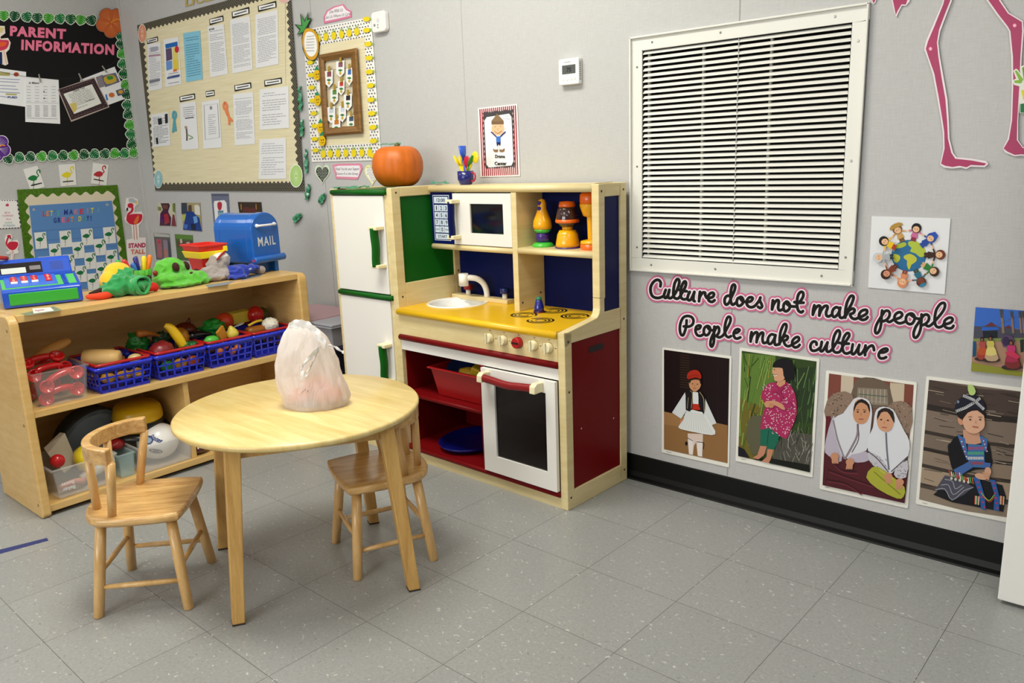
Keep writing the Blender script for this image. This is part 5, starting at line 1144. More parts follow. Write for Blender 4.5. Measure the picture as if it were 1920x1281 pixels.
def stand(A):
    A.poly([(1030, 310), (1060, 303), (1095, 330), (1080, 345), (1030, 335)], 'b8bcc4').disc(1045, 365, 24, 20, 'c8283f').poly([(1012, 385), (1026, 380), (1024, 405), (1014, 405)], '1c1412').poly([(1070, 500), (1105, 440), (1112, 470), (1100, 505), (1085, 512)], 'e8743c', 2).poly([(1080, 345), (1100, 325), (1095, 355)], 'e8c860')
    A.text('STAND', 1028, 706, 138, 38, 'b8365a', -.04, 0, .045).text('TALL', 1046, 756, 116, 38, 'd27a64', -.04, 0, .045).line([(1085, 770), (1090, 785)], 4, '4a4a4a').line([(1095, 768), (1100, 783)], 4, '4a4a4a')
sticker_flamingo(O2, 'L', .004, [(1010, 305), (1060, 298), (1105, 315), (1108, 350), (1080, 375), (1075, 420), (1130, 412), (1148, 440), (1140, 490), (1112, 525), (1115, 622), (1168, 622), (1170, 770), (1175, 850), (1030, 850), (1015, 770), (1012, 640), (1062, 630), (1052, 525), (1010, 500), (995, 470), (1030, 400), (1000, 400), (1005, 350)],
    [[(1015, 460), (1050, 435), (1110, 432), (1140, 440), (1130, 490), (1090, 515), (1045, 515), (1015, 490)]], 'stand_tall_sticker', 'tall flamingo sticker reading STAND TALL near the wall corner',
    [([(1022, 480), (1025, 440), (1055, 410), (1060, 385), (1045, 365)], 18, 'c8283f'), ([(1070, 520), (1075, 635)], 6, 'c88870'), ([(1088, 518), (1098, 635)], 6, 'c88870')], stand)
# green framed board with pocket chart
A = Art('L', O2, lift=.006)
A.sheet([(135, 238), (940, 200), (1020, 800), (1040, 1010), (250, 1040), (200, 800)], mat('4c7614', .25, .3, vary=.95, vscale=80))
inn = []
def scal(p, q, n, amp):
    out = []; dx, dy = q[0]-p[0], q[1]-p[1]; ln = math.hypot(dx, dy); nx, ny = -dy/ln, dx/ln
    for k in range(n*6):
        u = k/(n*6); a = amp*math.cos(u*n*2*math.pi); out.append((p[0]+dx*u+nx*a, p[1]+dy*u+ny*a))
    return out
A.poly(scal((205, 290), (905, 258), 8, 14)+scal((905, 258), (995, 1000), 9, 14)+scal((995, 1000), (290, 1030), 8, 14)+scal((290, 1030), (205, 290), 9, 14), 'd9cdb4').up()
gb = A.done('scalloped_board', 'cream display board with a shiny green scalloped border', 'notice board')
A = Art('L', O2, lift=.009)
A.sheet([(232, 366), (895, 326), (985, 1015), (310, 1045)], '5a86bc', .006)
for k in range(6):
    v = .30+.115*k; A.line([(232+78*v+8, 366+679*v), (895+90*v-8, 326+689*v)], 4, '4c74a8')
for x, y in ((270, 398), (858, 358)): A.disc(x, y, 12, 10, mat('b8bcc0', .3, .5))
pc = A.done('pocket_chart', 'blue pocket chart headed LETS MAKE IT A GREAT DAY', 'pocket chart')
A = Art('L', O2, lift=.0102)
cs = ['c8304a', 'e07830', 'd8c83c', '4a9ac8', 'd8c83c']
for t_, x0, y0, adv, colr in (("LET'S", 342, 452, 30, ['c83a4a', 'e08c34', 'd8c83c', '3c6ab0', '58a8a8']), ('MAKE', 512, 440, 42, ['2c3c8c', '283c80', 'd8788c', 'c83a4a']), ('IT', 698, 428, 30, ['e08c34', 'd8c83c']), ('A', 778, 420, 30, ['6aa0b8']), ('GREAT', 428, 505, 34, ['283c80', '283c80', 'e07090', 'c83a4a', 'e08c34']), ('DAY!', 628, 492, 32, ['d8c83c', '4a9a90', '283c80', '283c80'])):
    for k, ch_ in enumerate(t_):
        if ch_ == "'": A.text(ch_, x0+k*adv+4, y0-32-k*adv*.05, 6, 12, colr[k], 0, 0, .03); continue
        A.text(ch_, x0+k*adv-(6 if t_ == "LET'S" and k > 3 else 0), y0-k*adv*.05, adv*.72 if ch_ not in 'I!' else adv*.22, 42, colr[k], -.05, .02, .03)
A.done('chart_lettering', parent=pc).location = -pc.location
for k, (x, y) in enumerate([(325, 645), (525, 632), (697, 617), (875, 603), (440, 735), (627, 722), (800, 697), (355, 840), (550, 823), (722, 807), (893, 786), (648, 912), (815, 882), (480, 935), (745, 975), (905, 955)]):
    A = Art('L', O2, lift=.012); q = [(x-52, y-62), (x+42, y-70), (x+55, y+62), (x-38, y+70)]; A.sheet(q, 'e2e0dc', .0095); flamingo(A, x, y-8, 88, '1f6e42', '6a8a6c')
    row = ['top', 'top', 'top', 'top', 'second', 'second', 'second', 'third', 'third', 'third', 'third', 'fourth', 'fourth', 'fourth', 'lowest', 'lowest'][k]; num = ['first', 'second', 'third', 'fourth', 'first', 'second', 'third', 'first', 'second', 'third', 'fourth', 'second', 'third', 'first', 'first', 'second'][k]
    A.done('pocket_card', 'green flamingo card, %s from the left in the %s row of the pocket chart' % (num, row), 'card', 'green flamingo cards in the pocket chart')
# --- licensing board (back wall), detail coordinates x3.371 from (240, 0)
O3 = (240, 0, 3.371)
def dotmat():
    m = bpy.data.materials.new('polka_dot_border'); m.use_nodes = True; nt = m.node_tree; b = nt.nodes['Principled BSDF']; L = nt.links.new
    tc = nt.nodes.new('ShaderNodeTexCoord'); vo = nt.nodes.new('ShaderNodeTexVoronoi'); vo.inputs['Scale'].default_value = 62; vo.inputs['Randomness'].default_value = .0
    vo.voronoi_dimensions = '2D'; sx = nt.nodes.new('ShaderNodeSeparateXYZ'); mp = nt.nodes.new('ShaderNodeCombineXYZ'); m1 = nt.nodes.new('ShaderNodeMath'); m2 = nt.nodes.new('ShaderNodeMath'); m2.operation = 'SUBTRACT'
    for q in (m1, m2): L(sx.outputs[0], q.inputs[0]); L(sx.outputs[2], q.inputs[1])
    L(m1.outputs[0], mp.inputs[0]); L(m2.outputs[0], mp.inputs[1])
    a = nt.nodes.new('ShaderNodeMath'); a.operation = 'LESS_THAN'; a.inputs[1].default_value = .25
    mx = nt.nodes.new('ShaderNodeMix'); mx.data_type = 'RGBA'; mx.inputs['A'].default_value = lin((40, 35, 27)); mx.inputs['B'].default_value = lin((160, 152, 124))
    L(tc.outputs['Object'], sx.inputs[0]); L(mp.outputs[0], vo.inputs['Vector']); L(vo.outputs['Distance'], a.inputs[0]); L(a.outputs[0], mx.inputs['Factor']); L(mx.outputs['Result'], b.inputs['Base Color']); b.inputs['Roughness'].default_value = .6
    return m
DOTS = dotmat()
A = Art('B', O3, lift=.008)
A.sheet([(57, 160), (600, 10), (1020, -118), (1115, 1210), (173, 1205)], DOTS)
tp = scal((118, 188), (1000, -40), 34, 7); rt = scal((1000, -40), (1075, 1145), 26, 7); bt = scal((1075, 1150), (215, 1160), 34, 7); lf = scal((172, 1150), (95, 200), 24, 7)
def grasscloth():
    m = wood('ece2c0', 'd9cca2', (.6, 1, 30), 7, .6, 'board_grasscloth', rings=.1, coat=0); return m
GC = grasscloth()
A.poly(tp+rt+bt+lf, GC); lb = A.done('licensing_board', 'large cream notice board with a dark polka dot scalloped border', 'notice board')
# licence heading above the board
A = Art('B', O3, lift=.004); A.text('LICENSING', 360, 44, 420, 50, 'b8a468', -.24, .02, .03); A.done('heading_lettering', 'tan heading letters above the polka dot board, cut by the top edge', 'lettering')
def wp(name, quad, lab, rows=22, seed=1, base='e9e9ea', draw=None, cat='notice', head=None, hl=None, lift=.0105, ink='9a9aa4', org=O3, wall='B', th=.3):
    paper(name, wall, org, quad, lab, lift, base, rows, cat, ink, seed, None, draw, th, edge=.0085)
    if head:
        A = Art(wall, org, lift=lift+.001); A.sheet(head, '1c1a18', .0085); c = [sum(p[k] for p in head)/4 for k in (0, 1)]
        inner = [(c[0]+(x-c[0])*.9, c[1]+(y-c[1])*.66) for x, y in head]; A.poly(inner, 'f2f2ee').up()
        s_ = (head[1][1]-head[0][1])/(head[1][0]-head[0][0])
        A.line([(c[0]-(head[1][0]-head[0][0])*.35, c[1]-(head[1][0]-head[0][0])*.35*s_), (c[0]+(head[1][0]-head[0][0])*.35, c[1]+(head[1][0]-head[0][0])*.35*s_)], 7, '55555c')
        A.done('header_strip', hl, 'label', 'black edged header strips on the polka dot board')
wp('paper_notice', [(122, 278), (205, 268), (217, 560), (132, 577)], 'narrow printed notice with grey headline, far upper left of the cream board', 24, 3, head=[(118, 250), (186, 230), (189, 258), (122, 280)], hl='black edged strip above the far upper left notice',
   draw=lambda A: A.poly([(140, 300), (188, 292), (190, 318), (143, 326)], 'a8a8b8').poly([(130, 350), (205, 342), (206, 352), (131, 360)], 'b48c9c').poly([(134, 508), (200, 495), (202, 512), (136, 528)], '7c7c86'))
wp('paper_notice', [(224, 250), (318, 234), (338, 530), (238, 552)], 'poster with blue and yellow blocks, second in the upper row', 0, 4, draw=lambda A: A.poly([(235, 280), (312, 262), (314, 290), (238, 308)], '2466b0').poly([(238, 310), (275, 302), (280, 375), (242, 388)], '5c4c6c').poly([(240, 390), (278, 382), (280, 435), (243, 447)], '6a94d0').poly([(280, 300), (314, 294), (318, 370), (283, 380)], 'dfcf6a').poly([(282, 380), (318, 372), (322, 440), (286, 450)], 'e0c84c').up().disc(308, 312, 13, 22, 'c8303c').poly([(246, 490), (326, 470), (327, 482), (247, 500)], '2c4c90').poly([(285, 440), (308, 434), (309, 448), (286, 455)], 'e07040').writing([(245, 455), (325, 440), (330, 530), (250, 545)], 5, '9a9aa4', .3, 2))
wp('paper_notice', [(348, 210), (455, 193), (472, 500), (368, 520)], 'light blue printed sheet, third in the upper row', 17, 7, '86c4dc', ink='4a84a0')
wp('paper_notice', [(505, 168), (605, 152), (632, 468), (520, 490)], 'white printed sheet, fourth in the upper row', 24, 9, head=[(513, 122), (600, 97), (603, 132), (516, 160)], hl='black edged strip above the fourth sheet of the upper row', draw=lambda A: A.text('RECORD', 512, 194, 34, 12, '4a4a50', -.2, 0, .03))
wp('paper_notice', [(645, 125), (770, 100), (788, 440), (660, 465)], 'sheet in a glossy sleeve, fifth in the upper row', 30, 11, head=[(655, 76), (764, 43), (767, 85), (658, 117)], hl='black edged strip above the fifth sheet of the upper row')
wp('paper_notice', [(805, 92), (946, 62), (952, 405), (808, 432)], 'sheet in a glossy sleeve at the right end of the upper row', 26, 13, head=[(820, 38), (935, 5), (938, 45), (823, 76)], hl='black edged strip above the last sheet of the upper row')
wp('paper_notice', [(145, 725), (255, 708), (270, 918), (155, 932)], 'newspaper style page at the left end of the lower row', 18, 15, draw=lambda A: A.poly([(188, 750), (212, 745), (216, 785), (192, 790)], '2c2c34').poly([(232, 722), (250, 718), (252, 778), (235, 782)], '2a2a34').poly([(176, 872), (188, 870), (192, 910), (180, 912)], '1a1a1e'), th=.45)
def ribbon(org, pts, c, lab):
    A = Art('B', org, lift=.0105); A.line(pts[0], 14, c, 5, closed=True).up(); A.line(pts[1], 14, c, 4).line(pts[2], 13, c, 4); A.done('awareness_ribbon', lab, 'ribbon')
ribbon(O3, ([(292, 706), (302, 720), (298, 745), (286, 745), (284, 720)], [(296, 735), (290, 780), (284, 838)], [(289, 740), (296, 790), (302, 830)]), '5aa4b4', 'teal ribbon left of the sheet with a small drawing')
ribbon(O3, ([(612, 648), (624, 665), (622, 690), (608, 688), (604, 665)], [(610, 680), (630, 730), (660, 768)], [(622, 684), (636, 740), (640, 790)]), 'e88858', 'orange ribbon between two sheets of the lower row')
wp('paper_notice', [(328, 655), (428, 640), (446, 940), (340, 948)], 'white sheet with a small figure drawing in the lower row', 0, 17, head=[(325, 610), (421, 590), (424, 625), (328, 646)], hl='black edged strip above the sheet with a small drawing',
   draw=lambda A: A.writing([(340, 670), (425, 660), (430, 740), (345, 750)], 5, '9a9aa4', .3, 4).poly([(360, 745), (415, 738), (416, 745), (361, 752)], '5c5c66').line([(368, 800), (372, 850), (372, 890)], 10, '6a5c5a', 3).line([(372, 850), (410, 870), (385, 880)], 6, '7a9c6c', 3).disc(366, 806, 9, 10, 'b09080'))
wp('paper_notice', [(468, 645), (575, 628), (594, 932), (476, 942)], 'framed certificate sheet in the middle of the lower row', 0, 19, head=[(490, 578), (544, 568), (547, 604), (493, 614)], hl='short black edged strip above the certificate sheet',
   draw=lambda A: A.line([(480, 665), (566, 655), (578, 868), (488, 884)], 2.5, '6c6c76', closed=True).writing([(500, 710), (555, 705), (565, 860), (505, 868)], 10, 'a0a0a8', .25, 8).disc(524, 682, 8, 12, '8c8c96'))
wp('paper_notice', [(664, 595), (790, 582), (803, 910), (676, 920)], 'sheet in a sleeve right of the orange ribbon', 30, 21, head=[(671, 540), (776, 520), (779, 556), (674, 578)], hl='black edged strip above the sheet right of the orange ribbon')
wp('paper_notice', [(832, 565), (1015, 545), (1018, 808), (832, 822)], 'broad sheet at the right end of the lower row', 14, 23, head=[(860, 508), (970, 490), (972, 526), (863, 548)], hl='black edged strip above the broad sheet at right', ink='acacb4')
wp('paper_notice', [(830, 882), (998, 872), (1000, 1130), (826, 1133)], 'lowest sheet on the cream board, near the green circle', 14, 25, ink='b4b4bc')
for (x, y, rx, ry, c, c2, lab) in ((90, 212, 26, 60, 'e0825c', 'f2c8b0', 'orange striped paper circle at the upper left of the polka dot board'), (192, 1133, 27, 58, '76b4bc', 'd4ecec', 'teal striped paper circle at the lower left of the polka dot board'), (1062, 1112, 42, 74, 'a8d070', 'dff0c0', 'green striped paper circle at the lower right of the polka dot board'), (985, -10, 40, 30, 'e8a8a0', 'f4d8d0', 'pink paper circle cut by the top edge of the picture')):
    A = Art('B', O3, lift=.0115); pts = [(x+rx*math.cos(a), y+ry*math.sin(a)) for a in [2*math.pi*k/28 for k in range(28)]]; A.sheet(pts, 'eef0e4', .0085); A.disc(x, y, rx*.9, ry*.92, c).up()
    for k in range(22): a = 2*math.pi*k/22; A.line([(x+rx*.12*math.cos(a), y+ry*.12*math.sin(a)), (x+rx*.86*math.cos(a), y+ry*.86*math.sin(a))], 1.8, c2)
    A.done('paper_circle', lab, 'paper circle', 'striped paper circles on the board corners')
# --- pineapple bordered board
O4 = (540, 0, 3.371)
A = Art('B', O4, lift=.004)
A.sheet([(95, 190), (525, 108), (592, 1012), (152, 1024)], 'f0eee8').poly([(205, 285), (484, 232), (520, 906), (190, 922)], GC).up()
rnd = random.Random(5)
def inb(x, y): return (190+ (y-285)*-.02) < x < 484+(y-232)*.055 and 285-(x-205)*.19 < y < 915
for r in range(44):
    for c_ in range(24):
        u = (c_+(.5 if r % 2 else 0)+.3)/24.6; v = (r+.6)/44.5
        xl, xr = 95+57*v, 525+67*v; yt, yb = 190-82*u, 1024-12*u; x = xl+(xr-xl)*u; y = yt+(yb-yt)*v
        if not inb(x, y): A.disc(x, y, 3.9, 4.3, '3a3a44', 0, 8)
A.up()
def pine(x, y, s, ang=0, c='e6cf22'):
    ca, sa = math.cos(ang), math.sin(ang); X = lambda a, b_: (x+a*ca-b_*sa, y+a*sa+b_*ca)
    A.poly([X(s*.62*math.cos(t), s*.95*math.sin(t)+s*.2) for t in [k*math.pi/7 for k in range(14)]], c)
    for d in (-.35, 0, .35): A.poly([X(-s*.12+d*s*.3, -s*.6), X(d*s*1.2, -s*1.45), X(s*.12+d*s*.3, -s*.6)], '8cb04a')
for x, y in [(190, 240), (238, 228), (288, 220), (337, 212), (385, 203), (433, 194)]: pine(x, y, 27)
for x, y in [(222, 968), (267, 966), (315, 965), (365, 963), (415, 962), (466, 960), (515, 960)]: pine(x, y, 27)
for x, y in [(500, 190), (510, 278), (516, 366), (519, 453), (525, 540), (528, 630), (534, 716), (540, 804), (544, 890), (546, 984), (500, 120)]: pine(x, y, 25, 1.45)
for x, y in [(143, 395), (150, 474), (152, 553), (160, 636), (166, 716), (172, 796), (172, 878), (178, 950)]: pine(x, y, 22, 1.45)
A.done('pineapple_board', 'white board with a pineapple and polka dot border around the wooden frame', 'notice board')
FR = wood('916628', '6c4617', (1, 14, 14), 5, .4, 'dark_frame_wood')
def wq(q, lift): return [onback(O4[0]+x/O4[2], O4[1]+y/O4[2], lift) for x, y in q]
cfr = onback(O4[0]+330/O4[2], O4[1]+580/O4[2], .006)
PF = thing('picture_frame', cfr, 'brown wooden frame strung with small pineapple tags', 'picture frame')
out, mid, inn = [(190, 348), (437, 302), (470, 843), (222, 862)], [(205, 362), (424, 322), (455, 828), (236, 846)], [(230, 388), (398, 360), (418, 795), (256, 806)]
m = MB(); vs = [tuple(p-cfr) for q, l in ((out, .006), (out, .022), (mid, .03), (inn, .018), (inn, .006)) for p in wq(q, l)]
fs = [(i*4+k, i*4+(k+1) % 4, i*4+4+(k+1) % 4, i*4+4+k) for i in range(4) for k in range(4)]; m.add(vs, fs); m.build('frame_moulding', FR, PF, bevel=.002)
A = Art('B', O4, lift=.0065); A.poly(inn, 'd8ccb0'); A.done('frame_backing', parent=PF).location = -cfr
A = Art('B', O4, lift=.014)
for y in (440, 560, 690, 760): A.line([(232, y+8), (415, y-14)], 2, '5c4a30')
A.done('frame_string', parent=PF).location = -cfr
for k, (x, y, w_, h_, c, lab) in enumerate([(330, 385, 52, 105, '8a5a6a', 'top middle tag'), (258, 445, 50, 108, '8a4a5a', 'upper left tag'), (387, 430, 40, 112, '3c6cb0', 'upper right tag with blue print'), (336, 510, 42, 92, 'c8403c', 'tag with red print under the top middle one'), (292, 560, 48, 102, '5c8a4a', 'tag in the middle left'), (378, 595, 50, 105, '2a2a34', 'tag with black print in the middle right'), (272, 675, 52, 105, 'c8ccd8', 'lower left tag'), (343, 668, 46, 105, 'd0d4dc', 'lower middle tag'), (305, 750, 52, 100, 'c8742c', 'bottom left tag with orange print'), (398, 728, 52, 102, '48586c', 'bottom right tag with grey print')]):
    A = Art('B', O4, lift=.017+.0012*(k % 3)); A.sheet([(x-w_/2, y+4), (x+w_/2, y-4), (x+w_/2, y+h_*.72), (x, y+h_), (x-w_/2, y+h_*.76)], 'efefec', .0155)
    A.poly([(x-w_*.22, y+10), (x+w_*.3, y+6), (x+w_*.3, y+h_*.36), (x-w_*.22, y+h_*.38)], c).up()
    for a in (-1.1, -.6, 0, .6, 1.1): A.line([(x, y+h_*.62), (x+14*math.sin(a), y+h_*.62-14*math.cos(a))], 5, '3c7a3c')
    A.disc(x, y+h_*.74, 7, 10, 'c8a83c')
    tg = A.done('hanging_tag', 'white pennant, %s in the brown frame' % lab, 'tag', 'pennant tags in the brown frame')
    A = Art('B', O4, lift=.0215); A.sheet([(x-6, y-26), (x+8, y-28), (x+8, y+10), (x-6, y+12)], 'a88a34', .0185); A.done('clothes_pin', parent=tg).location = -tg.location
# pineapple cut-out
A = Art('B', O4, lift=.013)
A.sheet([(92, 205), (55, 222), (72, 190), (40, 152), (84, 160), (76, 82), (104, 130), (128, 72), (124, 118), (148, 112), (120, 170), (170, 190), (198, 270), (192, 350), (160, 388), (118, 372), (92, 310), (86, 240)], '2a3a28', .0085)
A.poly([(96, 200), (62, 216), (80, 186), (50, 156), (90, 166), (82, 95), (106, 140), (124, 84), (120, 128), (142, 120), (114, 172)], '4a9a4c').up().poly([(108, 185), (150, 182), (182, 215), (194, 280), (186, 348), (158, 380), (122, 366), (98, 310), (90, 250)], 'd8a02c', 3).up().poly([(112, 210), (150, 202), (175, 235), (184, 300), (170, 345), (142, 358), (118, 335), (102, 280)], 'f4f2ee', 3).up()
for k in range(6): A.line([(118-k*1.5, 232+k*18), (166, 226+k*19)], 4, '9c9ca0')
A.done('pineapple_cutout', 'paper pineapple with handwriting over the upper left of the pineapple board', 'paper cutout')
A = Art('B', O4, lift=.003); A.sheet([(222, 110), (245, 65), (290, 40), (350, 25), (372, 55), (400, 70), (402, 108), (330, 128), (228, 150)], 'd87c9c').poly([(232, 112), (252, 72), (295, 48), (345, 34), (365, 62), (392, 78), (392, 98), (320, 116), (236, 134)], 'ece6ea').up()
A.text('Live With Us', 262, 86, 84, 22, '6c5c68', -.17, .1, 0).text('Like Us Where Us Care', 232, 122, 160, 20, '6c5c68', -.17, .1, 0); A.done('quote_sign', 'pink edged wavy sign above the pineapple board', 'sign')
A = Art('B', O4, lift=.003); A.sheet([(280, 1045), (310, 1036), (460, 1034), (472, 1060), (458, 1095), (440, 1135), (300, 1128), (296, 1100)], 'e08aa4').poly([(292, 1056), (318, 1048), (450, 1046), (458, 1066), (442, 1120), (308, 1116), (306, 1092)], 'ece8ec').up()
A.text('Thank You for your Support', 296, 1082, 155, 22, '55484f', -.01, .08, 0).text('Donors R in the Group', 306, 1110, 135, 20, '55484f', .0, .08, 0); A.done('quote_sign', 'pink edged thank you sign below the pineapple board', 'sign')
def heart(cx, cy, w_, h_, n=40): return [(cx+w_*.5*(16*math.sin(t)**3)/16, cy-h_*.5*(13*math.cos(t)-5*math.cos(2*t)-2*math.cos(3*t)-math.cos(4*t))/15) for t in [2*math.pi*k/n for k in range(n)]]
for (cx, cy, w_, h_, c0, c1, c2, lab) in ((217, 1095, 96, 130, 'd8e4c8', '2a3028', 'c8d0c0', 'dark heart with white dots below the pineapple board'), (533, 1098, 100, 140, 'e8e49c', 'f2f0ea', '4c4c5c', 'white heart with dark dots partly behind the pumpkin')):
    A = Art('B', O4, lift=.003); A.sheet(heart(cx, cy, w_, h_), c0).poly(heart(cx, cy+2, w_*.82, h_*.82), c1).up()
    for r in range(9):
        for q in range(7):
            x = cx-w_*.32+q*w_*.1+(5 if r % 2 else 0); y = cy-h_*.28+r*h_*.075
            if abs(x-cx) < w_*.34*(1-max(0, (y-cy))/(h_*.45)): A.disc(x, y, 2.6, 3.2, c2, 0, 6)
    A.done('paper_heart', lab, 'paper heart')
for k, (x, y) in enumerate([(182, 475), (185, 635), (205, 810), (215, 890)]):
    A = Art('B', O4, lift=.016+.001*k); A.sheet([(x+22*math.cos(a), y+34*math.sin(a)) for a in [2*math.pi*q/18 for q in range(18)]], 'e2b818', .0085)
    A.poly([(x-18, y-30), (x, y-62), (x+14, y-34)], '2c8a5c').disc(x-3, y-4, 3, 5, '3a2c10').disc(x+9, y-6, 3, 5, '3a2c10').line([(x-6, y+10), (x+3, y+14), (x+12, y+8)], 2.5, '3a2c10', 3)
    A.done('pineapple_garland_piece', 'shiny yellow smiling pineapple, number %s down the left of the brown frame' % ('one', 'two', 'three', 'four')[k], 'paper cutout', 'smiling pineapple garland')
# leaf garland pieces stuck on the wall: crumpled strips
def crumple(loc, ln, wd, rot, seed, lab, axis='B'):
    m = MB(); rn = random.Random(seed); n = 7
    def fn(u, v):
        a = (u-.5)*ln; b_ = (v-.5)*wd*(.5+.5*math.sin(math.pi*min(1, u+.1))); q = .006*math.sin(u*17+seed)+.004*rn.random()
        x = a*math.cos(rot)-b_*math.sin(rot); z = a*math.sin(rot)+b_*math.cos(rot)
        return (x, -.009-q-.004*math.cos(v*9), z) if axis == 'B' else (x, z, .003+abs(q)+.004*v)
    m.grid(fn, n, 3, False)
    o = m.build('leaf_garland_piece', mat('3c8c66', .35, coat=.3), solid=.001, fix=False); o.location = loc
    return tag(o, lab, 'garland', 'green leaf garland pieces')
for k, (x, y, ln, r, lab) in enumerate([(566, 185, .12, 1.5, 'crinkled green garland piece level with the top of the wooden frame'), (569, 240, .085, 1.4, 'crinkled green garland piece beside the polka dot border, second down'), (577, 302, .12, 1.45, 'crinkled green garland piece above the dark heart'), (580, 360, .09, 1.1, 'crinkled green garland piece right of the board corner'), (607, 372, .08, .6, 'crinkled green garland piece touching the top left of the play refrigerator'), (560, 408, .09, .4, 'lowest crinkled green garland piece, right of the mailbox')]):
    crumple(onback(x, y, .0), ln, .04, r, k, lab)
for k, (u, v, r, lab) in enumerate([(-.36, .05, .3, 'green garland piece on the left front of the refrigerator top'), (-.30, .10, .8, 'green garland piece lying left of the pumpkin'), (-.25, .03, .1, 'green garland piece on the refrigerator front edge near the pumpkin')]):
    crumple(kpt(u, v, 1.137), .08, .04, r, 20+k, lab, 'T')
o = crumple(kpt(-.16, .17, 1.313), .09, .045, .4, 31, 'green garland leaves lying on top of the pumpkin', 'T')
crumple(kpt(.04, .26, 1.1452), .09, .03, .2, 33, 'green garland piece on the kitchen top right of the pumpkin', 'T')
# --- alarm, thermostat
c = onback(717, 42, 0); AL = thing('smoke_alarm', c, 'small white square alarm with rounded corners on the wall', 'alarm')
def rsq(w_, h_, r, n=6): return [(sx*(w_-r)+r*math.cos(a), sz*(h_-r)+r*math.sin(a)) for sx, sz, a0 in ((1, 1, 0), (-1, 1, 90), (-1, -1, 180), (1, -1, 270)) for a in [math.radians(a0+90*k/n) for k in range(n+1)]]
MB().prism(rsq(.047, .044, .016), -.026, 0, 'y').build('alarm_case', mat('eceae6', .35), AL, bevel=.006, seg=3)
MB().cyl((.0, -.026, .006), (0, -.0275, .006), .009, n=20).build('test_button', mat('d6d4d0', .4), AL)
MB().box(-.005, .001, -.0275, -.026, -.016, -.01).box(-.005, .001, -.0275, -.026, -.026, -.021).build('indicator', mat('8c8c90', .4), AL)
MB().cyl((-.024, -.026, -.012), (-.024, -.0274, -.012), .006, n=14).build('sounder_hole', mat('8a8a88', .5), AL)
c = onback(1073, 135, 0); TH = thing('thermostat', c, 'white wall thermostat with grey display above the play kitchen', 'thermostat'); TH.scale = (.8, .85, .78)
MB().prism(rsq(.058, .0595, .008), -.028, 0, 'y').build('thermostat_case', mat('f2f1ee', .35), TH, bevel=.005, seg=3)
MB().box(-.036, .04, -.0292, -.028, -.01, .03).build('display', mat('565a58', .2), TH)
vs, fs = textmesh('75', .03, 0, 1); MB().add([(-.01+.026*u, -.0296, -.002+.02*v) for u, v in vs], fs).build('display_digits', mat('1c201e', .4), TH)
MB().box(-.024, .012, -.0288, -.028, .042, .0455).build('maker_strip', mat('a8a8a8', .4), TH)
for x in (-.03, -.008, .014, .034): MB().cyl((x, -.028, -.035), (x, -.0295, -.035), .006, n=14).build('button', mat('dcdcd6', .4), TH)
for k in range(10): MB().box(.0575, .0585, -.022, -.01, -.04+.0085*k, -.0365+.0085*k).build('air_slot', mat('6a6a68', .5), TH)
# --- drama centre card
O5 = (820, 180, 4.27)
A = Art('B', O5, lift=.003)
A.sheet([(325, 98), (640, 64), (662, 642), (345, 650)], 'eceaea')
q = quad_uv([(333, 106), (632, 74), (652, 632), (355, 642)])
for k in range(19):
    u = (k+.2)/19; A.poly([q(u, 0), q(u+.030, 0), q(u+.030, 1), q(u, 1)], '9c1c2c')
A.up(); pts = [q(.5+.43*(1 if k == 0 else 1)*sx*1, v) for sx, v in ()]
bl = []
for s_ in range(40): bl.append(q(.1+.8*s_/40, .055+.012*math.sin(s_*1.9)))
for s_ in range(40): bl.append(q(.9+.015*math.sin(s_*1.7), .055+.83*s_/40))
for s_ in range(40): bl.append(q(.9-.8*s_/40, .885+.012*math.sin(s_*1.9)))
for s_ in range(40): bl.append(q(.1+.012*math.sin(s_*1.7), .885-.83*s_/40))
A.poly(bl, '4a4648').up(); A.poly([q(.2, .13), q(.8, .11), q(.86, .16), q(.87, .8), q(.81, .86), q(.2, .875), q(.14, .83), q(.13, .18)], 'eeeef0', 0).up()
A.disc(485, 262, 52, 55, 'efbf96').up().poly([(433, 228), (433, 200), (478, 142), (530, 198), (532, 225)], '8a7050').up().poly([(433, 228), (434, 205), (530, 200), (532, 226)], '7a6248').up()
A.disc(462, 246, 3, 3, '222222').disc(505, 243, 3, 3, '222222').line([(455, 280), (485, 300), (515, 278)], 3, '7a4a3a', 4).disc(484, 264, 5, 4, 'e0a080')
A.line([(470, 325), (440, 296), (432, 290)], 10, '2a3c78', 3, True).line([(505, 325), (535, 296), (543, 288)], 10, '2a3c78', 3, True).poly([(470, 325), (505, 323), (506, 372), (472, 374)], '3f74c8').up().poly([(472, 372), (506, 370), (502, 402), (490, 385), (478, 404)], '1e2c64')
A.line([(482, 402), (482, 432)], 4, 'd8d8d8').line([(496, 402), (498, 432)], 4, 'd8d8d8').poly([(446, 420), (458, 430), (484, 428), (482, 448), (452, 446)], '8a6a4c', 2).poly([(498, 428), (524, 430), (536, 416), (534, 444), (500, 448)], '8a6a4c', 2).up()
A.text('Drama', 462, 497, 80, 27, '1c1c1e', 0, 0, .03).text('Center', 458, 555, 96, 29, '1c1c1e', -.01, 0, .03).text('Centro', 530, 160, 44, 8, '6c7a9c', .1, 0, 0).text('Dramatico', 524, 184, 66, 8, '6c7a9c', .06, 0, 0)
A.done('drama_center_card', 'card reading Drama Center with red stripes and a child in a brown cap', 'card')
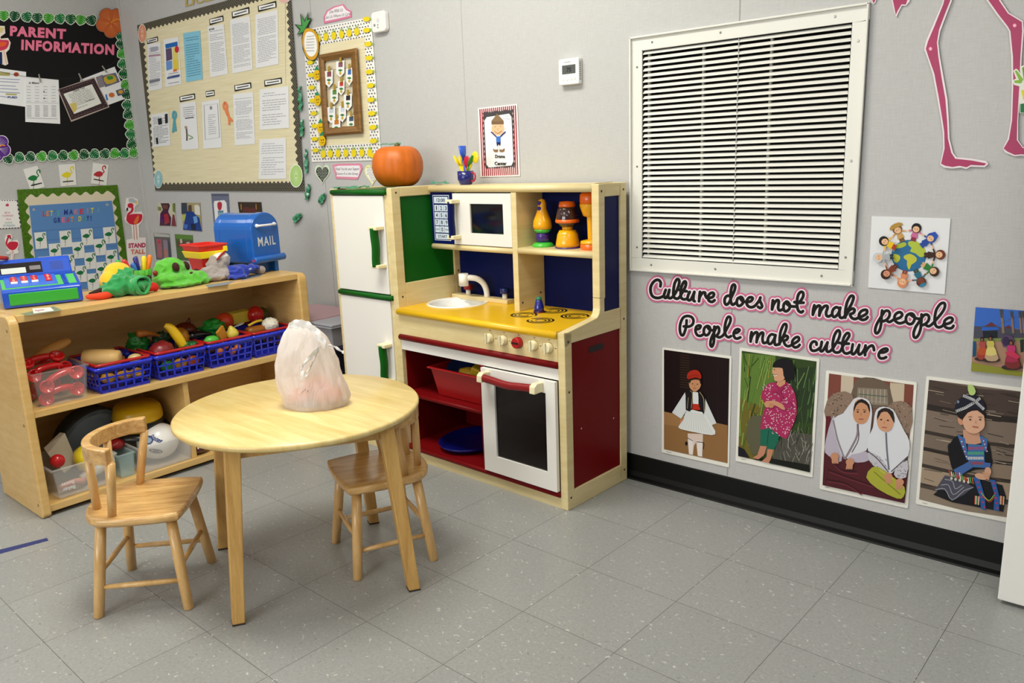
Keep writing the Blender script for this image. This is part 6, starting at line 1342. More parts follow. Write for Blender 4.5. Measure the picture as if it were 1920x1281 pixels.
# --- two line wall quote, one cut-out per word
def script(name, org, strokes, w_, lab, lift=.003):
    """a cut-out word: black strokes on a white edge on a pink edge, each layer one clean outline grown from the strokes"""
    import numpy as np
    A = Art('B', org, lift=lift); sc = org[2]; g = sc*.42; segs = []
    for s_ in strokes:
        P = crom([(x, y, 0) for x, y in s_], 6) if len(s_) > 2 else [Vector((x, y, 0)) for x, y in s_]
        segs += [((P[i].x, P[i].y), (P[i+1].x, P[i+1].y)) for i in range(len(P)-1)]
    w_ *= 1.17; S = np.array(segs); pad = w_/2+8*sc
    x0, y0 = S[..., 0].min()-pad, S[..., 1].min()-pad; x1, y1 = S[..., 0].max()+pad, S[..., 1].max()+pad
    nx, ny = int((x1-x0)/g)+1, int((y1-y0)/g)+1
    X, Y = np.meshgrid(x0+g*np.arange(nx+1), y0+g*np.arange(ny+1)); D = np.full(X.shape, 1e9)
    for (ax, ay), (bx_, by_) in segs:
        dx, dy = bx_-ax, by_-ay; l2 = dx*dx+dy*dy+1e-9; t = np.clip(((X-ax)*dx+(Y-ay)*dy)/l2, 0, 1)
        D = np.minimum(D, np.hypot(X-ax-t*dx, Y-ay-t*dy))
    for r, c, dz in ((w_/2+5.4*sc, 'cf6a92', .0), (w_/2+2.4*sc, 'efe4ea', .0006), (w_/2, '151312', .0012)):
        A.lift = lift+dz; A.col(c); F = D-r; idx = {}; vs = []; fs = []
        def vid(k, p):
            if k not in idx: idx[k] = len(vs); vs.append(A.W(p[0], p[1]))
            return idx[k]
        for j in range(ny):
            for i in range(nx):
                q = ((i, j), (i+1, j), (i+1, j+1), (i, j+1)); f = [F[b, a] for a, b in q]
                if min(f) >= 0: continue
                poly = []
                for k in range(4):
                    a, b = q[k], q[(k+1) % 4]; fa, fb = f[k], f[(k+1) % 4]
                    if fa < 0: poly.append(vid(a, (x0+g*a[0], y0+g*a[1])))
                    if (fa < 0) != (fb < 0):
                        u = fa/(fa-fb); poly.append(vid(tuple(sorted((a, b))), (x0+g*(a[0]+(b[0]-a[0])*u), y0+g*(a[1]+(b[1]-a[1])*u))))
                if len(poly) > 2: fs.append(poly)
        A.mb.add(vs, fs)
    return A.done(name, lab, 'lettering', 'words of the two line wall quote')
C1, C2, C3, C4, C5 = (1200, 510, 8), (1430, 530, 9.143), (1620, 550, 10.667), (1260, 580, 7.68), (1500, 600, 10.667)
script('quote_word', C1, [[(305,215),(310,160),(280,122),(235,125),(190,165),(160,230),(160,300),(185,360),(235,388),(290,388),(350,365)],
 [(385,270),(370,310),(360,350),(370,385),(395,385),(425,330),(440,270)], [(440,270),(425,330),(425,380),(450,395),(480,380),(530,320),(570,230),(590,150),(575,112),(550,115),(520,170),(505,250),(500,330),(515,385),(555,402),(590,380),(640,300),(680,220),(690,165),(675,142),(650,160),(620,230),(610,310),(615,380),(650,410),(705,405)],
 [(575,265),(635,285),(700,290)], [(745,300),(722,350),(712,400),(730,425),(760,415),(790,360),(815,300)], [(815,300),(802,360),(800,420),(818,440)],
 [(900,300),(890,370),(885,440)], [(885,430),(900,370),(940,312),(975,312),(978,345),(1000,388),(1040,390),(1090,375),(1110,335),(1090,312),(1050,325),(1020,370),(1032,430),(1080,450),(1118,425)]], 38, 'black cursive word Culture, first of the upper line')
script('quote_word', C1, [[(1350,360),(1305,360),(1272,400),(1270,460),(1295,492),(1335,460),(1370,380),(1412,290),(1428,220),(1410,190),(1382,210),(1362,290),(1357,380),(1367,460),(1392,492),(1440,460)],
 [(1500,380),(1465,400),(1450,450),(1465,500),(1500,507),(1540,470),(1545,410),(1520,378),(1500,385),(1530,432),(1590,450),(1660,440),(1690,400),(1670,380),(1630,390),(1600,440),(1610,500),(1660,530),(1720,510),(1780,440),(1805,385)],
 [(1805,385),(1797,430),(1822,480),(1830,520),(1802,542),(1772,525)]], 38, 'black cursive word does in the upper line')
script('quote_word', C2, [[(175,305),(165,380),(160,460)], [(165,440),(190,370),(240,305),(275,315),(270,380),(265,440),(290,477),(340,460)],
 [(410,325),(370,360),(355,420),(370,480),(410,490),(455,450),(465,390),(440,342),(412,328),(422,372),(480,405),(570,412)], [(690,490),(660,510),(612,480),(590,400),(590,300),(610,210),(650,162),(690,172),(695,230),(660,300),(612,350)], [(545,335),(620,345),(700,345)]], 44, 'black cursive word not in the upper line')
script('quote_word', C2, [[(885,390),(865,470),(860,550)], [(865,530),(900,450),(950,397),(985,410),(975,490),(970,565)], [(975,540),(1010,460),(1060,405),(1105,402),(1110,440),(1087,510),(1095,565),(1130,580),(1180,555)],
 [(1310,440),(1260,422),(1210,460),(1190,530),(1212,585),(1250,580),(1300,520),(1330,430)], [(1330,430),(1315,500),(1320,580),(1350,605),(1400,580),(1470,460),(1530,350),(1558,260),(1540,227),(1500,240),(1450,330),(1425,430),(1415,520),(1415,600)],
 [(1430,560),(1480,480),(1540,447),(1575,470),(1555,520),(1502,545),(1522,600),(1580,625),(1645,600),(1720,570),(1780,530),(1788,480),(1750,467),(1690,490),(1652,550),(1660,612),(1712,640),(1770,625),(1798,592)]], 44, 'black cursive word make in the upper line, left of people')
script('quote_word', C3, [[(362,345),(352,430),(347,540),(335,650),(310,740),(268,798),(232,790),(222,730),(250,630),(310,520),(370,430),(420,360),(480,352),(513,400),(500,470),(450,530),(385,560)], [(450,545),(510,575),(590,530),(660,510),(730,480),(762,430),(740,387),(690,382),(632,420),(607,490),(632,560),(700,600),(770,590),(830,560)],
 [(920,407),(862,440),(837,510),(852,580),(910,618),(968,600),(1008,530),(1008,460),(970,412),(922,410),(970,460),(1060,505),(1135,510)], [(1150,425),(1150,500),(1140,620),(1128,720),(1090,830),(1040,888),(998,870),(992,790),(1030,680),(1090,590),(1150,500),(1210,432),(1270,432),(1300,480),(1285,550),(1230,610),(1165,640)],
 [(1230,632),(1290,660),(1360,620),(1450,520),(1550,400),(1608,300),(1618,220),(1585,192),(1522,220),(1452,320),(1422,430),(1412,540),(1432,640),(1490,682),(1560,660),(1600,620),(1670,610),(1740,580),(1772,530),(1750,492),(1690,492),(1622,540),(1602,610),(1632,680),(1700,703),(1760,690),(1788,652)]], 50, 'black cursive word people at the right end of the upper line')
script('quote_word', C4, [[(210,160),(205,230),(187,310),(160,373),(128,360),(112,290),(122,200),(162,120),(220,97),(280,112),(308,160),(293,220),(240,250),(170,247)],
 [(350,290),(390,280),(413,245),(390,232),(352,250),(337,310),(362,370),(410,383),(450,362)], [(500,242),(467,270),(457,330),(482,373),(520,363),(548,310),(543,260),(512,242),(532,288),(590,305)],
 [(610,250),(605,330),(605,420),(598,490),(575,538),(552,510),(562,430),(600,340),(645,257),(675,270),(675,330),(642,378),(612,385)], [(640,387),(680,405),(735,375),(790,280),(835,190),(843,130),(820,107),(792,130),(767,210),(757,300),(772,370),(810,403),(848,388)],
 [(890,345),(940,335),(973,302),(950,287),(912,300),(887,350),(902,408),(940,423),(983,405)]], 35, 'black cursive word People, first of the lower line')
script('quote_word', C4, [[(1145,330),(1132,400),(1132,465)],[(1135,440),(1160,375),(1205,332),(1230,345),(1222,410),(1217,475)],[(1220,450),(1250,380),(1290,337),(1313,350),(1302,420),(1312,480),(1345,483),(1385,460)],
 [(1475,370),(1430,362),(1392,400),(1377,460),(1397,498),(1430,490),(1470,430),(1490,372)],[(1490,372),(1477,440),(1482,505),(1510,513),(1545,490),(1600,390),(1640,290),(1648,230),(1630,212),(1602,230),(1567,310),(1552,400),(1547,505)],
 [(1555,480),(1600,410),(1640,382),(1668,400),(1650,440),(1612,460),(1632,513),(1680,533),(1735,505),(1790,475),(1828,440),(1818,402),(1780,407),(1737,450),(1732,510),(1765,548),(1810,540),(1838,512)]], 35, 'black cursive word make in the lower line')
script('quote_word', C5, [[(330,495),(325,452),(280,432),(232,460),(207,530),(227,600),(280,618),(340,600),(395,560)], [(435,440),(420,520),(402,590),(422,628),(460,610),(510,530),(550,450)],[(550,450),(532,530),(532,610),(560,638),(620,610),(700,500),(770,380),(798,280),(783,217),(740,222),(692,300),(662,410),(652,530),(672,620),(730,653),(800,630),(860,520),(930,410),(983,320),(973,267),(930,272),(882,340),(852,440),(847,550),(872,640),(930,673),(1005,645)],
 [(770,455),(870,475),(975,475)], [(1055,490),(1040,570),(1032,650),(1057,688),(1100,660),(1150,580),(1185,500)],[(1185,500),(1167,590),(1167,660),(1190,693),(1240,660),(1290,580),(1310,512)],[(1310,512),(1302,620),(1300,705)],[(1305,650),(1370,550),(1440,512),(1470,550),(1480,605)],
 [(1590,650),(1670,650),(1740,620),(1743,582),(1690,577),(1612,620),(1572,700),(1602,763),(1670,768),(1722,745)]], 50, 'black cursive word culture at the end of the lower line')
# --- globe poster
O6 = (1600, 380, 3.769)
A = Art('B', O6, lift=.003, rough=.35)
A.sheet([(130, 95), (688, 112), (645, 648), (104, 600)], 'e4e4e6')
gx, gy = 392, 375
A.disc(gx, gy, 124, 112, '2a6a98', 0, 36).up()
A.poly([(300, 300), (360, 280), (375, 300), (340, 320), (300, 325), (285, 350), (280, 330)], 'a8b83a', 2).poly([(275, 365), (320, 370), (332, 395), (310, 425), (285, 410)], 'b8bc3c', 2).poly([(390, 275), (450, 275), (500, 320), (512, 350), (500, 380), (470, 385), (440, 360), (400, 345), (412, 320), (392, 305)], 'b0c044', 2).poly([(360, 375), (405, 362), (448, 392), (440, 420), (410, 440), (395, 478), (378, 440), (380, 410), (358, 395)], 'c0c040', 2).up()
def kid(hx, hy, hair, cloth, legs, hat=None, skin='e8b890', long=0):
    dx, dy = hx-gx, hy-gy; d = math.hypot(dx, dy); ux, uy = dx/d, dy/d; vx, vy = -uy, ux
    f = 112; X = lambda a, b_: (gx+ux*a+vx*b_, gy+uy*a+vy*b_)
    A.line([X(f-4, -10), X(f+38, -8)], 17, legs).line([X(f-4, 10), X(f+38, 8)], 17, legs).up(.5)
    A.line([X(f+72, -10), X(f+60, -46)], 11, cloth, round_=True).line([X(f+72, 10), X(f+60, 46)], 11, cloth, round_=True).disc(*X(f+58, -48), 7, 7, skin).disc(*X(f+58, 48), 7, 7, skin)
    A.poly([X(f+22, -26), X(f+80, -13), X(f+80, 13), X(f+22, 26)], cloth).up(.5)
    A.disc(*X(d, 0), 35, 35, hair).up(.5).disc(*X(d-9, 0), 24, 22, skin).up(.5)
    A.disc(*X(d-8, -9), 3, 3, '2a2020', 0, 8).disc(*X(d-8, 9), 3, 3, '2a2020', 0, 8)
    if hat: A.poly([X(d+12, -hat[1]), X(d+14, hat[1]), X(d+hat[2], hat[1]*.55), X(d+hat[2], -hat[1]*.55)], hat[0], 2 if hat[1] > 40 else 0)
    A.up(.5)
for a in ((310, 188, '7a5a30', 'c89a58', '7a5428', ('b08a3c', 50, 40)), (446, 180, '141010', 'c86a98', '8c2c44'), (552, 248, '2a4c9c', '24489c', '24489c', ('2850b0', 32, 46)), (615, 368, '6a3420', '3c2418', '3c2418'), (572, 488, '40281c', '2f7a34', 'd8a878'), (480, 562, '5c2c20', '2a6c84', '3a4a3c', ('2a80a0', 26, 34), '7c4030'), (345, 568, 'd88a60', 'd88a60', '8c4430'), (228, 508, '3c2018', '7c3a24', '5c2c20', None, 'd09070'), (172, 388, 'c8ccd0', 'a8acb0', '24303c'), (215, 272, '1c1614', 'e8c020', 'b03020')): kid(*a)
A.done('globe_poster', 'white poster of children standing around a globe', 'poster')
# --- dance photograph
O8 = (1800, 560, 8.008)
A = Art('B', O8, lift=.003, rough=.3)
A.sheet([(235, 128), (1150, 195), (1110, 1190), (165, 1088)], 'a8846c')
A.P([(235, 128), (1150, 195), (1138, 470), (212, 415)], '3a68c0').P([(212, 415), (330, 420), (400, 400), (470, 355), (545, 410), (640, 440), (730, 400), (800, 455), (1138, 480), (1130, 620), (200, 620)], '4a4a58').P([(205, 600), (1130, 590), (1128, 640), (202, 640)], '7c8a4c')
A.P([(330, 430), (570, 430), (590, 470), (320, 480)], '2c60c0').P([(380, 410), (470, 352), (550, 412)], '6c3038').P([(680, 440), (730, 398), (780, 445)], '6c3038').P([(340, 490), (560, 480), (560, 590), (350, 590)], '20242c')
for x, w_ in ((640, 38), (790, 32), (910, 28), (950, 24)): A.poly([(x-w_*1.1, 160 if x < 700 else 190), (x-w_*.1, 160 if x < 700 else 190), (x+w_*.8, 520), (x-w_*.2, 520)], '8a7468').up(.5).poly([(x-w_*1.2, 160 if x < 700 else 190), (x, 160 if x < 700 else 190), (x, 300), (x-w_*.8, 280)], '4c4840').up(.5)
A.P([(175, 960), (1115, 1130), (1110, 1190), (165, 1088)], '8a8a34')
A.P([(195, 640), (240, 650), (235, 860), (188, 880)], '1c4c70')
def dancer(x, y, s, top, sk, rim, hair='2c1a18'):
    A.disc(x+s*.1, y+s*2.6, s*1.3, s*.35, '3a2a28'); A.up(.5); A.poly([(x-s*.8, y+s*2.3), (x-s*.3, y+s*.6), (x+s*.4, y+s*.6), (x+s*1.2, y+s*2.4), (x+s*.2, y+s*2.8)], rim, 2).up(.5)
    A.poly([(x-s*.6, y+s*1.9), (x-s*.3, y+s*.5), (x+s*.4, y+s*.5), (x+s*.9, y+s*1.8)], sk, 2).up(.5).poly([(x-s*.45, y-s*.1), (x+s*.45, y-s*.1), (x+s*.5, y+s*.7), (x-s*.4, y+s*.7)], top, 2).up(.5).disc(x, y-s*.5, s*.3, s*.38, hair).up(.5).disc(x, y-s*.42, s*.18, s*.24, '8a5a48').up(.5)
dancer(330, 660, 95, 'a84c44', 'b4502c', '9c3c34'); dancer(455, 650, 105, 'c8b85c', 'd8c878', 'b89c7c'); A.P([(610, 620), (680, 545), (780, 560), (820, 640), (760, 720), (650, 730)], '5a4868'); 
A.disc(690, 640, 55, 70, '3a2c4c').up(); dancer(765, 720, 120, 'c03870', 'a83050', '7c3030'); A.P([(680, 800), (800, 790), (915, 880), (850, 910), (690, 840)], 'c83858'); A.P([(900, 620), (960, 610), (955, 800), (910, 810)], '24342c')
for k in range(16): A.poly([(560+22*k, 385-9*k), (575+22*k, 380-9*k), (570+22*k, 400-9*k)], ('2c6c4c', 'a03c3c', '3c4c9c')[k % 3])
A.done('dance_photograph', 'photograph of dancers in wide ruffled skirts under palm trees', 'photograph')
# --- four portrait posters with white rounded borders
O7 = (1220, 640, 4.744)
def rquad(q, r):
    out = []
    for i in range(4):
        p, a, b_ = Vector(q[i]+(0,)), Vector(q[i-1]+(0,)), Vector(q[(i+1) % 4]+(0,)); s_, e = p+(a-p).normalized()*r, p+(b_-p).normalized()*r
        for k in range(5): t = k/4; v = s_*(1-t)**2+p*2*t*(1-t)+e*t*t; out.append((v.x, v.y))
    return out
PB = 'eae7de'
A = Art('B', O7, lift=.003, rough=.3)
A.sheet(rquad([(104, 55), (720, 132), (698, 1124), (98, 988)], 12), PB)
A.P([(118, 75), (700, 155), (683, 1085), (118, 960)], '1c1012')
for k in range(14): A.line([(262, 120+22*k), (345, 130+22*k)], 8, '3a2a1c')
A.line([(420, 130), (418, 660)], 4, '2c1a1a').line([(600, 160), (596, 720)], 4, '2c1a1a').line([(480, 200), (478, 600)], 3, '2a1818').up()
A.P([(118, 625), (684, 748), (683, 1085), (118, 960)], '8e6840').P([(118, 625), (300, 665), (400, 780), (118, 740)], '9c744a')
A.P([(330, 820), (465, 825), (462, 940), (458, 1028), (418, 1020), (405, 900), (385, 930), (375, 1012), (340, 1005), (330, 900)], 'd9c4b8').P([(334, 865), (378, 872), (375, 1010), (342, 1003)], 'e4dcd8').P([(412, 885), (462, 890), (458, 1028), (418, 1020)], 'e4dcd8')
A.line([(325, 860), (375, 885)], 5, '1a1414').line([(410, 895), (470, 905), (468, 960)], 6, '1a1414', 3).disc(318, 910, 12, 18, '1a1414').up()
A.P([(305, 455), (190, 635), (270, 690), (330, 600)], 'd2d6d6', 1).P([(480, 500), (585, 730), (520, 755), (470, 640)], 'd2d6d6', 1)
A.disc(280, 715, 20, 26, 'b87c5c').disc(525, 775, 20, 22, 'c08a6c').up()
A.P([(325, 610), (430, 625), (480, 650), (575, 800), (545, 835), (420, 815), (300, 790), (245, 765), (290, 700)], 'dcdedc', 2)
for k in range(13): A.line([(330+k*11, 625+k*2), (262+k*24, 770+k*4.5)], 2.5, 'b8bcba')
A.up().P([(372, 555), (440, 560), (440, 612), (368, 608)], 'b83020').P([(375, 450), (425, 455), (425, 560), (375, 556)], 'd8dcdc').P([(318, 430), (345, 430), (375, 470), (372, 600), (345, 625), (312, 610), (310, 470)], '1c1a1c').P([(420, 450), (450, 460), (484, 500), (482, 600), (470, 650), (430, 580), (425, 500)], '1c1a1c')
A.line([(350, 440), (372, 470), (360, 600)], 4, 'b8a478', 3).line([(435, 450), (470, 510), (475, 620)], 4, 'b8a478', 3).line([(335, 500), (325, 600)], 3, 'b8a478').up()
A.P([(350, 350), (440, 345), (445, 400), (420, 435), (390, 450), (360, 430), (342, 395)], 'c08a64', 2).P([(340, 350), (360, 330), (440, 335), (452, 372), (440, 380), (430, 345), (365, 345), (348, 380)], '2c1a14', 2).P([(325, 330), (330, 285), (370, 258), (420, 260), (448, 300), (445, 335), (400, 325), (350, 335)], 'a82c1c', 3)
A.line([(335, 320), (390, 300), (440, 312)], 4, '7c1c14', 3).line([(330, 340), (400, 322), (446, 335)], 4, '7c1c14', 3).disc(372, 378, 6, 4, '1c1414').disc(415, 382, 6, 4, '1c1414').line([(392, 388), (388, 402)], 3, 'a06c4c').line([(378, 418), (402, 420)], 5, '9c4c40')
A.text('Greece', 140, 986, 44, 8, '2a2a2a', .2, 0, .02)
A.done('portrait_poster', 'poster of a child in red cap, black vest and white pleated skirt', 'poster')
A = Art('B', O7, lift=.003, rough=.3)
A.sheet(rquad([(792, 55), (1503, 155), (1440, 1213), (755, 1065)], 12), PB)
q2 = [(810, 85), (1476, 180), (1417, 1168), (778, 1022)]
A.P(q2, '33461f'); qf = quad_uv(q2); rnd = random.Random(11)
A.P([qf(0, .02), qf(.45, 0), qf(.5, .6), qf(0, .6)], '5d7a34').P([qf(0, .45), qf(.35, .5), qf(.3, 1), qf(0, 1)], '6c6428').P([qf(.62, .1), qf(1, .05), qf(1, .55), qf(.7, .6)], '28381f')
for k in range(120):
    u = rnd.random(); v = rnd.uniform(.1, .95); l_ = rnd.uniform(.08, .34); d = rnd.uniform(-.06, .1); c = rnd.choice(['7a9a48', '8aa858', '4c6a28', 'a8ac5c', '5c8438', '2c3c1c', '9c8c3c'] if u < .5 else ['4c6a34', '6c8a4c', '1c2a18', '5c7c4c', '3a5a30'])
    a, b_ = qf(u, min(.98, v)), qf(min(.99, max(.01, u+d)), max(.02, v-l_)); A.line([a, b_], rnd.uniform(4, 9), c)
A.up()
A.P([(860, 720), (900, 665), (990, 660), (1060, 700), (1060, 1000), (900, 1010), (850, 860)], '5c5a44').P([(1240, 820), (1330, 815), (1435, 830), (1418, 1160), (1060, 1090), (1130, 900)], '4e4c44')
for k in range(60):
    x = rnd.uniform(1130, 1425); y = rnd.uniform(840, 1120); A.line([(x, y), (x+rnd.uniform(-40, 40), y-rnd.uniform(30, 100))], rnd.uniform(2, 5), rnd.choice(['a8a49c', '2a2c24', '6c6a5c', '8c8880']))
A.P([(778, 935), (830, 960), (880, 1040), (778, 1020)], '1c1a24').P([(900, 1045), (1100, 1090), (1415, 1165), (1410, 1100), (1060, 1040)], '14160f')
A.P([(985, 770), (1130, 790), (1140, 860), (1100, 960), (1040, 960), (1030, 930), (975, 925), (980, 850)], '1c6450', 2).line([(1050, 790), (1035, 920)], 6, '12463a')
A.P([(975, 930), (1032, 935), (1010, 1010), (960, 1050), (905, 1040), (950, 1010)], 'c08468', 1).P([(1040, 958), (1092, 965), (1068, 1050), (1050, 1085), (985, 1070), (1030, 1030)], 'c08468', 1)
A.P([(1120, 370), (1180, 350), (1240, 390), (1285, 470), (1300, 600), (1285, 700), (1240, 800), (1200, 870), (1120, 820), (1050, 770), (975, 785), (1000, 650), (1020, 560), (985, 500), (1000, 430), (1060, 370)], 'a82c5c', 2)
rd = random.Random(3)
for k in range(210):
    x, y = rd.uniform(995, 1290), rd.uniform(380, 840)
    if y > 780 and (x < 1080 or x > 1240): continue
    if x < 1030 and 500 < y < 640: continue
    if x > 1250 and y < 440: continue
    A.disc(x, y, rd.uniform(3.5, 6.5), rd.uniform(4, 6.5), 'e4c4cc', 0, 6)
A.up().line([(1125, 365), (1135, 420), (1170, 520)], 30, '9c2454', 3).line([(1205, 375), (1150, 430), (1080, 460)], 24, '9c2454', 3).up()
A.P([(1130, 350), (1200, 345), (1195, 380), (1150, 410), (1120, 385)], 'c89070')
A.line([(1180, 590), (1120, 555), (1060, 550)], 40, 'c89070', 3, True).disc(1040, 560, 28, 30, 'c89070').disc(1072, 572, 24, 22, 'bf8462').line([(1250, 560), (1190, 590)], 44, 'a02c5c').line([(1015, 560), (985, 525)], 7, 'b8a83c').up()
A.P([(1090, 230), (1130, 180), (1190, 200), (1200, 300), (1180, 345), (1130, 358), (1100, 345), (1095, 300), (1082, 280)], 'cf9a78', 2).P([(1082, 225), (1105, 180), (1160, 155), (1230, 160), (1272, 210), (1280, 290), (1262, 340), (1210, 352), (1180, 300), (1172, 240), (1110, 235)], '171318', 2)
A.disc(1100, 252, 6, 4, '1c1414').line([(1090, 300), (1105, 308), (1125, 300)], 6, 'f0e4e0', 3).line([(1090, 296), (1108, 300), (1128, 294)], 4, '8c3c34', 3)
A.text('Japan', 806, 1052, 38, 8, '2a2a2a', .2, 0, .02)
A.done('portrait_poster', 'poster of a laughing child in a magenta dotted tunic among tall reeds', 'poster')
O9 = (1520, 680, 2.785)
A = Art('B', O9, lift=.003, rough=.3)
A.sheet(rquad([(80, 40), (555, 103), (508, 762), (46, 660)], 9), PB)
q3 = [(96, 57), (538, 117), (490, 735), (62, 640)]; A.P(q3, '7a5a50')
A.P([(96, 57), (538, 117), (530, 250), (85, 240)], '7c4438').P([(160, 66), (225, 74), (220, 190), (155, 185)], 'c8b8a4').P([(415, 105), (490, 112), (485, 230), (410, 225)], 'c4b49c').P([(225, 120), (250, 82), (330, 80), (400, 110), (420, 160), (415, 240), (220, 220)], '6a5a4c', 2).P([(245, 130), (400, 140), (405, 225), (240, 215)], '8a7c6c')
for k in range(7): A.line([(255+k*22, 140), (253+k*22, 215)], 3, 'b8b0a4')
A.line([(250, 165), (400, 178)], 4, '3c5c4c').line([(250, 195), (400, 208)], 3, 'a49c90').up()
rd = random.Random(8)
A.P([(85, 200), (140, 155), (215, 165), (230, 280), (80, 300)], '8c7464', 2).P([(400, 230), (470, 200), (530, 240), (515, 370), (420, 330)], '8c7464', 2)
for k in range(150):
    x, y = (rd.uniform(90, 225), rd.uniform(165, 290)) if k % 2 else (rd.uniform(410, 525), rd.uniform(210, 360)); A.disc(x, y, 3, 3, rd.choice(['b8a494', '5c4c3c', '9c8474', '3c3428']), 0, 5)
A.up().P([(80, 280), (105, 280), (100, 480), (70, 480)], '5c1c24').P([(70, 470), (180, 490), (320, 520), (510, 560), (490, 735), (62, 640)], '4e1a22')
for pts in ([(90, 560), (200, 600), (320, 640)], [(80, 610), (180, 630), (260, 680)], [(110, 520), (160, 560), (240, 570)]): A.line(pts, 9, '3a1018', 4).line([(x+8, y+12) for x, y in pts], 5, '6c2c34', 4)
A.up()
A.P([(108, 300), (130, 290), (165, 480), (150, 520), (118, 500), (75, 470), (80, 400)], 'b8aebe', 2).P([(200, 470), (290, 465), (310, 500), (280, 520), (215, 520), (190, 500)], 'b8aebe', 2)
A.P([(225, 190), (265, 183), (305, 200), (320, 250), (318, 300), (305, 400), (290, 460), (215, 480), (175, 505), (140, 420), (115, 300), (170, 265)], 'd5d6dc', 2)
A.line([(118, 300), (140, 400), (176, 500)], 9, '8c868c', 3).line([(246, 320), (243, 380), (215, 440), (178, 505)], 11, '8a7c84', 3).line([(246, 320), (250, 400), (215, 470)], 5, '5c4c5c', 3).up()
A.P([(232, 205), (265, 190), (305, 215), (308, 270), (290, 312), (262, 322), (235, 310), (220, 270)], 'c8906c', 2).P([(225, 260), (230, 215), (268, 190), (306, 220), (308, 265), (295, 225), (262, 208), (238, 225)], '1c1618', 2)
A.disc(246, 258, 6, 3.5, '1c1414').disc(281, 258, 6, 3.5, '1c1414').line([(238, 248), (254, 246)], 3, '2c1c18').line([(272, 246), (290, 250)], 3, '2c1c18').line([(264, 262), (262, 278)], 3, 'a87454').line([(252, 295), (276, 296)], 5, '9c5048').up()
A.P([(345, 245), (380, 230), (430, 245), (455, 290), (490, 360), (515, 410), (508, 490), (440, 560), (410, 580), (340, 520), (300, 460), (298, 400), (325, 340), (332, 285)], 'd9dae0', 2)
A.P([(300, 470), (360, 490), (410, 570), (380, 575), (330, 540), (305, 510)], 'c4c0c8', 2).P([(440, 560), (505, 510), (498, 600), (445, 600)], 'c4c0c8', 2)
for k in range(40): x, y = rd.choice([(rd.uniform(310, 400), rd.uniform(490, 560)), (rd.uniform(450, 498), rd.uniform(540, 600))]); A.disc(x, y, 2.5, 2.5, '5c5460', 0, 5)
A.line([(393, 365), (398, 460), (408, 560)], 8, '6a6c78', 3).line([(302, 465), (350, 505), (406, 572)], 5, '55505c', 3).line([(508, 490), (420, 570)], 5, '55505c').up()
A.P([(350, 265), (385, 245), (425, 262), (434, 310), (420, 350), (390, 362), (358, 345), (345, 305)], 'd09a78', 2).P([(348, 300), (352, 255), (390, 236), (430, 258), (437, 315), (422, 290), (400, 258), (368, 262)], '2a1c18', 2)
A.disc(368, 298, 6, 3.5, '1c1414').disc(403, 302, 6, 3.5, '1c1414').line([(386, 305), (383, 320)], 3, 'b07c5c').line([(372, 337), (398, 340)], 5, 'a8584c').up()
A.P([(290, 600), (320, 548), (360, 550), (420, 590), (490, 650), (485, 700), (450, 710), (350, 660)], 'a8a83c', 2).line([(330, 570), (400, 630), (470, 690)], 5, '7c7c28', 3).line([(360, 560), (430, 610)], 4, 'c8c468', 3)
for hx, hy, s_ in ((125, 490, 1), (205, 520, -1), (405, 595, 1), (465, 625, -1)):
    A.disc(hx, hy, 22, 19, 'c48c6c')
    for j in range(4): A.line([(hx+(-12+8*j), hy+8), (hx+(-14+9*j)+s_*4, hy+34)], 8, 'c48c6c', 0, True)
A.up(); A.text('Iran', 78, 652, 18, 5, '2a2a2a', .2, 0, .02)
A.done('portrait_poster', 'poster of two seated girls in white headscarves', 'poster')
A = Art('B', O9, lift=.003, rough=.3)
A.sheet(rquad([(604, 70), (1175, 140), (1100, 850), (548, 738)], 9), PB)
q4 = [(618, 90), (1150, 158), (1070, 815), (566, 714)]; A.P(q4, '6e5f54'); qf = quad_uv(q4)
for v0, v1, c in ((0, .2, '4a3c36'), (.2, .25, '2c2420'), (.25, .42, '7c6c60'), (.42, .45, '3a302a'), (.45, .56, '75665a'), (.56, .59, '2c2420'), (.59, .7, '8a7868'), (.7, .73, '3c342c'), (.73, .86, 'a08c78'), (.86, .9, '4a4038'), (.9, 1, '8c7c6c')):
    A.poly([qf(0, v0), qf(.5, v0+.02), qf(1, v0), qf(1, v1), qf(.5, v1+.02), qf(0, v1)], c)
A.up(); rd = random.Random(21)
for k in range(90): u, v = rd.random()*.8, rd.uniform(.02, .95); A.line([qf(u, v), qf(u+rd.uniform(.08, .2), v+rd.uniform(-.01, .02))], rd.uniform(1.5, 4), rd.choice(['9c8c7c', '3c322c', 'b4a490', '5c5048', '2a2420']))
A.up().P([(640, 690), (700, 640), (850, 600), (1000, 640), (1020, 700), (1005, 780), (740, 730)], '14141a')
A.P([(700, 590), (760, 600), (850, 650), (800, 690), (740, 720), (700, 665), (650, 665)], '4c4a58', 1)
for pts in ([(650, 665), (700, 660), (738, 718), (800, 670), (850, 652)], [(680, 640), (720, 640), (745, 690), (800, 650)], [(700, 610), (740, 620), (755, 660), (790, 640)]): A.line(pts, 4, '9c9ca4', 3)
A.up().P([(770, 380), (730, 420), (715, 440), (735, 545), (770, 590), (860, 560), (940, 550), (945, 500), (930, 420), (885, 380)], '0e0e14', 2)
A.P([(795, 350), (880, 360), (890, 420), (850, 430), (800, 420)], 'c8967c').P([(765, 375), (805, 395), (825, 500), (815, 510), (800, 470)], '3c6ca8').P([(880, 380), (925, 400), (918, 470), (900, 450)], '3c6ca8').P([(820, 425), (905, 430), (910, 550), (825, 545)], '3f6aa0')
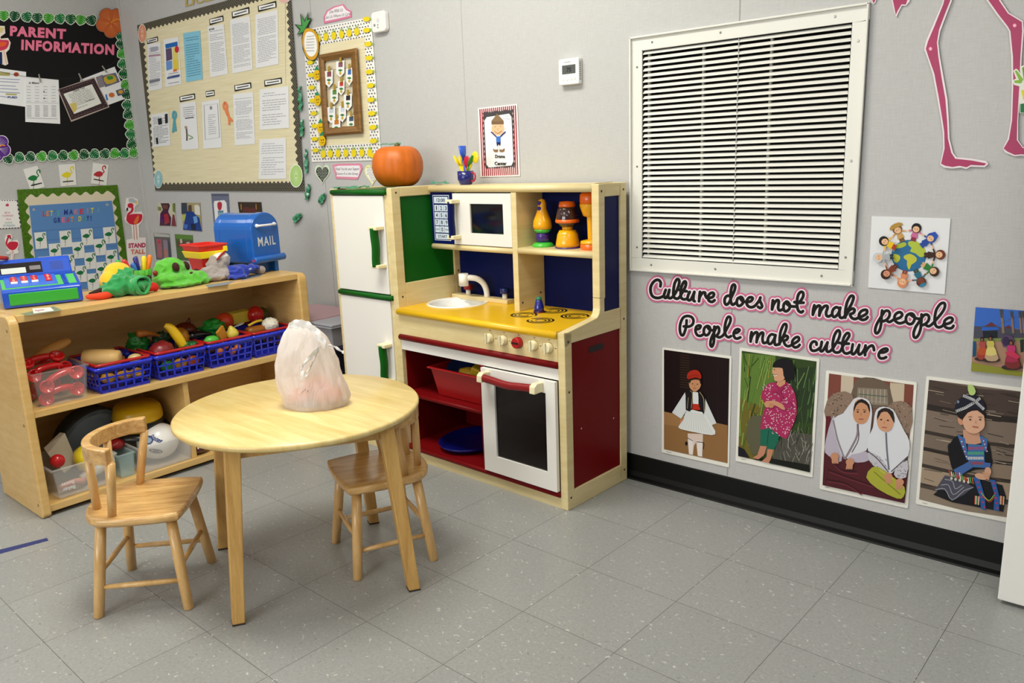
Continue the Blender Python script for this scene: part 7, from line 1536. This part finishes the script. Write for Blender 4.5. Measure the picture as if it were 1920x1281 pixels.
for j, (c, n) in enumerate((('c8384c', 9), ('58b868', 10), ('e8e0d4', 10), ('b03c2c', 11))):
    for k in range(n): A.line([(822+k*85/n, 440+j*26), (824+k*85/n, 455+j*26)], 4.5, c)
for k in range(8): A.disc(785+k*4, 400+k*13, 4, 4, ('c83c5c', 'e8d8c8')[k % 2], 0, 6).disc(900+k*3, 400+k*9, 3.5, 3.5, ('c83c5c', 'e8d8c8')[k % 2], 0, 6)
A.up().P([(745, 560), (830, 515), (850, 545), (765, 600)], '4464a0').P([(900, 520), (940, 525), (938, 555), (900, 550)], '4464a0')
for k in range(12): A.line([(722+k*11, 560+k*4.2+6*math.sin(k)), (728+k*11, 590+k*4)], 5, ('c8402c', 'e8dccc', '5cb468', 'c86a2c')[k % 4])
for k in range(5): A.disc(735+k*22, 605+k*5, 7, 8, 'c8c4b4', 0, 8)
A.P([(846, 598), (880, 600), (910, 700), (915, 770), (890, 765), (880, 690)], '2c5ca0').P([(935, 610), (965, 615), (985, 700), (985, 775), (955, 770), (960, 690)], '2c5ca0')
for k in range(6): A.disc(872+k*7, 625+k*26, 6, 6, 'a83c6c', 0, 8).disc(955+k*4, 630+k*26, 6, 6, 'a83c6c', 0, 8)
A.line([(890, 680), (930, 720), (960, 690)], 4, '8cc048', 4).line([(895, 690), (932, 728), (962, 700)], 3, 'd8502c', 4)
for x in (865, 995): 
    for k in range(5): A.line([(x-6+k*5, 695+k), (x-8+k*5, 740+k)], 4, ('d8502c', 'e8e0d0', '3c8c4c')[k % 3])
A.up().disc(890, 595, 34, 16, 'd0a084', .25).disc(925, 570, 18, 24, 'd0a084')
for j in range(4): A.line([(900+j*4, 575+j*9), (935-j*2, 582+j*9)], 8, 'c89678', 0, True)
A.up().P([(770, 285), (790, 300), (800, 320), (780, 325), (768, 305)], 'c89070', 2).P([(795, 290), (840, 240), (895, 255), (908, 300), (905, 340), (870, 368), (835, 368), (805, 345)], 'd8a88c', 3).P([(770, 285), (765, 255), (840, 232), (905, 250), (908, 280), (870, 250), (820, 262), (795, 295)], '1c1418', 2)
A.P([(755, 262), (757, 215), (790, 180), (840, 165), (880, 178), (905, 210), (912, 255), (860, 238), (810, 245)], '1a1a2c', 2).up()
A.line([(758, 255), (810, 235), (860, 205), (885, 185)], 15, 'b4b4b8').line([(795, 172), (850, 195), (905, 245)], 15, 'b4b4b8')
for k in range(14): u = k/14; A.line([(760+125*u, 246-68*u), (764+125*u, 262-70*u)], 2.5, '202028').line([(797+105*u, 164+70*u), (792+105*u, 180+70*u)], 2.5, '202028')
A.disc(770, 205, 6, 8, '7c8ca0').up().P([(820, 120), (845, 118), (862, 150), (850, 170), (828, 165)], 'b4cc7c', 2).disc(833, 298, 6, 3.5, '1c1414').disc(885, 298, 6, 3.5, '1c1414').line([(862, 302), (860, 318)], 3, 'b88468').line([(845, 335), (875, 338)], 5, 'a04c48').line([(822, 285), (842, 282)], 3, '3c2820').line([(875, 284), (895, 286)], 3, '3c2820')
A.text('Laos', 585, 735, 24, 5, '2a2a2a', .2, 0, .02)
A.done('portrait_poster', 'poster of a child in beaded costume and striped turban before logs', 'poster')
# --- big paper flamingo: only its legs and some feathers are in view
O10 = (1600, 0, 3.769)
A = Art('B', O10, lift=.006, rough=.2)
A.sheet([(640, -20), (625, 30), (560, 180), (512, 290), (500, 350), (520, 400), (560, 520), (590, 680), (615, 820), (632, 930), (635, 1050), (612, 1165), (640, 1185), (700, 1192), (760, 1185), (800, 1195), (830, 1178), (930, 1182), (955, 1160), (940, 1138), (840, 1120), (730, 1112), (705, 1080), (680, 980), (675, 850), (665, 700), (640, 560), (612, 400), (600, 300), (615, 220), (660, 100), (695, 10), (700, -20)], 'e6d8dc', .003)
lg = mat('a82a5c', .35, spec=.3, vary=.4, vscale=7)
A.P([(648, -20), (635, 30), (575, 180), (528, 290), (512, 345), (530, 400), (572, 520), (602, 680), (625, 820), (642, 930), (645, 1050), (620, 1158), (650, 1172), (700, 1180), (750, 1172), (800, 1182), (830, 1166), (925, 1170), (938, 1155), (840, 1135), (720, 1122), (692, 1080), (668, 980), (662, 850), (650, 700), (625, 560), (600, 400), (590, 300), (605, 210), (650, 90), (682, 10), (690, -20)], lg)
A.disc(545, 345, 12, 13, mat('b86a80', .3, .5)).disc(545, 345, 5, 6, 'e0c8c8'); leg1 = A.done('flamingo_leg')
A = Art('B', O10, lift=.006, rough=.2)
A.sheet([(925, -20), (1010, 100), (1080, 190), (1100, 220), (1115, 400), (1120, 600), (1112, 850), (1090, 980), (1055, 1050), (1075, 1080), (1140, 1105), (1190, 1100), (1260, 1110), (1280, 1060), (1200, 1040), (1165, 990), (1165, 850), (1180, 620), (1190, 400), (1205, 220), (1200, 150), (1100, 90), (1040, 0), (1035, -20)], 'e6d8dc', .003)
A.P([(940, -20), (1020, 95), (1090, 185), (1110, 220), (1128, 400), (1130, 600), (1122, 850), (1100, 985), (1062, 1050), (1090, 1072), (1140, 1095), (1190, 1090), (1250, 1098), (1268, 1065), (1195, 1045), (1155, 990), (1158, 850), (1172, 620), (1180, 400), (1192, 220), (1190, 155), (1092, 95), (1030, 5), (1022, -20)], lg)
A.disc(1140, 180, 13, 13, mat('b86a80', .3, .5)).disc(1140, 180, 5, 6, 'e0c8c8'); leg2 = A.done('flamingo_leg')
A = Art('B', O10, lift=.004, rough=.2)
A.sheet([(120, -20), (140, 30), (155, 20), (165, -10), (265, -15), (275, 20), (290, 90), (305, 122), (320, 85), (345, 40), (372, 42), (398, 10), (405, -20)], 'e6d8dc', .001); A.P([(126, -20), (142, 22), (152, 10), (158, -20)], lg).P([(275, -20), (285, 30), (300, 105), (312, 75), (340, 30), (370, 32), (388, -20)], lg)
fe = A.done('flamingo_feathers')
FL = thing('paper_flamingo', onback(1800, 20, .004), 'huge pink paper flamingo on the wall, only legs and feather tips in view', 'paper cutout')
for o in (leg1, leg2, fe): o.parent = FL; o.location = o.location - FL.location
A = Art('B', O10, lift=.010)
A.sheet([(1130, 500), (1150, 485), (1165, 495), (1180, 520), (1185, 470), (1215, 455), (1290, 470), (1300, 800), (1175, 800), (1172, 640), (1180, 612), (1135, 600), (1125, 570), (1150, 555)], 'e8eade', .006)
A.P([(1140, 500), (1155, 498), (1200, 560), (1185, 590), (1140, 585), (1135, 570), (1170, 565)], '8cb84c').P([(1192, 480), (1215, 465), (1270, 480), (1270, 600), (1210, 600)], '6ca83c').P([(1185, 640), (1280, 620), (1280, 700), (1200, 700)], 'e0d83c', 1).P([(1180, 735), (1280, 720), (1280, 795), (1180, 795)], '2c7a4c')
A.done('paper_pineapple', 'paper pineapple with green leaves at the right edge over the flamingo leg', 'paper cutout')
# --- small photographs and apple card under the polka dot board
O11 = (280, 370, 8.54)
def snap(quad, lab, layers):
    A = Art('B', O11, lift=.003, rough=.3); A.sheet(quad, layers[0])
    for pts, c in layers[1:]: A.P(pts, c, 1)
    A.done('family_photograph', lab, 'photograph', 'small photographs below the polka dot board')
snap([(130, 88), (405, 92), (435, 470), (165, 460)], 'small photograph of people in dark red clothes, upper left of the photo group', ['c8c4ac', ([(135, 150), (195, 160), (190, 220), (140, 210)], '7a8040'), ([(180, 95), (310, 95), (330, 130), (300, 230), (350, 330), (340, 460), (165, 455), (175, 260), (215, 200)], '40203c'), ([(230, 270), (300, 260), (320, 400), (250, 440)], 'a02c3c'), ([(375, 270), (400, 280), (430, 465), (350, 460)], '7a3444'), ([(180, 270), (220, 280), (215, 400), (170, 400)], '4c2468'), ([(370, 100), (405, 95), (410, 250), (375, 220)], '6c7c38'), ([(210, 120), (300, 130), (290, 190), (220, 180)], '6a4030')])
snap([(510, 85), (810, 88), (845, 550), (540, 525)], 'small photograph of a person in blue, second of the upper row', ['a89a70', ([(510, 90), (600, 90), (610, 260), (515, 270)], '38404c'), ([(525, 290), (600, 280), (600, 360), (530, 380)], 'b4c04c'), ([(720, 130), (770, 118), (805, 150), (815, 290), (730, 270)], 'dcd8cc'), ([(600, 220), (700, 230), (740, 280), (800, 330), (840, 545), (540, 520), (560, 400)], '1c3c88'), ([(700, 310), (760, 300), (775, 400), (720, 420)], '6ca0d8'), ([(625, 130), (670, 120), (680, 230), (620, 230)], '5c4438'), ([(660, 420), (740, 430), (740, 530), (680, 530)], '14203c'), ([(560, 430), (620, 440), (600, 510), (555, 500)], '4470c0')])
snap([(65, 568), (320, 590), (358, 1010), (112, 995)], 'small photograph of a group in pink and grey, lower left of the photo group', ['5c5c5c', ([(70, 570), (320, 600), (325, 640), (80, 630)], 'b8b8b0'), ([(110, 670), (190, 670), (210, 900), (200, 980), (130, 960)], 'a0606c'), ([(220, 680), (290, 690), (320, 980), (240, 980)], '8c7c8c'), ([(290, 670), (325, 740), (345, 1000), (310, 990)], '3a4654'), ([(230, 830), (280, 840), (290, 970), (245, 970)], 'b07060'), ([(130, 680), (165, 670), (175, 730), (135, 730)], 'b83c50')])
snap([(405, 590), (690, 608), (715, 1020), (450, 1005)], 'small photograph with green trees, partly behind the red and yellow hopper', ['4a6434', ([(410, 595), (690, 610), (695, 680), (420, 660)], '5c8434'), ([(440, 700), (690, 700), (700, 800), (450, 800)], '5a4438'), ([(490, 670), (520, 665), (530, 730), (495, 740)], 'c8b8a0'), ([(590, 720), (640, 710), (660, 790), (600, 790)], 'b0a8a0')])
snap([(1415, 75), (1790, 78), (1810, 260), (1440, 250)], 'dark small photograph above the mailbox', ['3a2a1c', ([(1460, 110), (1475, 110), (1480, 200), (1465, 200)], 'a87c3c'), ([(1700, 110), (1715, 110), (1720, 200), (1705, 200)], 'a87c3c'), ([(1500, 170), (1560, 150), (1620, 175), (1700, 160), (1720, 240), (1500, 245)], '5c2c24')])
A = Art('B', O11, lift=.003); A.sheet([(988, -60), (1265, -62), (1300, 500), (1330, 800), (1065, 800)], '6c7088')
A.P([(1040, 60), (1200, 45), (1235, 90), (1270, 500), (1285, 780), (1095, 780), (1060, 430), (1030, 110)], 'e6e4e6', 0)
A.P([(1092, 90), (1125, 75), (1160, 90), (1160, 160), (1140, 205), (1110, 205), (1090, 150)], 'b02c3c', 2).line([(1125, 80), (1118, 58)], 6, '4a3a2a').P([(1095, 215), (1185, 210), (1187, 245), (1098, 250)], '5c88a0').P([(1098, 252), (1188, 248), (1190, 290), (1100, 295)], '84a8b4').P([(1088, 300), (1180, 295), (1140, 335), (1095, 340)], 'd8b04c')
for k in range(18): A.line([(1000+k*15, -50), (1003+k*15, -20)], 5, '4c5068')
A.done('apple_card', 'tall card with a red apple on stacked books, partly behind the mailbox', 'card')
for i in range(7): pass
bpy.context.view_layer.update()
